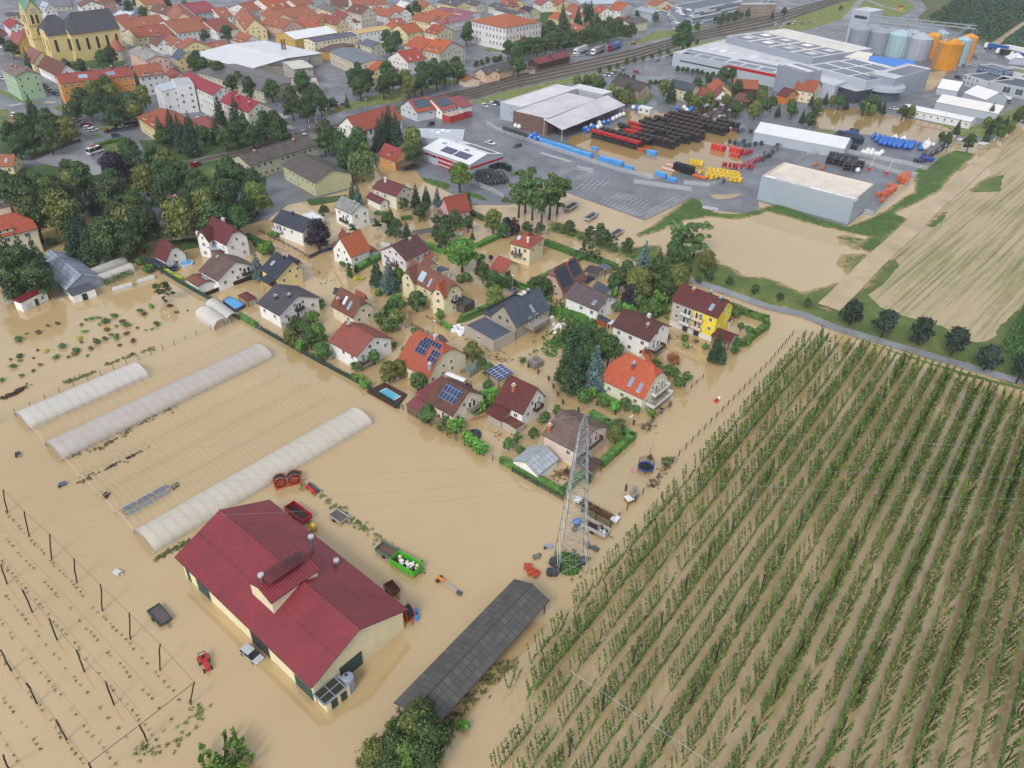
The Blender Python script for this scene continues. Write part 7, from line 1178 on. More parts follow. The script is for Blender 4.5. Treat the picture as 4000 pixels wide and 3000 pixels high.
blob('timber_heap','heap of broken timber against the stone fence posts','timber','t22',1190,380,[('plank',[('b',(0,k*.2,.2+.1*k),(2.4,.15,.1),.5+.25*k)],'#4a3528')for k in range(4)],0,.6)
def signpost(fr,x,y,h,lab,shape='lamp',z=0.0):
 p=G(fr,x,y);e=empty('street_lamp' if shape=='lamp' else 'road_sign',p+Vector((0,0,z)),rr.uniform(0,6),lab,'street lamp' if shape=='lamp' else 'sign');b=MB();b.tube((0,0,-.3),(0,0,h),.09,mat('metal','#b9bec4'),6);b.build('post',e);b=MB()
 if shape=='lamp':b.box((.5,0,h),(1.2,.3,.14),mat('plain','#cfd2d6'));b.build('lamp_head',e)
 else:
  e.rotation_euler=(0,0,math.atan2(-(CAMP-p).x,(CAMP-p).y)+math.pi);b.face([(-.5,-.06,h),(0,-.06,h-.85),(.5,-.06,h)],mat('plain','#b5202a'));b.face([(-.3,-.08,h-.1),(0,-.08,h-.62),(.3,-.08,h-.1)],mat('plain','#e8e8e8'));b.face([(.5,-.04,h),(0,-.04,h-.85),(-.5,-.04,h)],mat('plain','#8f9296'));b.build('sign_plate',e)
 return e
signpost('t22',1190,620,3.0,'red and white triangular yield sign on a post in the flooded lane','sign')
for fr,x,y,h,lb,z in[('t22',1000,440,5,'street lamp at the corner of the clipped hedge',0),('t11',1535,1245,5,'street lamp on the flooded lane above the solar-roofed house',0),('t12',0,920,7,'street lamp on the path bank',.3),('t01',620,1075,7,'tall street lamp near the level crossing',LAND),('t01',955,990,7,'tall street lamp on the grass above the restaurant',LAND),('t01',1358,865,6,'street lamp behind the left fire station house',LAND),('t01',1697,840,9,'tall mast lamp behind the right fire station house',LAND),('t02',25,745,10,'mast lamp beside the station tracks at the left',LAND),('t02',715,575,9,'mast lamp beside the station tracks, centre',LAND),('t02',1030,490,9,'mast lamp beyond the trucks',LAND),('t02',1312,430,9,'mast lamp between the tracks near the plant',LAND),('t02',1750,310,9,'mast lamp by the long row of bushes',LAND),('t03',800,1120,12,'tall thin pole in front of the brown pond',LAND),('t03',1490,1130,9,'thin leaning pole right of the long white building',LAND),('t12',195,275,7,'street lamp under the airy trees',0),('t12',715,470,6,'street lamp on the green verge of the main street',0),('t03',525,1225,6,'lamp at the corner of the blue tank yard',LAND)]:signpost(fr,x,y,h,lb,z=z)
for i,(x,y)in enumerate([(465,1120),(525,1095),(330,1190),(265,1150)]):
 p=G('t01',x,y+15);b=MB();h=6
 for k in range(8):b.tube(p+Vector((0,0,h*k/8)),p+Vector((0,0,h*(k+1)/8)),.12,mat('plain','#c8242a' if k%2 else '#e6e6e6'),6)
 tag(b.build('crossing_barrier',None,p),'raised red and white level crossing barrier arm, %s'%['left of the pair nearest the track','right of the pair nearest the track','in front beside the zebra','leftmost by the hedge'][i],'barrier')
 # bean poles by the small tunnels
e=empty('bean_row',G('t10',1030,770),math.atan2((G('t10',1120,720)-G('t10',950,790)).y,(G('t10',1120,720)-G('t10',950,790)).x),'leafy climbing bean rows on poles in front of the small film tunnels','beans');quads_obj('foliage',leaf_cloud(900,[(x_,y_,1.1,.5,.4,1.1)for x_ in np.arange(-4,4.1,.8)for y_ in(-.8,.8)],.18,None),mat('leaf','#3d5f28','#557a33'),e);b=MB()
for x_ in(-4.2,0,4.2):b.tube((x_,0,0),(x_,0,2.6),.05,pole_m if 'pole_m' in globals()else mat('bark','#2f2822'),5)
b.build('pole',e)
# recycling bins
for i,c in enumerate(['#c04a2a','#3a4a2a','#d8b818','#2f66a8','#3a6a8a']):blob('recycling_bin','%s recycling bin in the row on the grass strip of the apartment car park'%['orange-red','dark green','yellow','blue','teal'][i],'bin','t00',920+18*i,1150-4*i,[('bin_body',[('b',(0,0,.7),(1.2,1.0,1.3))],'#3a4044'),('lid',[('b',(0,0,1.4),(1.3,1.1,.15))],c)],LAND)
# ---------------------------------------------------------------- builders yard goods
def goods(name,fr,pts,maker,lab,cat,group,z=LAND+.1,az=None,scale=1.0):
 pr=None
 for i,q in enumerate(pts):
  p=G(fr,q[0],q[1])+Vector((0,0,z));a=az if az is not None else rr.uniform(0,3.1);sc_=q[2]if len(q)>2 else scale
  if pr is None:pr=maker();pr.location=p;pr.rotation_euler=(0,0,a);pr.scale=(sc_,)*3;o=pr
  else:o=dup(pr,p,a,(sc_,)*3)
  o['label']=lab;o['category']=cat;o['group']=group
def mk_(name,parts):
 def f():
  e=empty(name)
  for pn,fn in parts:b=MB();fn(b);b.build(pn,e)
  return e
 return f
def pipes(colr,n=5,m_=3,L_=6.2,r=.16):
 def f(b):
  m=mat('paint',colr,None,.5)
  for i in range(n):
   for j in range(m_):b.tube((-L_/2,(i-n/2)*r*2.05,r+j*r*2),(L_/2,(i-n/2)*r*2.05,r+j*r*2),r,m,7)
 return f
def straps(b):
 for x in(-1.6,1.6):b.box((x,-.2,.6),(.12,2.6,1.26),mat('plain','#a97a3c'))
ra=G('t02',680,1190);rb=G('t02',1050,1290);ax_r=math.atan2((rb-ra).y,(rb-ra).x)
rowm=mk_('pipe_bundle',[('pipes',pipes('#1b1e25',6,3,6.3,.2)),('straps',straps)]);rowr=mk_('pipe_bundle',[('pipes',pipes('#a01420',6,3,6.3,.2)),('straps',straps)])
d_=(rb-ra).normalized();n_=Vector((-d_.y,d_.x,0));far_end=G('t02',1230,970);depth=(far_end-ra).dot(n_);L0=(rb-ra).length
protoB=protoR=rackP=None
def rack():
 e=empty('pipe_rack');b=MB();m=mat('metal','#7a828c')
 for x in(-2.6,0,2.6):
  for y in(-.9,.9):b.tube((x,y,0),(x,y,3.6),.07,m,4)
  for z in(.3,1.5,2.7):b.box((x,0,z),(.12,1.9,.1),m)
 b.build('frame',e);b=MB()
 for z,c in((.4,'#20242c'),(1.6,'#22262e')):
  for i in range(5):b.tube((-3,(i-2)*.34,z+.15),(3,(i-2)*.34,z+.15),.15,mat('paint',c,None,.5),6);b.tube((-3,(i-2)*.34,z+.45),(3,(i-2)*.34,z+.45),.15,mat('paint',c,None,.5),6)
 b.build('stored_pipes',e);return e
rows_n=11
for r in range(rows_n):
 off=depth*r/(rows_n-1);xs=4+(1 if r>2 else 0);sh=L0*(.02+.05*r)
 for k in range(5):
  p=ra+n_*off+d_*(sh+3+k*6.5+(r%3)*1.0);
  if(k==4 and r<2)or(r*7+k*5)%11==3:continue
  if rackP is None:rackP=rack();o=rackP;o.location=p+Vector((0,0,LAND));o.rotation_euler=(0,0,ax_r)
  else:o=dup(rackP,p+Vector((0,0,LAND)),ax_r)
  o['label']='grey steel rack stacked with dark pipes in the flooded builders yard';o['category']='rack';o['group']='pipe racks of the yard'
  red=(r==0 and k<4)or(r in(2,3)and k==1)or(r==4 and k==0)
  if red:
   if protoR is None:protoR=rowr();q=protoR
   else:q=dup(protoR,(0,0,0))
  else:
   if protoB is None:protoB=rowm();q=protoB
   else:q=dup(protoB,(0,0,0))
  q.location=p+Vector((0,0,LAND+2.8));q.rotation_euler=(0,0,ax_r);q['label']=('strapped bundle of bright red pipes' if red else 'strapped bundle of black pipes')+' lying on top of a yard rack';q['category']='pipes';q['group']='red pipe bundles on the racks' if red else 'black pipe bundles on the racks'
  if r<5 and k in(2,3,4):pass
ogp=mk_('pipe_bundle',[('pipes',pipes('#b8502a',5,3,3.0)),('straps',straps)])
goods('pipe_bundle','t02',[(1180,1285),(1120,1310),(1250,1240),(1300,1215),(1440,1225),(1480,1140),(1500,1160),(1420,1180),(1350,1190),(1190,1330)],ogp,'short bundle of orange sewer pipes at the right ends of the racks','pipes','orange pipe bundles',az=ax_r)
def blp(b):
 for k in range(4):b.box((0,0,.28+k*.5),(5.6,2.0,.46),mat('paint','#4a9ae0',None,.5))
blue=mk_('blue_pallet',[('wrapped_stack',blp),('pallet_base',lambda b:b.box((0,0,.03),(5.7,2.1,.1),mat('plain','#6a5a48')))])
az2=math.atan2((G('t02',950,1440)-G('t02',300,1250)).y,(G('t02',950,1440)-G('t02',300,1250)).x)
goods('blue_pallet','t02',[(300,1255),(385,1280),(470,1305),(555,1338),(640,1360),(805,1405),(905,1430)],blue,'blue film-wrapped stack in the row along the white yard fence','stack','blue stacks along the fence',az=az2);goods('blue_pallet','t02',[(1010,1465,.7),(715,1300,.6),(1205,1340,.85),(1285,1530,.85),(1380,1570,.7)],blue,'smaller blue film-wrapped stack standing apart in the flooded yard','stack','smaller blue stacks in the yard',az=az2)
def sph(colr):
 def f(b):b.lathe((0,0,1.1),[(0,-1.15),(.7,-.9),(1.1,-.3),(1.1,.3),(.7,.9),(.25,1.1),(.25,1.3),(0,1.32)],mat('paint',colr,None,.4),14)
 return f
wt=mk_('round_tank',[('tank_body',sph('#d8dadc'))]);bt=mk_('round_tank',[('tank_body',sph('#2a6fc4'))])
goods('round_tank','t02',[(870,1050),(900,1035),(930,1020),(960,1010),(680,1110),(750,1085),(760,1110),(740,1120),(30,1110),(60,1120),(1045,950),(1880,1125),(1485,950),(1505,975)],wt,'round white plastic tank in the builders yard','tank','round white tanks');goods('round_tank','t02',[(640,1130),(655,1150),(620,1135),(700,1120),(790,1080),(830,1070),(165,1200),(195,1185),(230,1215),(200,1220),(250,1235),(150,1220),(1080,960),(1420,955),(1530,975),(1550,960)],bt,'round blue plastic tank in the builders yard','tank','round blue tanks')
def lt_(colr,L_=11.0):
 def f(b):b.lathe((0,0,1.2),[(0,-L_/2),(.7,-L_/2+.3),(1.15,-L_/2+1)]+[q for k in range(1,9)for q in((1.2,-L_/2+1+(L_-2)*(k-.5)/9),(1.08,-L_/2+1+(L_-2)*k/9))]+[(1.15,L_/2-1),(.7,L_/2-.3),(0,L_/2)],mat('paint',colr,None,.4),16,ax=(1,0,0));[b.lathe((x,0,2.3),[(.35,0),(.35,.3),(0,.32)],mat('paint',colr,None,.4),8)for x in(-3,0,3)]
 return f
lb_=mk_('long_tank',[('tank_body',lt_('#2468c0'))]);lw_=mk_('long_tank',[('tank_body',lt_('#dcdee0',6.0))]);t0_,t1_=G('t03',970,1290),G('t03',1060,1190);azt=math.atan2((t1_-t0_).y,(t1_-t0_).x)
goods('long_tank','t03',[(910,1190,.7),(945,1215,.85),(982,1235),(1015,1245),(1060,1250),(1100,1262),(1140,1268),(1195,1275),(1235,1278),(1322,1285,.9),(1300,1255,.4)],lb_,'long ribbed blue underground tank lying in the tank yard row','tank','long blue tanks in a row',az=azt,z=LAND+.08);goods('long_tank','t03',[(1355,1290,1.4),(1085,1215,.9),(1160,1225,.9)],lw_,'long ribbed white underground tank among the blue ones','tank','long white tanks',az=azt,z=LAND+.08)
goods('round_tank','t03',[(815,1340),(840,1345),(855,1325),(880,1350),(895,1330),(925,1355),(950,1360),(975,1340),(1420,1270,.8),(768,1495,.9)],wt,'round white tank in the group along the front tank yard fence','tank','white tanks of the tank yard')
def coil(colr):
 def f(b):
  for k in range(4):b.lathe((0,0,.25+k*.5),[(.45,-.22),(1.0,-.22),(1.12,0),(1.0,.22),(.45,.22),(.45,-.22)],mat('paint',colr,None,.5),12)
 return f
yc=mk_('pipe_coil_stack',[('coils',coil('#d8b40a'))]);rc_=mk_('pipe_coil_stack',[('coils',coil('#9a1424'))]);kc_=mk_('pipe_coil_stack',[('coils',coil('#1f2b3e'))]);bc_=mk_('pipe_coil_stack',[('coils',coil('#1e3f9a'))]);gc_=mk_('pipe_coil_stack',[('coils',coil('#14201c'))])
goods('c','t02',[(1700+40*i+12*j,1490+6*i+26*j)for i in range(7)for j in range(3)]+[(1550+28*i,1420+4*i)for i in range(4)]+[(1680,1535),(1720,1550),(1620,1505,.7)],yc,'stack of yellow pipe coils in the yard corner','pipe coils','yellow pipe coil stacks',scale=.95)
goods('c','t02',[(1830+34*i,1440+4*i-10*(i>4))for i in range(8)]+[(1960+30*i,1470-14*i)for i in range(7)]+[(2000+30*i,1345-10*i)for i in range(3)],rc_,'stack of dark red pipe coils near the yard fence','pipe coils','dark red pipe coil stacks',scale=.8)
goods('c','t02',[(1880,1240),(1920,1250),(1960,1255),(2010,1270),(2050,1270),(2100,1260),(2150,1255),(2000,1235),(2160,1390),(2190,1370),(2180,1345),(1780,1575),(1820,1580),(1950,1150),(1990,1140),(2060,1150),(2120,1170)],kc_,'stack of dark navy pipe coils in the materials yard','pipe coils','navy pipe coil stacks',scale=.8)
goods('c','t03',[(30,1330),(60,1300),(80,1280),(10,1360),(60,1190),(100,1205),(20,1180),(140,1200),(1270,1410),(1300,1415),(1340,1400),(1370,1380),(1340,1360),(1400,1360),(1420,1340),(1450,1330),(1480,1310),(1500,1290),(1530,1275),(600,1235),(640,1245),(680,1265),(700,1275),(760,1150),(740,1160),(720,1145)],kc_,'stack of dark coils at the edge of the tank yards','pipe coils','dark coils at the tank yards',scale=.9)
goods('c','t01',[(1900+32*i+14*j,1540+22*j-3*i)for i in range(8)for j in range(4)],gc_,'stack of black rings in the tyre-like yard by the hall with red stripes','pipe coils','black ring stacks',scale=.8)
pipl=mk_('big_pipe_stack',[('pipes',pipes('#1f2b3e',4,3,8.0,.4))]);pipb=mk_('big_pipe_stack',[('pipes',pipes('#1e44a0',3,2,6.0,.4))]);az4=math.atan2((G('t03',790,1180)-G('t03',650,1150)).y,(G('t03',790,1180)-G('t03',650,1150)).x)
goods('p','t03',[(670,1190),(730,1210),(650,1215),(740,1230),(640,1260),(690,1280)],pipl,'stack of thick navy corrugated pipes in the tank yard','pipes','navy corrugated pipe stacks',az=az4);goods('p','t03',[(720,1170),(610,1270),(1370,1390)],pipb,'stack of royal blue pipes in the tank yard','pipes','royal blue pipe stacks',az=az4)
def cage(b):
 m=mat('metal','#8a9098')
 for x in(-1.5,1.5):
  for y in(-1.1,1.1):b.box((x,y,1.2),(.12,.12,2.4),m)
 for z in(.2,1.3,2.4):
  for y in(-1.1,1.1):b.box((0,y,z),(3,.08,.08),m)
  for x in(-1.5,1.5):b.box((x,0,z),(.08,2.2,.08),m)
crp=mk_('crate_cage',[('cage',cage),('black_drums',lambda b:[b.tube((x,y,.2),(x,y,2.3),.45,mat('plain','#15171b'),8)for x in(-1,0,1)for y in(-.6,.5)])]);azc=math.atan2((G('n',1800,250)-G('n',1400,180)).y,(G('n',1800,250)-G('n',1400,180)).x)
goods('c','n',[(1370+105*i+22*j,165+22*i-38*j)for i in range(4)for j in range(3)]+[(1640,270),(1760,280),(1700,215),(1830,225)],crp,'steel cage packed with black drums behind the windowless warehouse','cage','cages with black drums',az=azc,scale=1.15)
cb=mk_('crate_cage',[('cage',cage),('load',lambda b:b.box((0,0,1.1),(2.7,1.9,1.9),mat('plain','#2a3a34')))]);goods('c','k',[(1400,1180),(1480,1210),(1700,1230),(1780,1260),(1860,1290),(1600,1160),(1680,1180)],cb,'green and white storage cage beside the striped hall','cage','storage cages by the striped hall',az=ax_r)
drb=mk_('drum',[('drum_body',lambda b:b.lathe((0,0,0),[(.9,0),(.9,2.2),(.5,2.4),(0,2.4)],mat('paint','#10261e',None,.4),12))]);goods('c','j',[(260+42*i+10*j,800+14*i+22*j)for i in range(8)for j in range(2)],drb,'dark green drum in the double row beside the brown hall wall','drum','dark green drums');goods('c','k',[(1660,1060),(1740,1040),(1790,1020),(1850,990),(1960,1010),(2030,1010),(2090,1050),(2150,1070)],drb,'black upright drum on the green rack by the red-striped hall','drum','black drums by the hall')
rcr=mk_('red_crate_stack',[('crates',lambda b:[b.box((x,0,.4+z*.8),(1.45,2.6,.76),mat('paint','#c01420',None,.5))for x in(-2.3,-.77,.77,2.3)for z in range(3)]),('straps',lambda b:[b.box((x,0,1.25),(.1,2.7,2.5),mat('plain','#d8a890'))for x in(-1.5,0,1.5)])]);goods('c','t02',[(1780,1300),(1935,1325,.95)],rcr,'strapped stack of bright red crates in the flooded yard','crates','red crate stacks',az=ax_r);goods('c','t02',[(1930,1360,.6),(1570,1110,.4)],rcr,'small red crate stack left over in the yard','crates','small red crate stacks',az=ax_r)
blk=mk_('black_block_stack',[('blocks',lambda b:[b.box((x,0,.5+z*1.0),(1.8,2.6,.94),mat('plain','#17191d'))for x in(-1.9,0,1.9)for z in range(3)])]);goods('c','t02',[(1450,1480),(1510,1500)],blk,'black strapped block stack at the front of the yard','blocks','black block stacks',az=az2)
wpp=mk_('pipe_bundle',[('pipes',pipes('#d0a8a8',4,1,6,.2))]);goods('c','t02',[(1390,1440),(1350,1470)],wpp,'pale pink plastic pipes lying next to the black blocks','pipes','pale pipes',az=az2);orp=mk_('pipe_bundle',[('pipes',pipes('#c8582c',4,2,6,.2))]);goods('c','t02',[(1620,1540)],orp,'loose orange pipes in front of the yellow coils','pipes',None,az=az2);goods('c','n',[(1140,180,.8),(1255,235,.8)],orp,'pair of orange pipes on the wet crate yard','pipes','orange pipes on the crate yard',az=azt)
occ=mk_('orange_pallet',[('load',lambda b:[b.box((x,y,.5+z),(1.8,1.1,.9),mat('paint','#c05a34',None,.6))for x in(-1,1)for y in(-.6,.6)for z in(0,1)])]);goods('c','t13',[(1000,40,.8),(1030,20),(1060,5,.9),(950,35,.7),(985,85,.6)],occ,'pallet of orange building blocks by the warehouse yard fence','blocks','orange block pallets',az=azt);goods('c','t03',[(1140,1560,1.1),(1180,1580,1.2),(1190,1540,1.1),(1050,1625,.8),(1090,1640,.8)],occ,'pallet of brick-orange blocks at the far end of the crate yard','blocks','brick-orange pallets',az=azt)
goods('c','t02',[(1650+22*i,1110+4*(i%3)+2*i)for i in range(14)],mk_('pipe_coil_stack',[('coils',coil('#a81424'))]),'small red coil stack scattered below the long racks','pipe coils','small red coils',scale=.5)
# tall racks right of the pipes
tr0,tr1=G('t02',1545,1040),G('t02',1800,920);tr2,tr3=G('t02',1620,1090),G('t02',1880,940);tr4,tr5=G('t02',1730,1110),G('t02',1970,960)
_p6,_p7=G('j',1130,850),G('j',1970,520);_n6=Vector((-(_p7-_p6).y,(_p7-_p6).x,0)).normalized()*3.5
for i,(p,q)in enumerate(((tr0,tr1),(tr2,tr3),(tr4,tr5),(_p6+_n6,_p7+_n6))):
 d=q-p;L_=d.length;e=empty('pallet_rack',p+Vector((0,0,LAND)),math.atan2(d.y,d.x),'long tan-beamed pallet rack loaded with grey goods, %s of three'%['left','middle','right','x'][i]if i<3 else 'long shelving with blue goods inside the open bays of the builders hall','rack');b=MB();n=int(L_/3)
 for k in range(n+1):
  for y in(-.7,.7):b.box((L_*k/n,y,2),(.12,.12,4),mat('metal','#4a5058'))
 b.build('uprights',e);b=MB()
 for z in(.6,2.0,3.4):
  for y in(-.75,.75):b.box((L_/2,y,z),(L_,.1,.16),mat('plain','#a87c48'))
 b.build('beams',e)
 for k in range(n):
  for z in(.7,2.1,3.5):
   if rr.random()<.7:b=MB();b.box((L_*(k+.5)/n,0,z+.45),(2.2,1.2,rr.uniform(.6,1.0)),mat('plain',rr.choice(['#3a3f48','#8a929c','#a9b2bc','#2a3038','#5a4a3c']if i<3 else['#2f5f9a','#2a3550','#6a8ab0','#8a6a4a'])));b.build('goods',e)
blob('office_cabin','small white site office cabin in the flooded yard','cabin','t02',1150,980,[('cabin_wall',[('b',(0,0,1.4),(6.5,3.4,2.7))],'#cfd3d8'),('roof',[('b',(0,0,2.85),(6.8,3.7,.2))],'#dcdfe2'),('window',[('b',(-1.8,-1.72,1.6),(1.3,.08,1)),('b',(1.8,-1.72,1.6),(1.3,.08,1))],'#4a5462')],LAND,ax_r)
for i,(x,y,s_,c)in enumerate([(1572,1215,2.2,'#c5ccd4'),(1648,1245,1.8,'#c5ccd4'),(1845,1280,2.6,'#d5d8da')]):blob('garden_hut','little pale hut by the field corner trees, %s'%['upper','middle','lowest'][i],'hut','t03',x,y,[('hut_wall',[('b',(0,0,1),(3*s_/2,2*s_/2,2))],'#a9a8a0'),('roof',[('b',(0,0,2.1),(3.4*s_/2,2.4*s_/2,.2))],c)],LAND,.5)
blob('transformer_kiosk','tiny yellow transformer kiosk with brown roof on the grass loop','kiosk','t03',1142,88,[('kiosk_wall',[('b',(0,0,1.4),(3,3,2.8))],'#d8a840'),('roof',[('l',(0,0,2.8),[(2.4,0),(0,1.6)])],'#6a3a2c')],LAND,.3)
for i,(x,y,c,tx,ty)in enumerate([(870,1475,'#c83a1c',890,1390),(1022,1510,'#c83a1c',1048,1420)]):
 p=G('t03',x,y);e=empty('gate_barrier',p,0,'orange gate barrier box with its raised white arm, %s of two'%['left','right'][i],'barrier');b=MB();b.box((0,0,.6),(1.0,.8,1.4),mat('paint',c));b.build('barrier_box',e);b=MB();b.tube((0,0,1),(1.2,0,6.5),.09,mat('plain','#e0e0e0'),5);b.build('barrier_arm',e)
 # beige crossing lane, canopy wall and reeds beyond: ballast boxes near the restaurant
 # ---------------------------------------------------------------- vegetation
PROT={}
def protos():
 d=dict(D=('round',12,4.8,'#2f4a24','#48652f',9500),D2=('round',13,5.2,'#2a4322','#3d5a2c',10000),L=('round',10,4.6,'#46661f','#5f842a',9500),O=('round',10,4.4,'#55642a','#6f7a35',8500),C=('conifer',14,3.6,'#24402a','#345236',7000),C2=('conifer',13,3.0,'#2c4a2c','#43603a',5500),K=('conifer',10,2.6,'#46605f','#5b7674',5000),P=('round',9,4.2,'#231e2b','#30283a',7000),T=('column',4.0,0.85,'#2f5223','#3f6a2a',900),S=('bush',2.2,1.6,'#3d5f28','#557a33',700),Y=('bush',1.3,1.3,'#a8a818','#c2bd25',500),S2=('bush',2.0,1.5,'#4a7a22','#649a2c',700),A=('round',5.2,2.4,'#3c5a2a','#567537',4800),A2=('open',5.0,2.3,'#45602f','#627c40',1100),X=('open',13,5.6,'#3f6030','#5c7f42',7000),R=('bush',3.4,2.3,'#6d3a1c','#8a4c22',1100),B=('bush',2.0,1.4,'#2b2024','#3b2c30',500),N=('round',7.5,3.2,'#26352a','#33453a',4800),Z=('bush',1.6,1.4,'#5a5a2a','#6f5a32',380),J=('round',15,4.2,'#3a5228','#4f6a34',7500))
 for k,(kd,h,r,c1,c2,n)in d.items():
  nm={'bush':'shrub','column':'thuja','conifer':'conifer_tree'}.get(kd,'tree')
  PROT[k]=[make_tree(nm,kd,h,r,c1,c2,n,seed=s_*17+len(k)+ord(k[0]))for s_ in range(1 if kd in('bush','column')else 2)]
  for p in PROT[k]:p['used']=0
  PROT[k].append(h)
protos()
DESC=dict(D='dark green broadleaf tree',D2='large dark broadleaf tree',L='bright green broadleaf tree',O='olive green tree',C='dark green spruce',C2='slim green conifer',K='blue-grey spruce',P='purple-leaved tree',T='clipped columnar thuja',S='green shrub',Y='yellow low shrub',S2='light green shrub',A='small garden tree',A2='small loose-crowned tree',X='tall airy-crowned tree',R='rust-coloured round maple',B='dark purple shrub',N='round dark roadside tree',Z='half-drowned brownish shrub',J='tall slender broadleaf tree')
TREES=[]
def tree(kind,fr,x,y,h=None,lab=None,base=False,zg=0.0):
 P_=PROT[kind];h0=P_[-1];h=h or h0;k=RNG.integers(0,len(P_)-1);p=P_[k]
 w=G(fr,x,y,0 if base else zg+h*(0.5 if kind not in 'C C2 K' else 0.42));w.z=zg
 s=h/h0;rz=RNG.uniform(0,6.28)
 if not p['used']:p['used']=1;o=p;o.location=w;o.rotation_euler=(0,0,rz);o.scale=(s,s,s*RNG.uniform(.92,1.1))
 else:o=dup(p,w,rz,(s,s,s*RNG.uniform(.92,1.1)))
 o['category']={'S':'shrub','Y':'shrub','S2':'shrub','R':'shrub','B':'shrub','Z':'shrub','T':'thuja'}.get(kind,'tree');
 if 'done' in o:del o['done']
 if lab:o['label']=lab;o['done']=1
 TREES.append((o,DESC[kind]));return o
def forest(kinds,fr,pts,hs,zg=0.0):
 for i,(x,y)in enumerate(pts):tree(kinds[i%len(kinds)],fr,x,y,hs[i%len(hs)],zg=zg)
 # left wood (row by row)
forest(['D','D2','O','D2','C','D'],'t10',[(60,20),(210,60),(420,40),(600,90),(820,60),(1000,70),(1180,130),(1420,60),(1780,120),(1950,60),(2120,140),(1850,260),(1020,260),(1200,330),(1560,260),(1100,430),(1300,240),(930,430),(2050,250),(1680,60),(2200,50)],[13,15,12,14])
tree('J','t10',290,200,19);tree('J','t10',470,90,18);tree('O','t10',560,230,16);tree('C','t10',640,420,17);tree('C2','t10',760,480,14);tree('C2','t10',890,440,15);tree('C','t10',700,330,15);tree('O','t10',1560,250,15,'large olive-green round tree in front of the tree-hidden rusty-roofed house');tree('O','t10',1130,300,16)
for x,y in((130,640),(260,720),(90,760),(330,600),(60,560),(200,560)):tree('C2','t10',x,y,15)
tree('D','t10',180,660,16);tree('D','t10',60,700,15);tree('D','t10',330,760,12)
forest(['S','S2'],'t10',[(1200,600),(1280,660),(1140,560),(1000,540),(450,430),(540,550),(1270,670)],[2.6,2.2])
forest(['D2','D','C','D','D2','O','D','D'],'t00',[(90,1160),(200,1090),(330,1030),(420,1060),(500,1120),(590,1110),(420,1200),(150,1260),(280,1220),(60,1600),(240,1600),(330,1620),(450,1640),(620,1600),(700,1560),(600,1500),(960,1580),(1120,1330),(1200,1450),(1320,1380),(1080,1460),(1250,1560),(1400,1520),(1560,1500),(1500,1600),(1700,1600),(1900,1580),(2060,1520),(2180,1600),(1440,1440),(1980,1500)],[11,12,13,11],LAND)
tree('P','t00',980,1460,13,zg=LAND)
forest(['D','O','D2'],'t00',[(700,860),(800,800),(880,880),(780,960),(960,840),(1060,880),(1140,900),(1240,840),(980,1020),(1060,1000),(1160,970),(650,960),(920,770)],[12,10],LAND)
forest(['C','C2'],'t00',[(285,990),(1380,1130),(1480,1110),(1640,1100),(1640,1220),(1860,1130),(2040,1010),(580,1010),(1560,1190),(235,530),(1900,1010),(2100,1060)],[15,13],LAND)
forest(['D','D2','D'],'t00',[(2120,1130),(2050,1160),(1760,1180),(1950,1210),(2180,1180),(1400,1200),(2060,960),(1700,520),(1760,570),(1830,600),(1890,620),(1660,540),(880,520),(960,500),(700,580),(1780,240),(1960,300),(1770,320),(100,430),(1400,50),(1180,40),(1020,20),(1110,60),(10,380),(1450,40),(1240,130),(1600,60),(2000,730),(2150,760),(2060,700)],[10,11,9],LAND)
forest(['D','D2'],'t01',[(130,780),(300,820),(400,740),(500,830),(560,900),(440,940),(310,930),(880,640),(900,760),(960,700),(1130,620),(1100,750),(1180,700),(840,700),(1440,640),(1430,720),(1540,600),(1560,680),(1630,640),(1730,560),(1740,620),(70,1100),(160,1060),(200,1140),(1130,330),(1220,350),(1160,400),(1320,110),(1380,80),(1820,310),(1840,260),(2180,430),(600,1150),(640,1220),(590,1240),(730,1280),(790,1340),(770,1420),(880,1240)],[12,11,13],LAND)
forest(['O','L'],'t01',[(1290,690),(1370,740),(1320,760),(1620,620),(870,1250),(940,1310)],[11,9],LAND)
tree('C','t01',1100,1110,15,zg=LAND);tree('C','t01',1150,1080,17,zg=LAND);tree('C','t01',1210,1140,14,zg=LAND);tree('C','t01',1060,1180,14,zg=LAND);tree('O','t01',1360,1230,12,zg=LAND);tree('D','t01',1360,1330,10,zg=LAND);tree('C2','t01',785,880,7,zg=LAND);tree('A','t01',665,900,7,zg=LAND)
tree('L','t01',1760,1540,11,'fresh green tree in front of the white hall with red stripes',zg=LAND)
for x,y in((1905,560),(1950,545),(2000,530),(2060,520),(2110,510),(2075,520)):tree('N','t01',x,y,5,zg=LAND)
forest(['D','O','D'],'t02',[(100,410),(160,410),(220,400),(290,390),(350,380),(400,370),(460,370),(240,270),(330,240),(400,300),(520,350),(600,330),(660,310),(720,280),(780,250),(840,220),(920,230),(730,190),(860,270),(980,280),(1030,280),(40,450),(30,520),(60,580),(450,240),(700,220),(800,300)],[12,11],LAND)
forest(['C','C2'],'t02',[(570,160),(630,120),(680,110),(440,130),(655,130)],[15,16],LAND)
tree('D2','t02',1490,330,19,'big bushy green tree standing alone between the tracks and the food plant',zg=LAND)
forest(['D','O'],'t02',[(640,710),(700,700),(760,740),(860,790),(930,820),(990,850),(1000,800),(560,700),(1530,850),(1580,880),(1640,900),(1700,880),(1950,760),(1850,880),(1940,940),(2150,850),(2180,920),(2100,960),(1600,740),(1700,690),(1830,650),(1900,650),(2050,860),(1320,760)],[8,7,9],LAND)
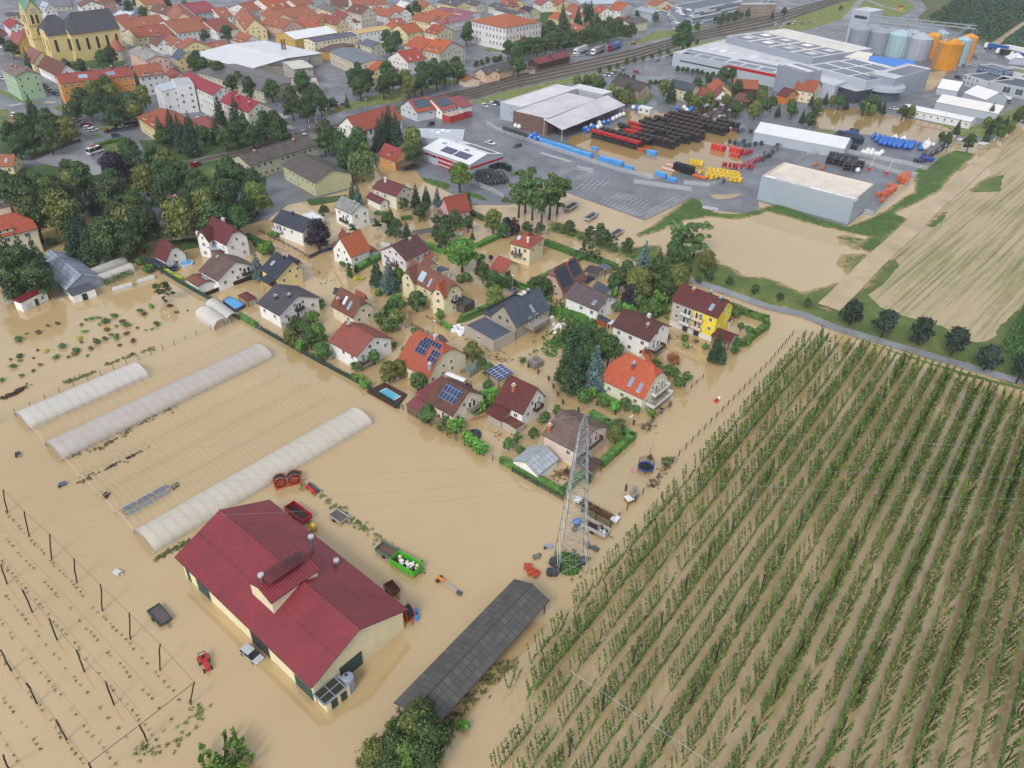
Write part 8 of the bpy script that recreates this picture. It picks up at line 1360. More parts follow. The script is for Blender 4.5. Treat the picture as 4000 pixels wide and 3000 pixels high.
tree('C','t02',1380,800,13,zg=LAND);forest(['N'],'t02',[(1195,720),(1240,720),(1280,725),(1320,735),(930,660),(970,670),(1000,680),(1050,680),(1430,600),(1475,605),(1515,612),(1560,620),(1600,630),(1640,640),(1685,650),(1735,655),(1780,660),(1850,640),(910,570),(990,540),(1060,525),(1135,510),(1205,485),(1275,455),(1345,450),(760,610),(840,590),(1600,370),(1520,390)],[4.2],LAND)
forest(['D','D2'],'t02',[(1760+60*i,175-17*i)for i in range(9)]+[(1800+60*i,190-17*i)for i in range(8)]+[(1240,150),(1080,130),(1600,240)],[6,7],LAND)
forest(['D','C','O'],'t03',[(30,900),(90,960),(200,900),(210,960),(380,870),(430,900),(420,950),(500,860),(560,870),(620,880),(680,900),(870,880),(910,870),(960,910),(900,950),(830,930),(1000,940),(1240,970),(1170,970),(1640,1110),(1900,1060),(1980,1080),(2060,1060),(2150,1010),(2000,1140),(1920,1110),(2100,1100),(2200,980),(40,130),(140,100),(360,1050),(300,1020),(2240,1040)],[8,7,6],LAND)
tree('D','t03',1740,1240,8,'round green tree by the little white huts at the field corner',zg=LAND);forest(['D'],'t03',[(1500,1190),(1560,1180),(1550,1220),(1880,1210),(630,70)],[5],LAND);tree('C','t03',1930,970,8,zg=LAND)
# estate: (kind, frame, x, y, height)
for a in[('X','t12',60,60,14),('X','t12',180,80,14),('X','t12',330,60,15),('X','t12',120,20,14),('X','t12',260,130,13),('X','t12',400,40,13),('A','t12',130,310,5),('A','t12',240,320,5),('B','t12',20,300,5),('A','t12',495,310,5),('S','t12',375,300,2.4),('S','t12',440,330,2.2),('S','t12',515,360,2),('A','t12',760,370,7),('A','t12',800,400,7),('A','t12',675,365,5),('A2','t12',855,440,5),('A','t12',1000,475,5.5),('S','t12',890,500,1.6),('S','t12',1045,550,1.8),('S','t12',590,390,1.6),('X','t12',1480,380,12),('X','t12',1590,420,12),('X','t12',1440,440,10),('D','t12',1400,510,8),('D','t12',1480,560,7),('O','t12',1680,600,8),('A2','t12',640,510,6),('A2','t12',730,560,5),('A','t12',1520,665,3.2),('A','t12',1700,720,4.4),('A','t12',1885,770,3.6),('A','t12',2105,840,3.6),('A','t13',105,905,3),('A','t13',340,965,3),('K','t12',1140,620,13),('C2','t12',1260,680,14),('D','t12',1250,740,11),('O','t12',1090,800,11),('P','t12',1030,900,7),('D','t12',990,700,8),('D','t12',930,760,8),('D','t12',880,790,6),('O','t12',1400,760,9),('D','t12',1340,850,8),('O','t12',1450,730,8),('A','t12',1100,950,5),('S2','t12',1010,1000,3),('S','t12',1210,960,4),('S2','t12',1290,910,4),('A','t12',1150,1050,5),('A','t12',1230,1030,4),('S','t12',1270,1010,4),('S','t12',1180,1100,3),('A','t12',1050,870,5),('S','t12',905,985,3.5),('S2','t12',880,870,2.4),('D','t12',230,830,7),('D','t12',190,800,5),('D','t12',290,840,6),('D','t12',510,1280,8),('D2','t12',620,1330,11),('D','t12',760,1340,10),('D','t12',840,1380,9),('D2','t12',650,1450,10),('C','t12',520,1380,12),('C2','t12',470,1500,13),('C','t12',540,1560,14),('K','t12',720,1560,13),('D','t12',480,1610,8),('C','t12',1770,1360,9),('C2','t12',1820,1400,7),('R','t12',1410,1450,3.4),('S','t12',1490,1260,2),('S2','t12',1500,1320,1.5),('Z','t12',1350,1260,1.6),('Z','t12',1600,1290,1),('S','t12',1670,1335,1.8),('A','t12',1980,1165,2.6),('S','t12',2060,1190,2.5),('S','t12',2030,1300,2),('S','t12',1340,1540,3),('A','t12',1410,1570,3),('A2','t12',1500,1620,4.5),('S','t12',1450,1640,3),('S','t12',1240,1480,3),('P','t11',530,360,11),('A2','t11',1040,280,5),('A2','t11',835,320,4),('A','t11',585,165,5),('S2','t11',148,368,2.4),('A','t11',1150,260,7),('A','t11',1200,290,6),('C','t11',1300,330,7),('C2','t11',1165,240,8),('A','t11',1230,360,4),('S','t11',1150,340,3),('D','t11',1410,190,6),('D','t11',1450,140,6),('C','t11',1380,60,9),('C','t11',1470,40,8),('K','t11',1565,60,7),('K','t11',880,40,8),('C2','t11',830,20,8),('A','t11',1280,110,5),('S2','t11',1395,165,2.2),('A','t11',1560,250,5),('A','t11',1640,260,5),('D','t11',1720,250,7),('D','t11',1830,280,6),('A','t11',1560,350,5),('D','t11',1640,370,8),('A','t11',1600,420,6),('L','t11',1780,540,12),('O','t11',2050,250,9),('D','t11',2140,330,6),('P','t11',2170,300,6),('T','t11',1830,70,7),('C2','t11',1870,380,4),('T','t11',805,670,5.2),('C2','t11',865,660,3.5),('C2','t11',825,720,2),('Y','t11',885,740,1.2),('Y','t11',860,745,1),('Y','t11',915,740,1),('S','t11',750,620,1.8),('C','t11',1040,700,10),('C2','t11',1060,740,8),('K','t11',1150,720,12),('K','t11',1160,780,9),('L','t11',1230,740,6),('S2','t11',1060,870,2),('S','t11',1220,930,3),('S2','t11',1210,925,2.6),('A','t11',1390,950,6),('S','t11',1270,965,2.4),('A','t11',1350,960,4),('S2','t11',1580,1060,2.4),('T','t11',1925,610,4),('S','t11',1945,560,2.2),('B','t11',2030,565,1.6),('D','t11',1960,700,7),('D','t11',2050,780,7),('O','t11',2070,890,7),('D','t11',2120,800,5),('S','t11',1830,740,3),('S','t11',1760,750,2.6),('D','t11',2190,790,5),('S','t11',560,970,2.6),('L','t11',490,1090,4.5),('A','t11',430,1180,6),('D','t11',350,1170,6),('L','t11',540,1240,6),('D','t11',470,1280,6),('O','t11',290,1260,5),('A','t11',570,1380,6),('S2','t11',390,1330,3),('D','t11',1180,1030,7),('O','t11',1210,1090,6),('S','t11',1080,1100,4),('S','t11',1140,1150,4),('A','t11',1020,1430,4.5),('S','t11',880,1500,3),('S','t11',1190,1318,1.5),('S','t11',1360,1195,1.6),('S','t11',1275,1358,1.4),('S','t11',1410,1222,1.2),('O','t11',1150,1550,6),('O','t11',1240,1530,5),('S2','t11',890,1610,2),('S','t11',850,1600,2),('S','t11',1380,1390,1.6),('O','t11',1870,1390,6.5),('D','t11',1950,1480,4),('A','t11',2010,1530,4),('S2','t11',940,1655,2),('O','t11',1400,1640,5),('S2','t11',70,480,4),('A','t11',130,510,4),('K','t11',10,660,9),('S2','c',790,1330,2),('A2','c',1690,1330,5),('A','e',300,630,5),('A','e',430,1060,5),('S2','e',900,1180,3),('S2','e',820,1250,3),('S2','e',1100,1430,3),('S2','e',1220,1540,3),('S2','e',1040,1380,2.6),('S2','e',1330,830,3.4),('S2','e',1220,910,3.4),('S2','e',1140,990,3),('A','e',1610,1490,3.4),('A','e',1960,1330,3),('A2','e',1730,1410,3.4),('A','e',2090,1150,2.6),('A','e',2150,1080,2.4),('S','e',1780,1570,2),('A2','e',650,1230,3.2),('S','e',1810,280,1.6),('A','e',1310,640,3),('S','h',605,365,3.6),('S2','h',640,345,3),('S','h',750,395,3),('S2','h',810,430,2.6),('A','h',890,420,3.4),('S','h',975,450,2.2),('S2','h',1080,470,1.8),('Z','h',1122,430,1.2),('S','h',1178,820,2),('Z','h',1068,795,1),('O','h',820,630,5),('A2','h',840,580,4),('T','h',628,930,3.4),('C2','h',482,875,1.8),('A2','h',405,470,3),('A','h',335,505,2),('T','g',2190,990,5.5),('A','g',1650,60,3),('S','g',2180,510,3.4),('Z','o',500,1010,.9)]:tree(*a)
# bottom trees, roadside row
for a in[('D','t31',1420,1230,7.5),('O','t31',1380,1340,7.5),('D','t31',1200,1500,8),('O','t31',1050,1560,7),('D','t31',1480,1420,9),('L','t31',1290,1560,7),('D','t31',1440,1560,8),('S','t31',1650,1330,2),('D','t31',1150,1640,7),('S','t31',1180,1310,2),('S2','t31',1790,1290,1.6),('Z','t31',1130,1390,1.2)]:tree(*a)
for(x,y),lb in zip([(735,1045),(1018,1150),(1330,1215),(1625,1310),(1910,1430),(2200,1540)],['first, highest up the road','second','third and roundest','fourth','fifth','sixth, at the right edge']):tree('N','t13',x,y,8.4,'round dark maple of the roadside row, %s of six'%lb)
# weeping willow
e=empty('willow_tree',G('t01',930,1570),0,'tall weeping willow with hanging pale green curtains of leaves','tree');wm_=mat('leaf','#4d6a34','#6b8648');tb_b=MB();tb_b.tube((0,0,-.5),(0,0,8),.5,mat('bark','#4a3a2e'),8,.3);vs=[]
for i in range(70):
 a=RNG.uniform(0,6.28);r=RNG.uniform(1.0,6.0);zt_=12.5-r*.55+RNG.uniform(-1,1);zb=max(.3,zt_-RNG.uniform(3,9));tb_b.tube((0,0,7.5),(math.cos(a)*r*.9,math.sin(a)*r*.9,zt_),.06,mat('bark','#4a3a2e'),4,cap=False)
 vs.append(leaf_cloud(int((zt_-zb)*11),[(math.cos(a)*r,math.sin(a)*r,z,.55,.55,.6)for z in np.arange(zb,zt_,.6)],.34,wm_))
quads_obj('crown',np.concatenate(vs),wm_,e);tb_b.build('trunk',e)
# hedges
def hedge(label,pts,w,h,c1='#3f6a24',c2='#557f2e',z=0.0,name='hedge',close=False):
 c=[G(*p)for p in pts];c0=c[0].copy();m=mat('leaf',c1,c2);b=MB();V_=[]
 for p,q in zip(c,c[1:]):
  d=q-p;L_=d.length;a=math.atan2(d.y,d.x);b.box((p+q)/2-c0+Vector((0,0,h/2-.25+z)),(L_+w*.8,w*.86,h-.1+.4),m,a)
  n=int(L_*(w+2*h)*14);t=RNG.uniform(-w/2,L_+w/2,n);s_=RNG.uniform(-1,1,n);k=RNG.random(n)<w/(w+2*h)
  yy=np.where(k,s_*w/2,np.sign(s_)*w/2);zz=np.where(k,h,(np.abs(s_))*h)+RNG.normal(0,.05,n);dn=np.array(d.normalized());nn=np.array([-dn[1],dn[0],0])
  cen=np.array(p-c0)+dn*t[:,None]+nn*yy[:,None]+np.array([0,0,1])*(zz[:,None]+z)
  r1=RNG.normal(size=(n,3));r1/=np.linalg.norm(r1,axis=1)[:,None];r2=np.cross(r1,RNG.normal(size=(n,3)));r2/=np.linalg.norm(r2,axis=1)[:,None]
  V_.append(np.stack([cen-r1*.14,cen-r2*.12,cen+r1*.14,cen+r2*.12],1).reshape(-1,3))
 e=empty(name,c0,0,label,'hedge');b.build('hedge_core',e);quads_obj('foliage',np.concatenate(V_),m,e);return e
for lb,pts,w,h,*r in[('bright lime-green clipped hedge inside the green screen fence',[('a',590,1050),('a',770,1160),('a',930,1230)],1.3,1.4,'#86a81c','#9cba28'),('tall clipped L-shaped hedge right of the pale pink house',[('h',660,510),('h',760,570),('h',935,665),('h',735,845)],1.6,1.9),('clipped hedge along the garage and the green fence below it',[('h',25,830),('t22',435,955),('t22',610,800)],1.4,1.5),('long rounded hedge sweeping round the yellow house garden',[('t12',1900,1010),('t12',2050,1075),('t12',2190,1120),('t12',2190,1180),('t12',2080,1260),('t12',1990,1330)],1.6,1.9,'#3d5f22','#4d7528'),('long dark hedge bordering the flooded main street',[('t12',300,460),('t12',560,560),('t12',760,620),('t12',890,670)],1.7,2.0,'#34521f','#41642a'),('clipped hedge beside the bright orange-roofed house',[('t11',880,680),('t11',980,620),('t11',1125,555)],2.0,1.7),('long green hedge running up from the plum-roofed house',[('t11',1450,460),('t11',1630,535)],1.8,1.5),('hedge crossing towards the big bright green tree',[('t11',1910,480),('t11',2110,390)],1.8,1.5),('low hedge between the two gardens above the concrete house',[('f',720,370),('f',1000,490),('f',1400,660),('f',1600,760)],1.5,1.3),('hedge bordering the garden of the solar-covered brown house',[('t12',0,790),('t12',120,850)],1.5,1.3),('sloping hedge up to the villa garden',[('t12',150,810),('t12',400,680),('t12',580,590)],1.6,1.3),('ragged hedge along the concrete house driveway',[('f',100,1100),('f',400,970),('f',640,860)],1.3,1.3),('small hedge stub beside the white bags',[('d',1010,1400),('d',1160,1500)],1.2,1.0),('climbing vine hedge between the two maroon houses',[('e',1140,960),('e',1230,860),('e',1400,790)],1.6,2.2,'#4a7a1c','#5c9024'),('hedge below the light slab-roofed house',[('t11',1050,190),('t11',1130,205)],1.8,1.0,'#33501f','#41642a'),('hedge in front of the pink house',[('t11',1270,240),('t11',1330,235)],1.6,1.3,'#33501f','#41642a'),('hedge left of the flooded estate main street',[('t11',1850,185),('t11',1950,240)],1.6,1.6,'#33501f','#41642a'),('dark hedge at the deck of the slate-purple-roofed house',[('t11',0,460),('t11',100,520)],1.5,1.5,'#33501f','#41642a'),('vine row along the terracotta-roofed garden',[('t11',700,640),('t11',700,645)],.5,.5),('clipped hedge in front of the big orange-roofed house',[('h',690,355),('h',830,440)],1.7,1.6),('low hedge at the corner of the apartment drive',[('t00',850,1270),('t00',960,1240),('t00',1070,1215)],1.6,1.6),('garden hedge right of the clipped roof',[('t10',2150,400),('t10',2330,490)],1.6,1.6,'#33501f','#41642a'),('short hedge by the two small film tunnels',[('t10',2080,1085),('t10',2212,1165)],1.3,1.4)]:
 if lb.startswith('vine row'):continue
 hedge(lb,pts,w,h,*(r if r else()))
 # low plants drowned in the nursery: each clump is its own shrub
for x,y,k in[(740,1100,'S'),(790,1090,'S2'),(850,1080,'S2'),(700,1140,'S'),(860,1140,'S2'),(910,1110,'S'),(990,1060,'S'),(1000,1155,'S2'),(1090,1140,'S'),(1050,1110,'Z'),(1215,1020,'S'),(1250,1045,'Z'),(1300,980,'S2'),(1355,1130,'S'),(1185,1170,'S'),(1260,1190,'S2'),(1010,1230,'S'),(1090,1215,'Z'),(960,1230,'S2'),(1000,1255,'S'),(680,1255,'Y'),(700,1290,'Z'),(530,1320,'S'),(835,1285,'S'),(905,1265,'Z'),(1030,1318,'Z'),(400,1370,'Y'),(320,1365,'Z'),(290,1430,'Z'),(485,1420,'S2'),(170,1410,'S'),(170,1455,'S2'),(640,1390,'Z'),(590,1420,'Z'),(660,1360,'S'),(780,1350,'Z'),(750,1410,'S2'),(285,1540,'S'),(185,1580,'S2'),(345,1490,'Z'),(410,1150,'S'),(495,1130,'S'),(150,1265,'S'),(225,1220,'S2'),(320,1210,'Z'),(1430,940,'Z'),(1470,980,'Z'),(1530,1035,'Z'),(1620,1020,'S2'),(90,1440,'S'),(110,1500,'S'),(15,1620,'S2'),(730,1200,'S2'),(1150,1275,'Z'),(920,1180,'Z'),(1310,1180,'S2')]:o=tree(k,'t10',x,y,RNG.uniform(.45,1.2)*(1.4 if k=='S' else 1.0));o.scale=(o.scale[0]*RNG.uniform(.9,1.8),o.scale[1]*RNG.uniform(.7,1.3),o.scale[2]*.8)
tree('A2','t10',1420,860,6.5,'slim young green tree standing alone in the flooded nursery')
# ---- rows of hops
rd=Vector((0.591,0.806,0));rp=Vector((0.806,-0.591,0));H0=Vector((40.2,120.9,0))
tops=[G('t13',300,1330),G('t13',470,1300),G('t13',900,1430),G('t13',1500,1600),G('t23',2190,225),G('t23',4000,800)]
def below_top(p):
 for a,b_ in zip(tops,tops[1:]):
  if(p-a).dot(rp)>=0 and(p-b_).dot(rp)<0:return(b_-a).cross(p-a).z<0
 return(p-tops[0]).dot(rd)<0
hl=mat('leaf','#425c18','#5f7c22');pole_m=mat('bark','#2f2822')
plants=[]
for k in range(-1,56):
 u=k*3.4;thin=0.8 if u<8 else 0.93 if u<40 else 1.0
 v=-75.0
 while v<110:
  v+=RNG.uniform(.7,1.0)if k%3==0 else RNG.uniform(.8,1.15);p=H0+rp*(u+RNG.normal(0,.06))+rd*v
  if k<1 and v<-62:continue
  x,y=proj(p)
  if not(-350<x<4500 and 1150<y<5500):continue
  if not below_top(p):continue
  g=math.sin(v*.21+k*1.7)+math.sin(v*.093+k*2.9+u*.05)*.9+RNG.normal(0,.45)
  if RNG.random()>thin+.1*g or g<-2.4:continue
  plants.append((p,y,u,g,k%3==0))
def bine_quads(p,hgt,dense,rng,n=None,s=.15,lean=0.0,string=False):
 out=[]
 for sg in(-1,1):
  if rng.random()<.06:continue
  hh=hgt*rng.uniform(.8,1.04);top=p+rp*sg*rng.uniform(.8,1.15)+rd*rng.normal(lean,.2)+Vector((0,0,hh));n_=n or int(34+50*dense)
  t=rng.uniform(0.02,1.02,n_)**.62;a=np.array(p);c=a+(np.array(top)-a)*t[:,None];w=(.05+.07*dense)*(0.4+1.0*t);k_=1.3
  c+=(np.array(rd)*rng.normal(size=(n_,1))*k_+np.array(rp)*rng.normal(size=(n_,1))*.85+np.array((0,0,1))*rng.normal(size=(n_,1))*1.3)*w[:,None];c[:,2]=np.maximum(c[:,2],.05)
  r1=rng.normal(size=(n_,3));r1/=np.linalg.norm(r1,axis=1)[:,None];r2=np.cross(r1,rng.normal(size=(n_,3)));r2/=np.linalg.norm(r2,axis=1)[:,None];q=s*rng.uniform(.7,1.4,(n_,1))
  out.append(np.stack([c-r1*q,c-r2*q*.8,c+r1*q,c+r2*q*.8],1).reshape(-1,3))
  if string:
   sd_=np.array(rp.cross(Vector((0,0,1))))*.012;out.append(np.stack([a-sd_,a+sd_,np.array(top)+sd_,np.array(top)-sd_],0)*(1,1,.97))
 return np.concatenate(out)if out else np.zeros((0,3))
vis=[q for q in plants if 0<proj(q[0])[0]<4000 and proj(q[0])[1]<3120]
vis.sort(key=lambda q:-q[1]+(0 if 2050<proj(q[0])[0]else 0));near=set(id(q)for q in vis[:300]);hp=[]
for s_ in range(8):
 V_=bine_quads(Vector((0,0,0)),5.2,.1+.15*s_,np.random.default_rng(s_+40),string=True);o=quads_obj('hop_plant',V_,hl);hp.append(o.data);bpy.data.objects.remove(o)
rest=[]
for q in plants:
 if id(q)in near:
  o=bpy.data.objects.new('hop_plant',hp[int(RNG.integers(4,8)if q[4]else RNG.integers(0,4))]);COL.objects.link(o);o.location=q[0];o.scale=(1,1,RNG.uniform(.88,1.06));tag(o,'tall green hop vine climbing V-shaped strings in the front rows of the flooded hop garden','hop plant','hop vines in the front rows')
 else:
  den=min(1.2,max(.1,(.8 if q[4]else .38)+q[2]/160+q[3]*.12));rest.append(bine_quads(q[0],4.9,den,RNG,n=int((34+50*den)*(1 if q[0].y<130 else .7)),s=.15 if q[0].y<120 else .2))
tag(quads_obj('hop_vines',np.concatenate(rest),hl),'mass of green hop vines filling the farther rows of the flooded hop garden','hops',kind='stuff')
pl=[];wb_=MB();wmat=mat('metal','#6f6b66')
for k in range(0,56,3):
 u=k*3.4
 for j in range(-9,13):
  v=j*9.3+(0 if k%2==0 else 0.0);p=H0+rp*u+rd*v;x,y=proj(p)
  if below_top(p)and-200<x<4200 and 1200<y<3300 and not(k==0 and v<-58):pl.append((p,k))
def pole(p,tilt,h,lab,grp,thick=.11):
 b=MB();q=[Vector((0,0,-.3))];n=4
 for i in range(1,n+1):q.append(Vector((tilt.x*i/n+RNG.normal(0,.05),tilt.y*i/n+RNG.normal(0,.05),h*i/n)))
 for a,c in zip(q,q[1:]):b.tube(a,c,thick,pole_m,6)
 o=b.build('hop_pole',None);o.location=p;return tag(o,lab,'pole',grp)
for i,(p,k)in enumerate(pl):pole(p,-rp*1.6 if k==0 else Vector((RNG.normal(0,.2),RNG.normal(0,.2),0)),5.3,'dark leaning wooden pole on the outer left edge of the green hop garden' if k==0 else 'dark wooden hop pole standing among the green vines','leaning edge poles of the hop garden' if k==0 else 'poles inside the green hop garden')
for k in range(0,56):
 for sg in(-.95,.95):
  a=H0+rp*(k*3.4+sg)+rd*-70;b2=H0+rp*(k*3.4+sg)+rd*100;n=17
  for i in range(n):
   p1,p2=a.lerp(b2,i/n),a.lerp(b2,(i+1)/n)
   if below_top(p1)and below_top(p2)and proj(p1)[0]<4300:wb_.tube(p1+Vector((0,0,5.0)),p2+Vector((0,0,5.0)),.012,wmat,3,cap=False)
tag(wb_.build('trellis_wires'),'thin trellis wires strung over the rows of the green hop garden','wires')
# bare hop garden at the left
LP=[('t20',60,1115,28,915),('t20',250,1310,212,1105),('t20',445,1515,428,1300),('t20',660,1720,640,1508),('t30',885,305,868,80),('t30',1125,550,1120,325),('t30',1380,820,1382,590),('t30',1645,1110,1682,918),('t30',60,70,10,-100),('t30',280,315,200,122),('t30',495,555,428,370),('t30',730,830,660,645),('t30',985,1115,918,925),('t30',1270,1430,1208,1287),('t30',100,820,5,640),('t30',320,1105,236,925),('t30',575,1420,488,1242),('t30',75,1660,22,1553),('t30',830,1760,768,1622),('t30',1945,1600,1938,1370)]
lt=[]
for fr,x,y,tx,ty in LP:
 p=G(fr,x,y);t=G(fr,tx,ty,4.8);tl=t-p;tl.z=0
 if tl.length>2.2:tl*=2.2/tl.length
 pole(p,tl,4.9,'bare dark wooden pole in the flooded left hop garden' if fr!='t30' or x<1900 else 'dark pole above the bushy hop clump at the bottom edge','bare poles of the left hop garden' if fr!='t30' or x<1900 else None,.12);lt.append(p+tl+Vector((0,0,4.85)))
wb2=MB()
for a_,b_ in[(0,1),(1,2),(2,3),(3,4),(4,5),(5,6),(6,7),(8,9),(9,10),(10,11),(11,12),(12,13),(14,15),(15,16),(16,18),(7,13),(13,18)]:wb2.tube(lt[a_],lt[b_],.03 if a_ not in(7,13)else .06,wmat,4,cap=False)
cv=(G('t30',1645,1110)-G('t30',885,305)).normalized();cp_=Vector((cv.y,-cv.x,0));o0=G('t20',60,1115);sd2=[]
for k in range(12):
 base=o0+(-cp_ if cp_.dot(Vector((-1,-1,0)))<0 else cp_)*(2.9*k+0.2)
 if k%3!=0:wb2.tube(base+Vector((0,0,4.7))-cv*40,base+cv*(62 if k<4 else 60)+Vector((0,0,4.7)),.02,wmat,3,cap=False)
 t=-30.0
 while t<64:
  t+=RNG.uniform(1.0,1.5);p=base+cv*t
  if RNG.random()<.75:sd2.append(leaf_cloud(int(RNG.integers(5,14)),[(p.x+RNG.normal(0,.15),p.y,.15,.22,.22,.22)],.13,hl))
tag(wb2.build('trellis_wires'),'thin trellis wires over the bare poles of the left hop garden','wires');tag(quads_obj('hop_seedlings',np.concatenate(sd2),mat('leaf','#3d5428','#56703a')),'rows of tiny drowned hop shoots in the left hop garden','seedlings',kind='stuff')
# bushy hop clump bottom edge
e=empty('hop_clump',G('t30',1945,1640),0,'bushy clump of arching hop vines at the bottom edge under a dark pole','hop plant');V_=[]
for i in range(26):
 a=RNG.uniform(0,6.28);r=RNG.uniform(.5,4.2);c=Vector((math.cos(a)*r,math.sin(a)*r,0));V_.append(bine_quads(c,3.4,.8,RNG,n=60,s=.22))
quads_obj('foliage',np.concatenate(V_),mat('leaf','#3f6a1e','#5d8a26'),e)
# floating weed lines, maize and the distant hop yards
def weeds(name,lab,fr,pts,n,w,h=.25,c1='#4a5f2c',c2='#66743a',s=.16):
 P_=[G(fr,*q)for q in pts];V_=[]
 L_=[(b_-a).length for a,b_ in zip(P_,P_[1:])];tot=sum(L_)
 for i in range(n):
  t=RNG.random()*tot
  for a,b_,l_ in zip(P_,P_[1:],L_):
   if t<l_:break
   t-=l_
  c=a.lerp(b_,min(1,t/max(l_,.01)))
  if math.sin(t*1.1+i//900)+RNG.normal(0,.6)<-.3:continue
  V_.append(leaf_cloud(9,[(c.x+RNG.normal(0,w),c.y+RNG.normal(0,w),h*.4,.35,.35,h)],s,None))
 return tag(quads_obj(name,np.concatenate(V_),mat('leaf',c1,c2)),lab,'weeds',kind='stuff')
weeds('floating_weeds','broken line of weeds poking out of the water past the trailers','t21',[(400,850),(560,970),(680,1050),(880,1210),(1010,1300),(1120,1390),(1380,1560),(1460,1640)],260,.5);weeds('floating_weeds','weedy edge below the long grey slab-roofed shed','t31',[(2212,760),(2050,850),(1900,1000),(1700,1230),(1640,1310)],260,.8);weeds('floating_weeds','weeds along the bank left of the bottom trees','t31',[(1300,1180),(1100,1400),(1020,1500)],120,.5)
weeds('floating_weeds','weeds and refuse along the middle of the second long film tunnel','t20',[(560,640),(900,540),(1050,450),(1240,330),(1500,200)],140,.5,c1='#4f5a34',c2='#6a5a40');weeds('floating_weeds','dark floating litter line between the bare tunnel hoops','t20',[(700,850),(900,740),(1100,650),(1270,540)],90,.35,.12,'#20242a','#3a3f48');weeds('floating_weeds','weed line at the foot of the lowest film tunnel','t20',[(1340,1520),(1500,1430),(1680,1340)],120,.3)
weeds('floating_weeds','twiggy flotsam around the trampoline corner of the wire fence','t22',[(1260,850),(1200,880),(1330,720),(1420,620)],90,.5,.15,'#5a4a3a','#7a6248');weeds('floating_weeds','brown leaf litter in the hedged garden by the pylon','t22',[(370,800),(440,760),(520,800),(460,760)],120,.7,.2,'#5a4230','#74543a');weeds('floating_weeds','brown uprooted weed band at the left edge of the nursery','t20',[(0,130),(120,90),(250,10)],160,.4,.3,'#4a3a30','#5a4638');weeds('floating_weeds','two rows of drowned seedlings in the nursery','t10',[(900,1500),(1060,1440),(1320,1350)],90,.5);weeds('floating_weeds','weed strip along the nursery fence','t10',[(560,1650),(700,1600),(820,1560)],90,.4);weeds('floating_weeds','scattered weeds near the bottom left poles','t30',[(1700,1100),(1750,1130),(1560,1400),(1200,1500),(1330,1520)],70,.8)
weeds('weed_thicket','dense weeds on the green mound beside the concrete house','t12',[(330,1010),(560,1090),(680,1140),(560,1230),(420,1320),(300,1380)],1100,2.2,.6,'#35591c','#4a7426',.3);weeds('weed_thicket','rough green plants round the pylon foot','t22',[(400,1560),(480,1500),(560,1560),(480,1630)],260,.8,.5,'#35591c','#4a7426',.2);weeds('weed_thicket','wild green growth under the blue-grey spruce by the yellow house','t12',[(1000,1000),(1150,960),(1300,930),(1300,1020),(1150,1060)],700,1.8,.8,'#35591c','#4a7426',.3)
weeds('floating_litter','brown and pale litter drifting between the garden fences','t11',[(100,400),(430,560),(620,780),(480,800)],60,.9,.1,'#5a4c3a','#8a7a60',.14)
weeds('floating_litter','small litter floating past the concrete house bags','f',[(1560,1120),(1800,1180),(2100,1260),(1900,1350)],90,.9,.1,'#5a4c3a','#8a7a60',.14)
weeds('floating_litter','broken reeds and litter in front of the concrete carport','f',[(0,1380),(200,1420),(560,1600),(1100,1440)],60,.9,.1,'#5a4c3a','#8a7a60',.14)
weeds('floating_litter','flotsam lodged around the leaning branches by the solar carport','e',[(1420,130),(1450,250),(1530,290),(1880,250)],70,.9,.1,'#5a4c3a','#8a7a60',.14)
weeds('floating_litter','leaf litter in the yellow house garden','g',[(1300,880),(1600,930),(1800,960),(1260,1100)],60,.9,.1,'#5a4c3a','#8a7a60',.14)
weeds('floating_litter','litter trapped at the stone post fence by the lane','t22',[(1120,400),(1220,340),(1130,430)],30,.9,.1,'#5a4c3a','#8a7a60',.14)
weeds('floating_litter','brown scum patches in the gardens of the vine-clad house','e',[(560,1250),(760,1330),(1050,1430),(1500,1350)],70,.9,.1,'#5a4c3a','#8a7a60',.14)
def crop_rows(name,lab,fr,pts,th,gap,w,h,m,step=1.5,z=0.0):
 P_=[G(f,x,y)for f,x,y in pts];d=np.array([math.cos(th),math.sin(th)]);n=np.array([-d[1],d[0]]);A=np.array([(p.x,p.y)for p in P_]);U=A@d;N_=A@n;Vs=[]
 for k in np.arange(N_.min(),N_.max(),gap):
  t=np.arange(U.min(),U.max(),step);X_=d[0]*t+n[0]*k;Y_=d[1]*t+n[1]*k;ins,_=in_poly(X_,Y_,[(p.x,p.y)for p in P_]);t=t[ins]
  if len(t)==0:continue
  for dz,sp,rep in((h,.5,3),(h*.7,1,2)):
   m_=len(t)*rep;tt=np.repeat(t,rep)+RNG.uniform(-step/2,step/2,m_);o_=RNG.uniform(-w/2,w/2,m_)*sp;c=np.stack([d[0]*tt+n[0]*(k+o_),d[1]*tt+n[1]*(k+o_),z+dz*RNG.uniform(.75,1.1,m_)],1)
   r1=RNG.normal(size=(m_,3));r1[:,2]*=.5;r1/=np.linalg.norm(r1,axis=1)[:,None];r2=np.cross(r1,RNG.normal(size=(m_,3)));r2/=np.linalg.norm(r2,axis=1)[:,None];s=step*.42*RNG.uniform(.7,1.2,(m_,1));Vs.append(np.stack([c-r1*s,c-r2*s*.7,c+r1*s,c+r2*s*.7],1).reshape(-1,3))
 return tag(quads_obj(name,np.concatenate(Vs),m),lab,'crop',kind='stuff')
mz=G('t13',2212,1000)-G('t13',2000,1330);crop_rows('maize_field','green maize in close rows at the right edge beside the muddy field','t13',[('t13',2000,1340),('t13',2230,980),('t13',2700,700),('t13',2700,1800),('t13',2212,1540),('t13',2080,1480)],math.atan2(mz.y,mz.x),.95,.7,2.0,mat('leaf','#2c5426','#3a6a2c'),1.0,.4)
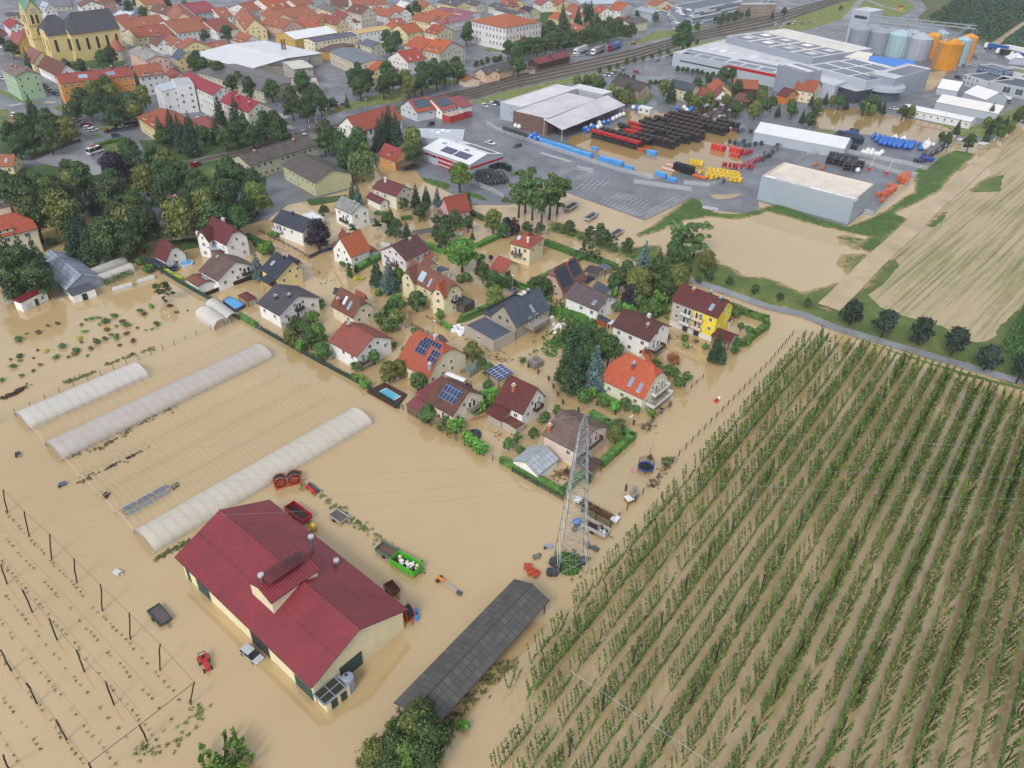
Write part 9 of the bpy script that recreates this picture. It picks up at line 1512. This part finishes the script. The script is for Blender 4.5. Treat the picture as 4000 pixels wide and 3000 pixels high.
hr_=G('t03',2212,200)-G('t03',1950,390);far_m=mat('leaf','#2c4a35','#33543a')
sheet('field_soil',[G('t03',x,y)for x,y in[(1330,-20),(1700,-120),(3200,-160),(3200,500),(2212,460),(1850,400),(1750,330),(1500,220),(1300,190)]],LAND+.05,mat('grass','#33502f','#3f5c38'))
crop_rows('distant_hop_yard','dark green hop yard stretching away behind the silos','t03',[('t03',1380,180),('t03',1560,60),('t03',1700,-60),('t03',2300,-100),('t03',2600,20),('t03',2260,165),('t03',1960,380),('t03',1850,350)],math.atan2(hr_.y,hr_.x),2.8,1.6,4.0,far_m,2.2,LAND)
crop_rows('distant_hop_yard','second dark green hop yard right of the pale farm track','t03',[('t03',2010,395),('t03',2230,235),('t03',2700,60),('t03',2900,300),('t03',2400,440),('t03',2212,420)],math.atan2(hr_.y,hr_.x),2.8,1.6,4.0,far_m,2.2,LAND)
road('farm_track',[('t03',1940,395),('t03',2212,205),('t03',2500,90)],5,LAND+.09,mudp)
# ---------------------------------------------------------------- labels for look-alikes: tell each by its nearest landmark
for P_ in PROT.values():
 for p in P_[:-1]:
  if not p['used']:
   for c in list(p.children):bpy.data.objects.remove(c)
   bpy.data.objects.remove(p)
_tr=[o for o,d in TREES if o.name.split('.')[0]=='tree'];_sz=lambda o:-(o.scale[0]*max(len(o.name),1)*0+(o.children[0].dimensions.z if o.children else 5))/max(1,(o.location-CAMP).length)
_off=[o for o in _tr if not(-20<proj(o.location)[0]<4020 and proj(o.location)[1]>-60)]
_tr.sort(key=_sz);far_t=_tr[285:];Vv=[];bpy.context.view_layer.update()
for o in far_t:
 for c in list(o.children):
  if c.name.startswith('crown'):
   a=np.empty(len(c.data.vertices)*3,np.float32);c.data.vertices.foreach_get('co',a);a=a.reshape(-1,4,3)[::2].reshape(-1,3);M_=np.array(c.matrix_world);Vv.append(a@M_[:3,:3].T+M_[:3,3])
  bpy.data.objects.remove(c)
ft=set(id(o)for o in far_t);TREES=[(o,d)for o,d in TREES if id(o)not in ft]
for o in far_t:bpy.data.objects.remove(o)
tag(quads_obj('distant_trees',np.concatenate(Vv),mat('leaf','#2f4527','#4a6233')),'many small trees and bushes scattered through the far town and along the railway','trees',kind='stuff')
items=[(o,d)for o,d in TREES if not o.get('done')]+[(o,d)for o,d in AUTO if not o.get('done')]
LP_=[(s,p,proj(p))for s,p in LM];grp={}
for o,d in items:
 x,y=proj(o.location);best=min(LP_,key=lambda l:(l[1]-o.location).length);dx,dy=x-best[2][0],y-best[2][1]
 rel=('right of' if dx>0 else 'left of')if abs(dx)>abs(dy)*1.2 else('behind' if dy<0 else 'in front of')
 grp.setdefault('%s %s the %s'%(d,rel,best[0]),[]).append(((best[1]-o.location).length,o))
ORD=['nearest','second nearest','third nearest','fourth nearest','fifth nearest','sixth nearest','seventh nearest','eighth nearest','ninth nearest','tenth nearest']
for k,l in grp.items():
 l.sort(key=lambda a:a[0])
 for i,(_,o)in enumerate(l):
  o['label']=k if len(l)==1 else k+(', %s to it'%(ORD[i]if i<10 else '%dth nearest'%(i+1)))
  if len(o['label'].split())>16:o['label']=' '.join(o['label'].replace(' roof','').split()[:16])
  g=[d for oo,d in items if oo==o][0];o['group']=g+'s' if 'tree' in g or 'spruce' in g else None or g+'s'
for o in list(COL.objects):
 for k in('used','done','h'):
  if k in o:del o[k]
 if o.name.startswith('tree')and o.type=='EMPTY' and not o.get('label'):pass
print('objects',len(COL.objects),'faces',sum(len(o.data.polygons)for o in COL.objects if o.type=='MESH'))
hz=MB();hz.box((0,850,55.5),(3500,2600,114.6),mat('plain','#ffffff'));ho_=hz.build('haze');ho_.data.materials.clear()
hm_=bpy.data.materials.new('haze');hm_.use_nodes=True;hn=hm_.node_tree;hn.nodes.clear();o_=hn.nodes.new('ShaderNodeOutputMaterial');v_=hn.nodes.new('ShaderNodeVolumePrincipled');v_.inputs['Color'].default_value=(.9,.94,1,1);v_.inputs['Density'].default_value=0.00014;v_.inputs['Anisotropy'].default_value=.2;hn.links.new(v_.outputs[0],o_.inputs['Volume']);ho_.data.materials.append(hm_);tag(ho_,kind='stuff',label='thin bluish haze over the far town',cat='haze')
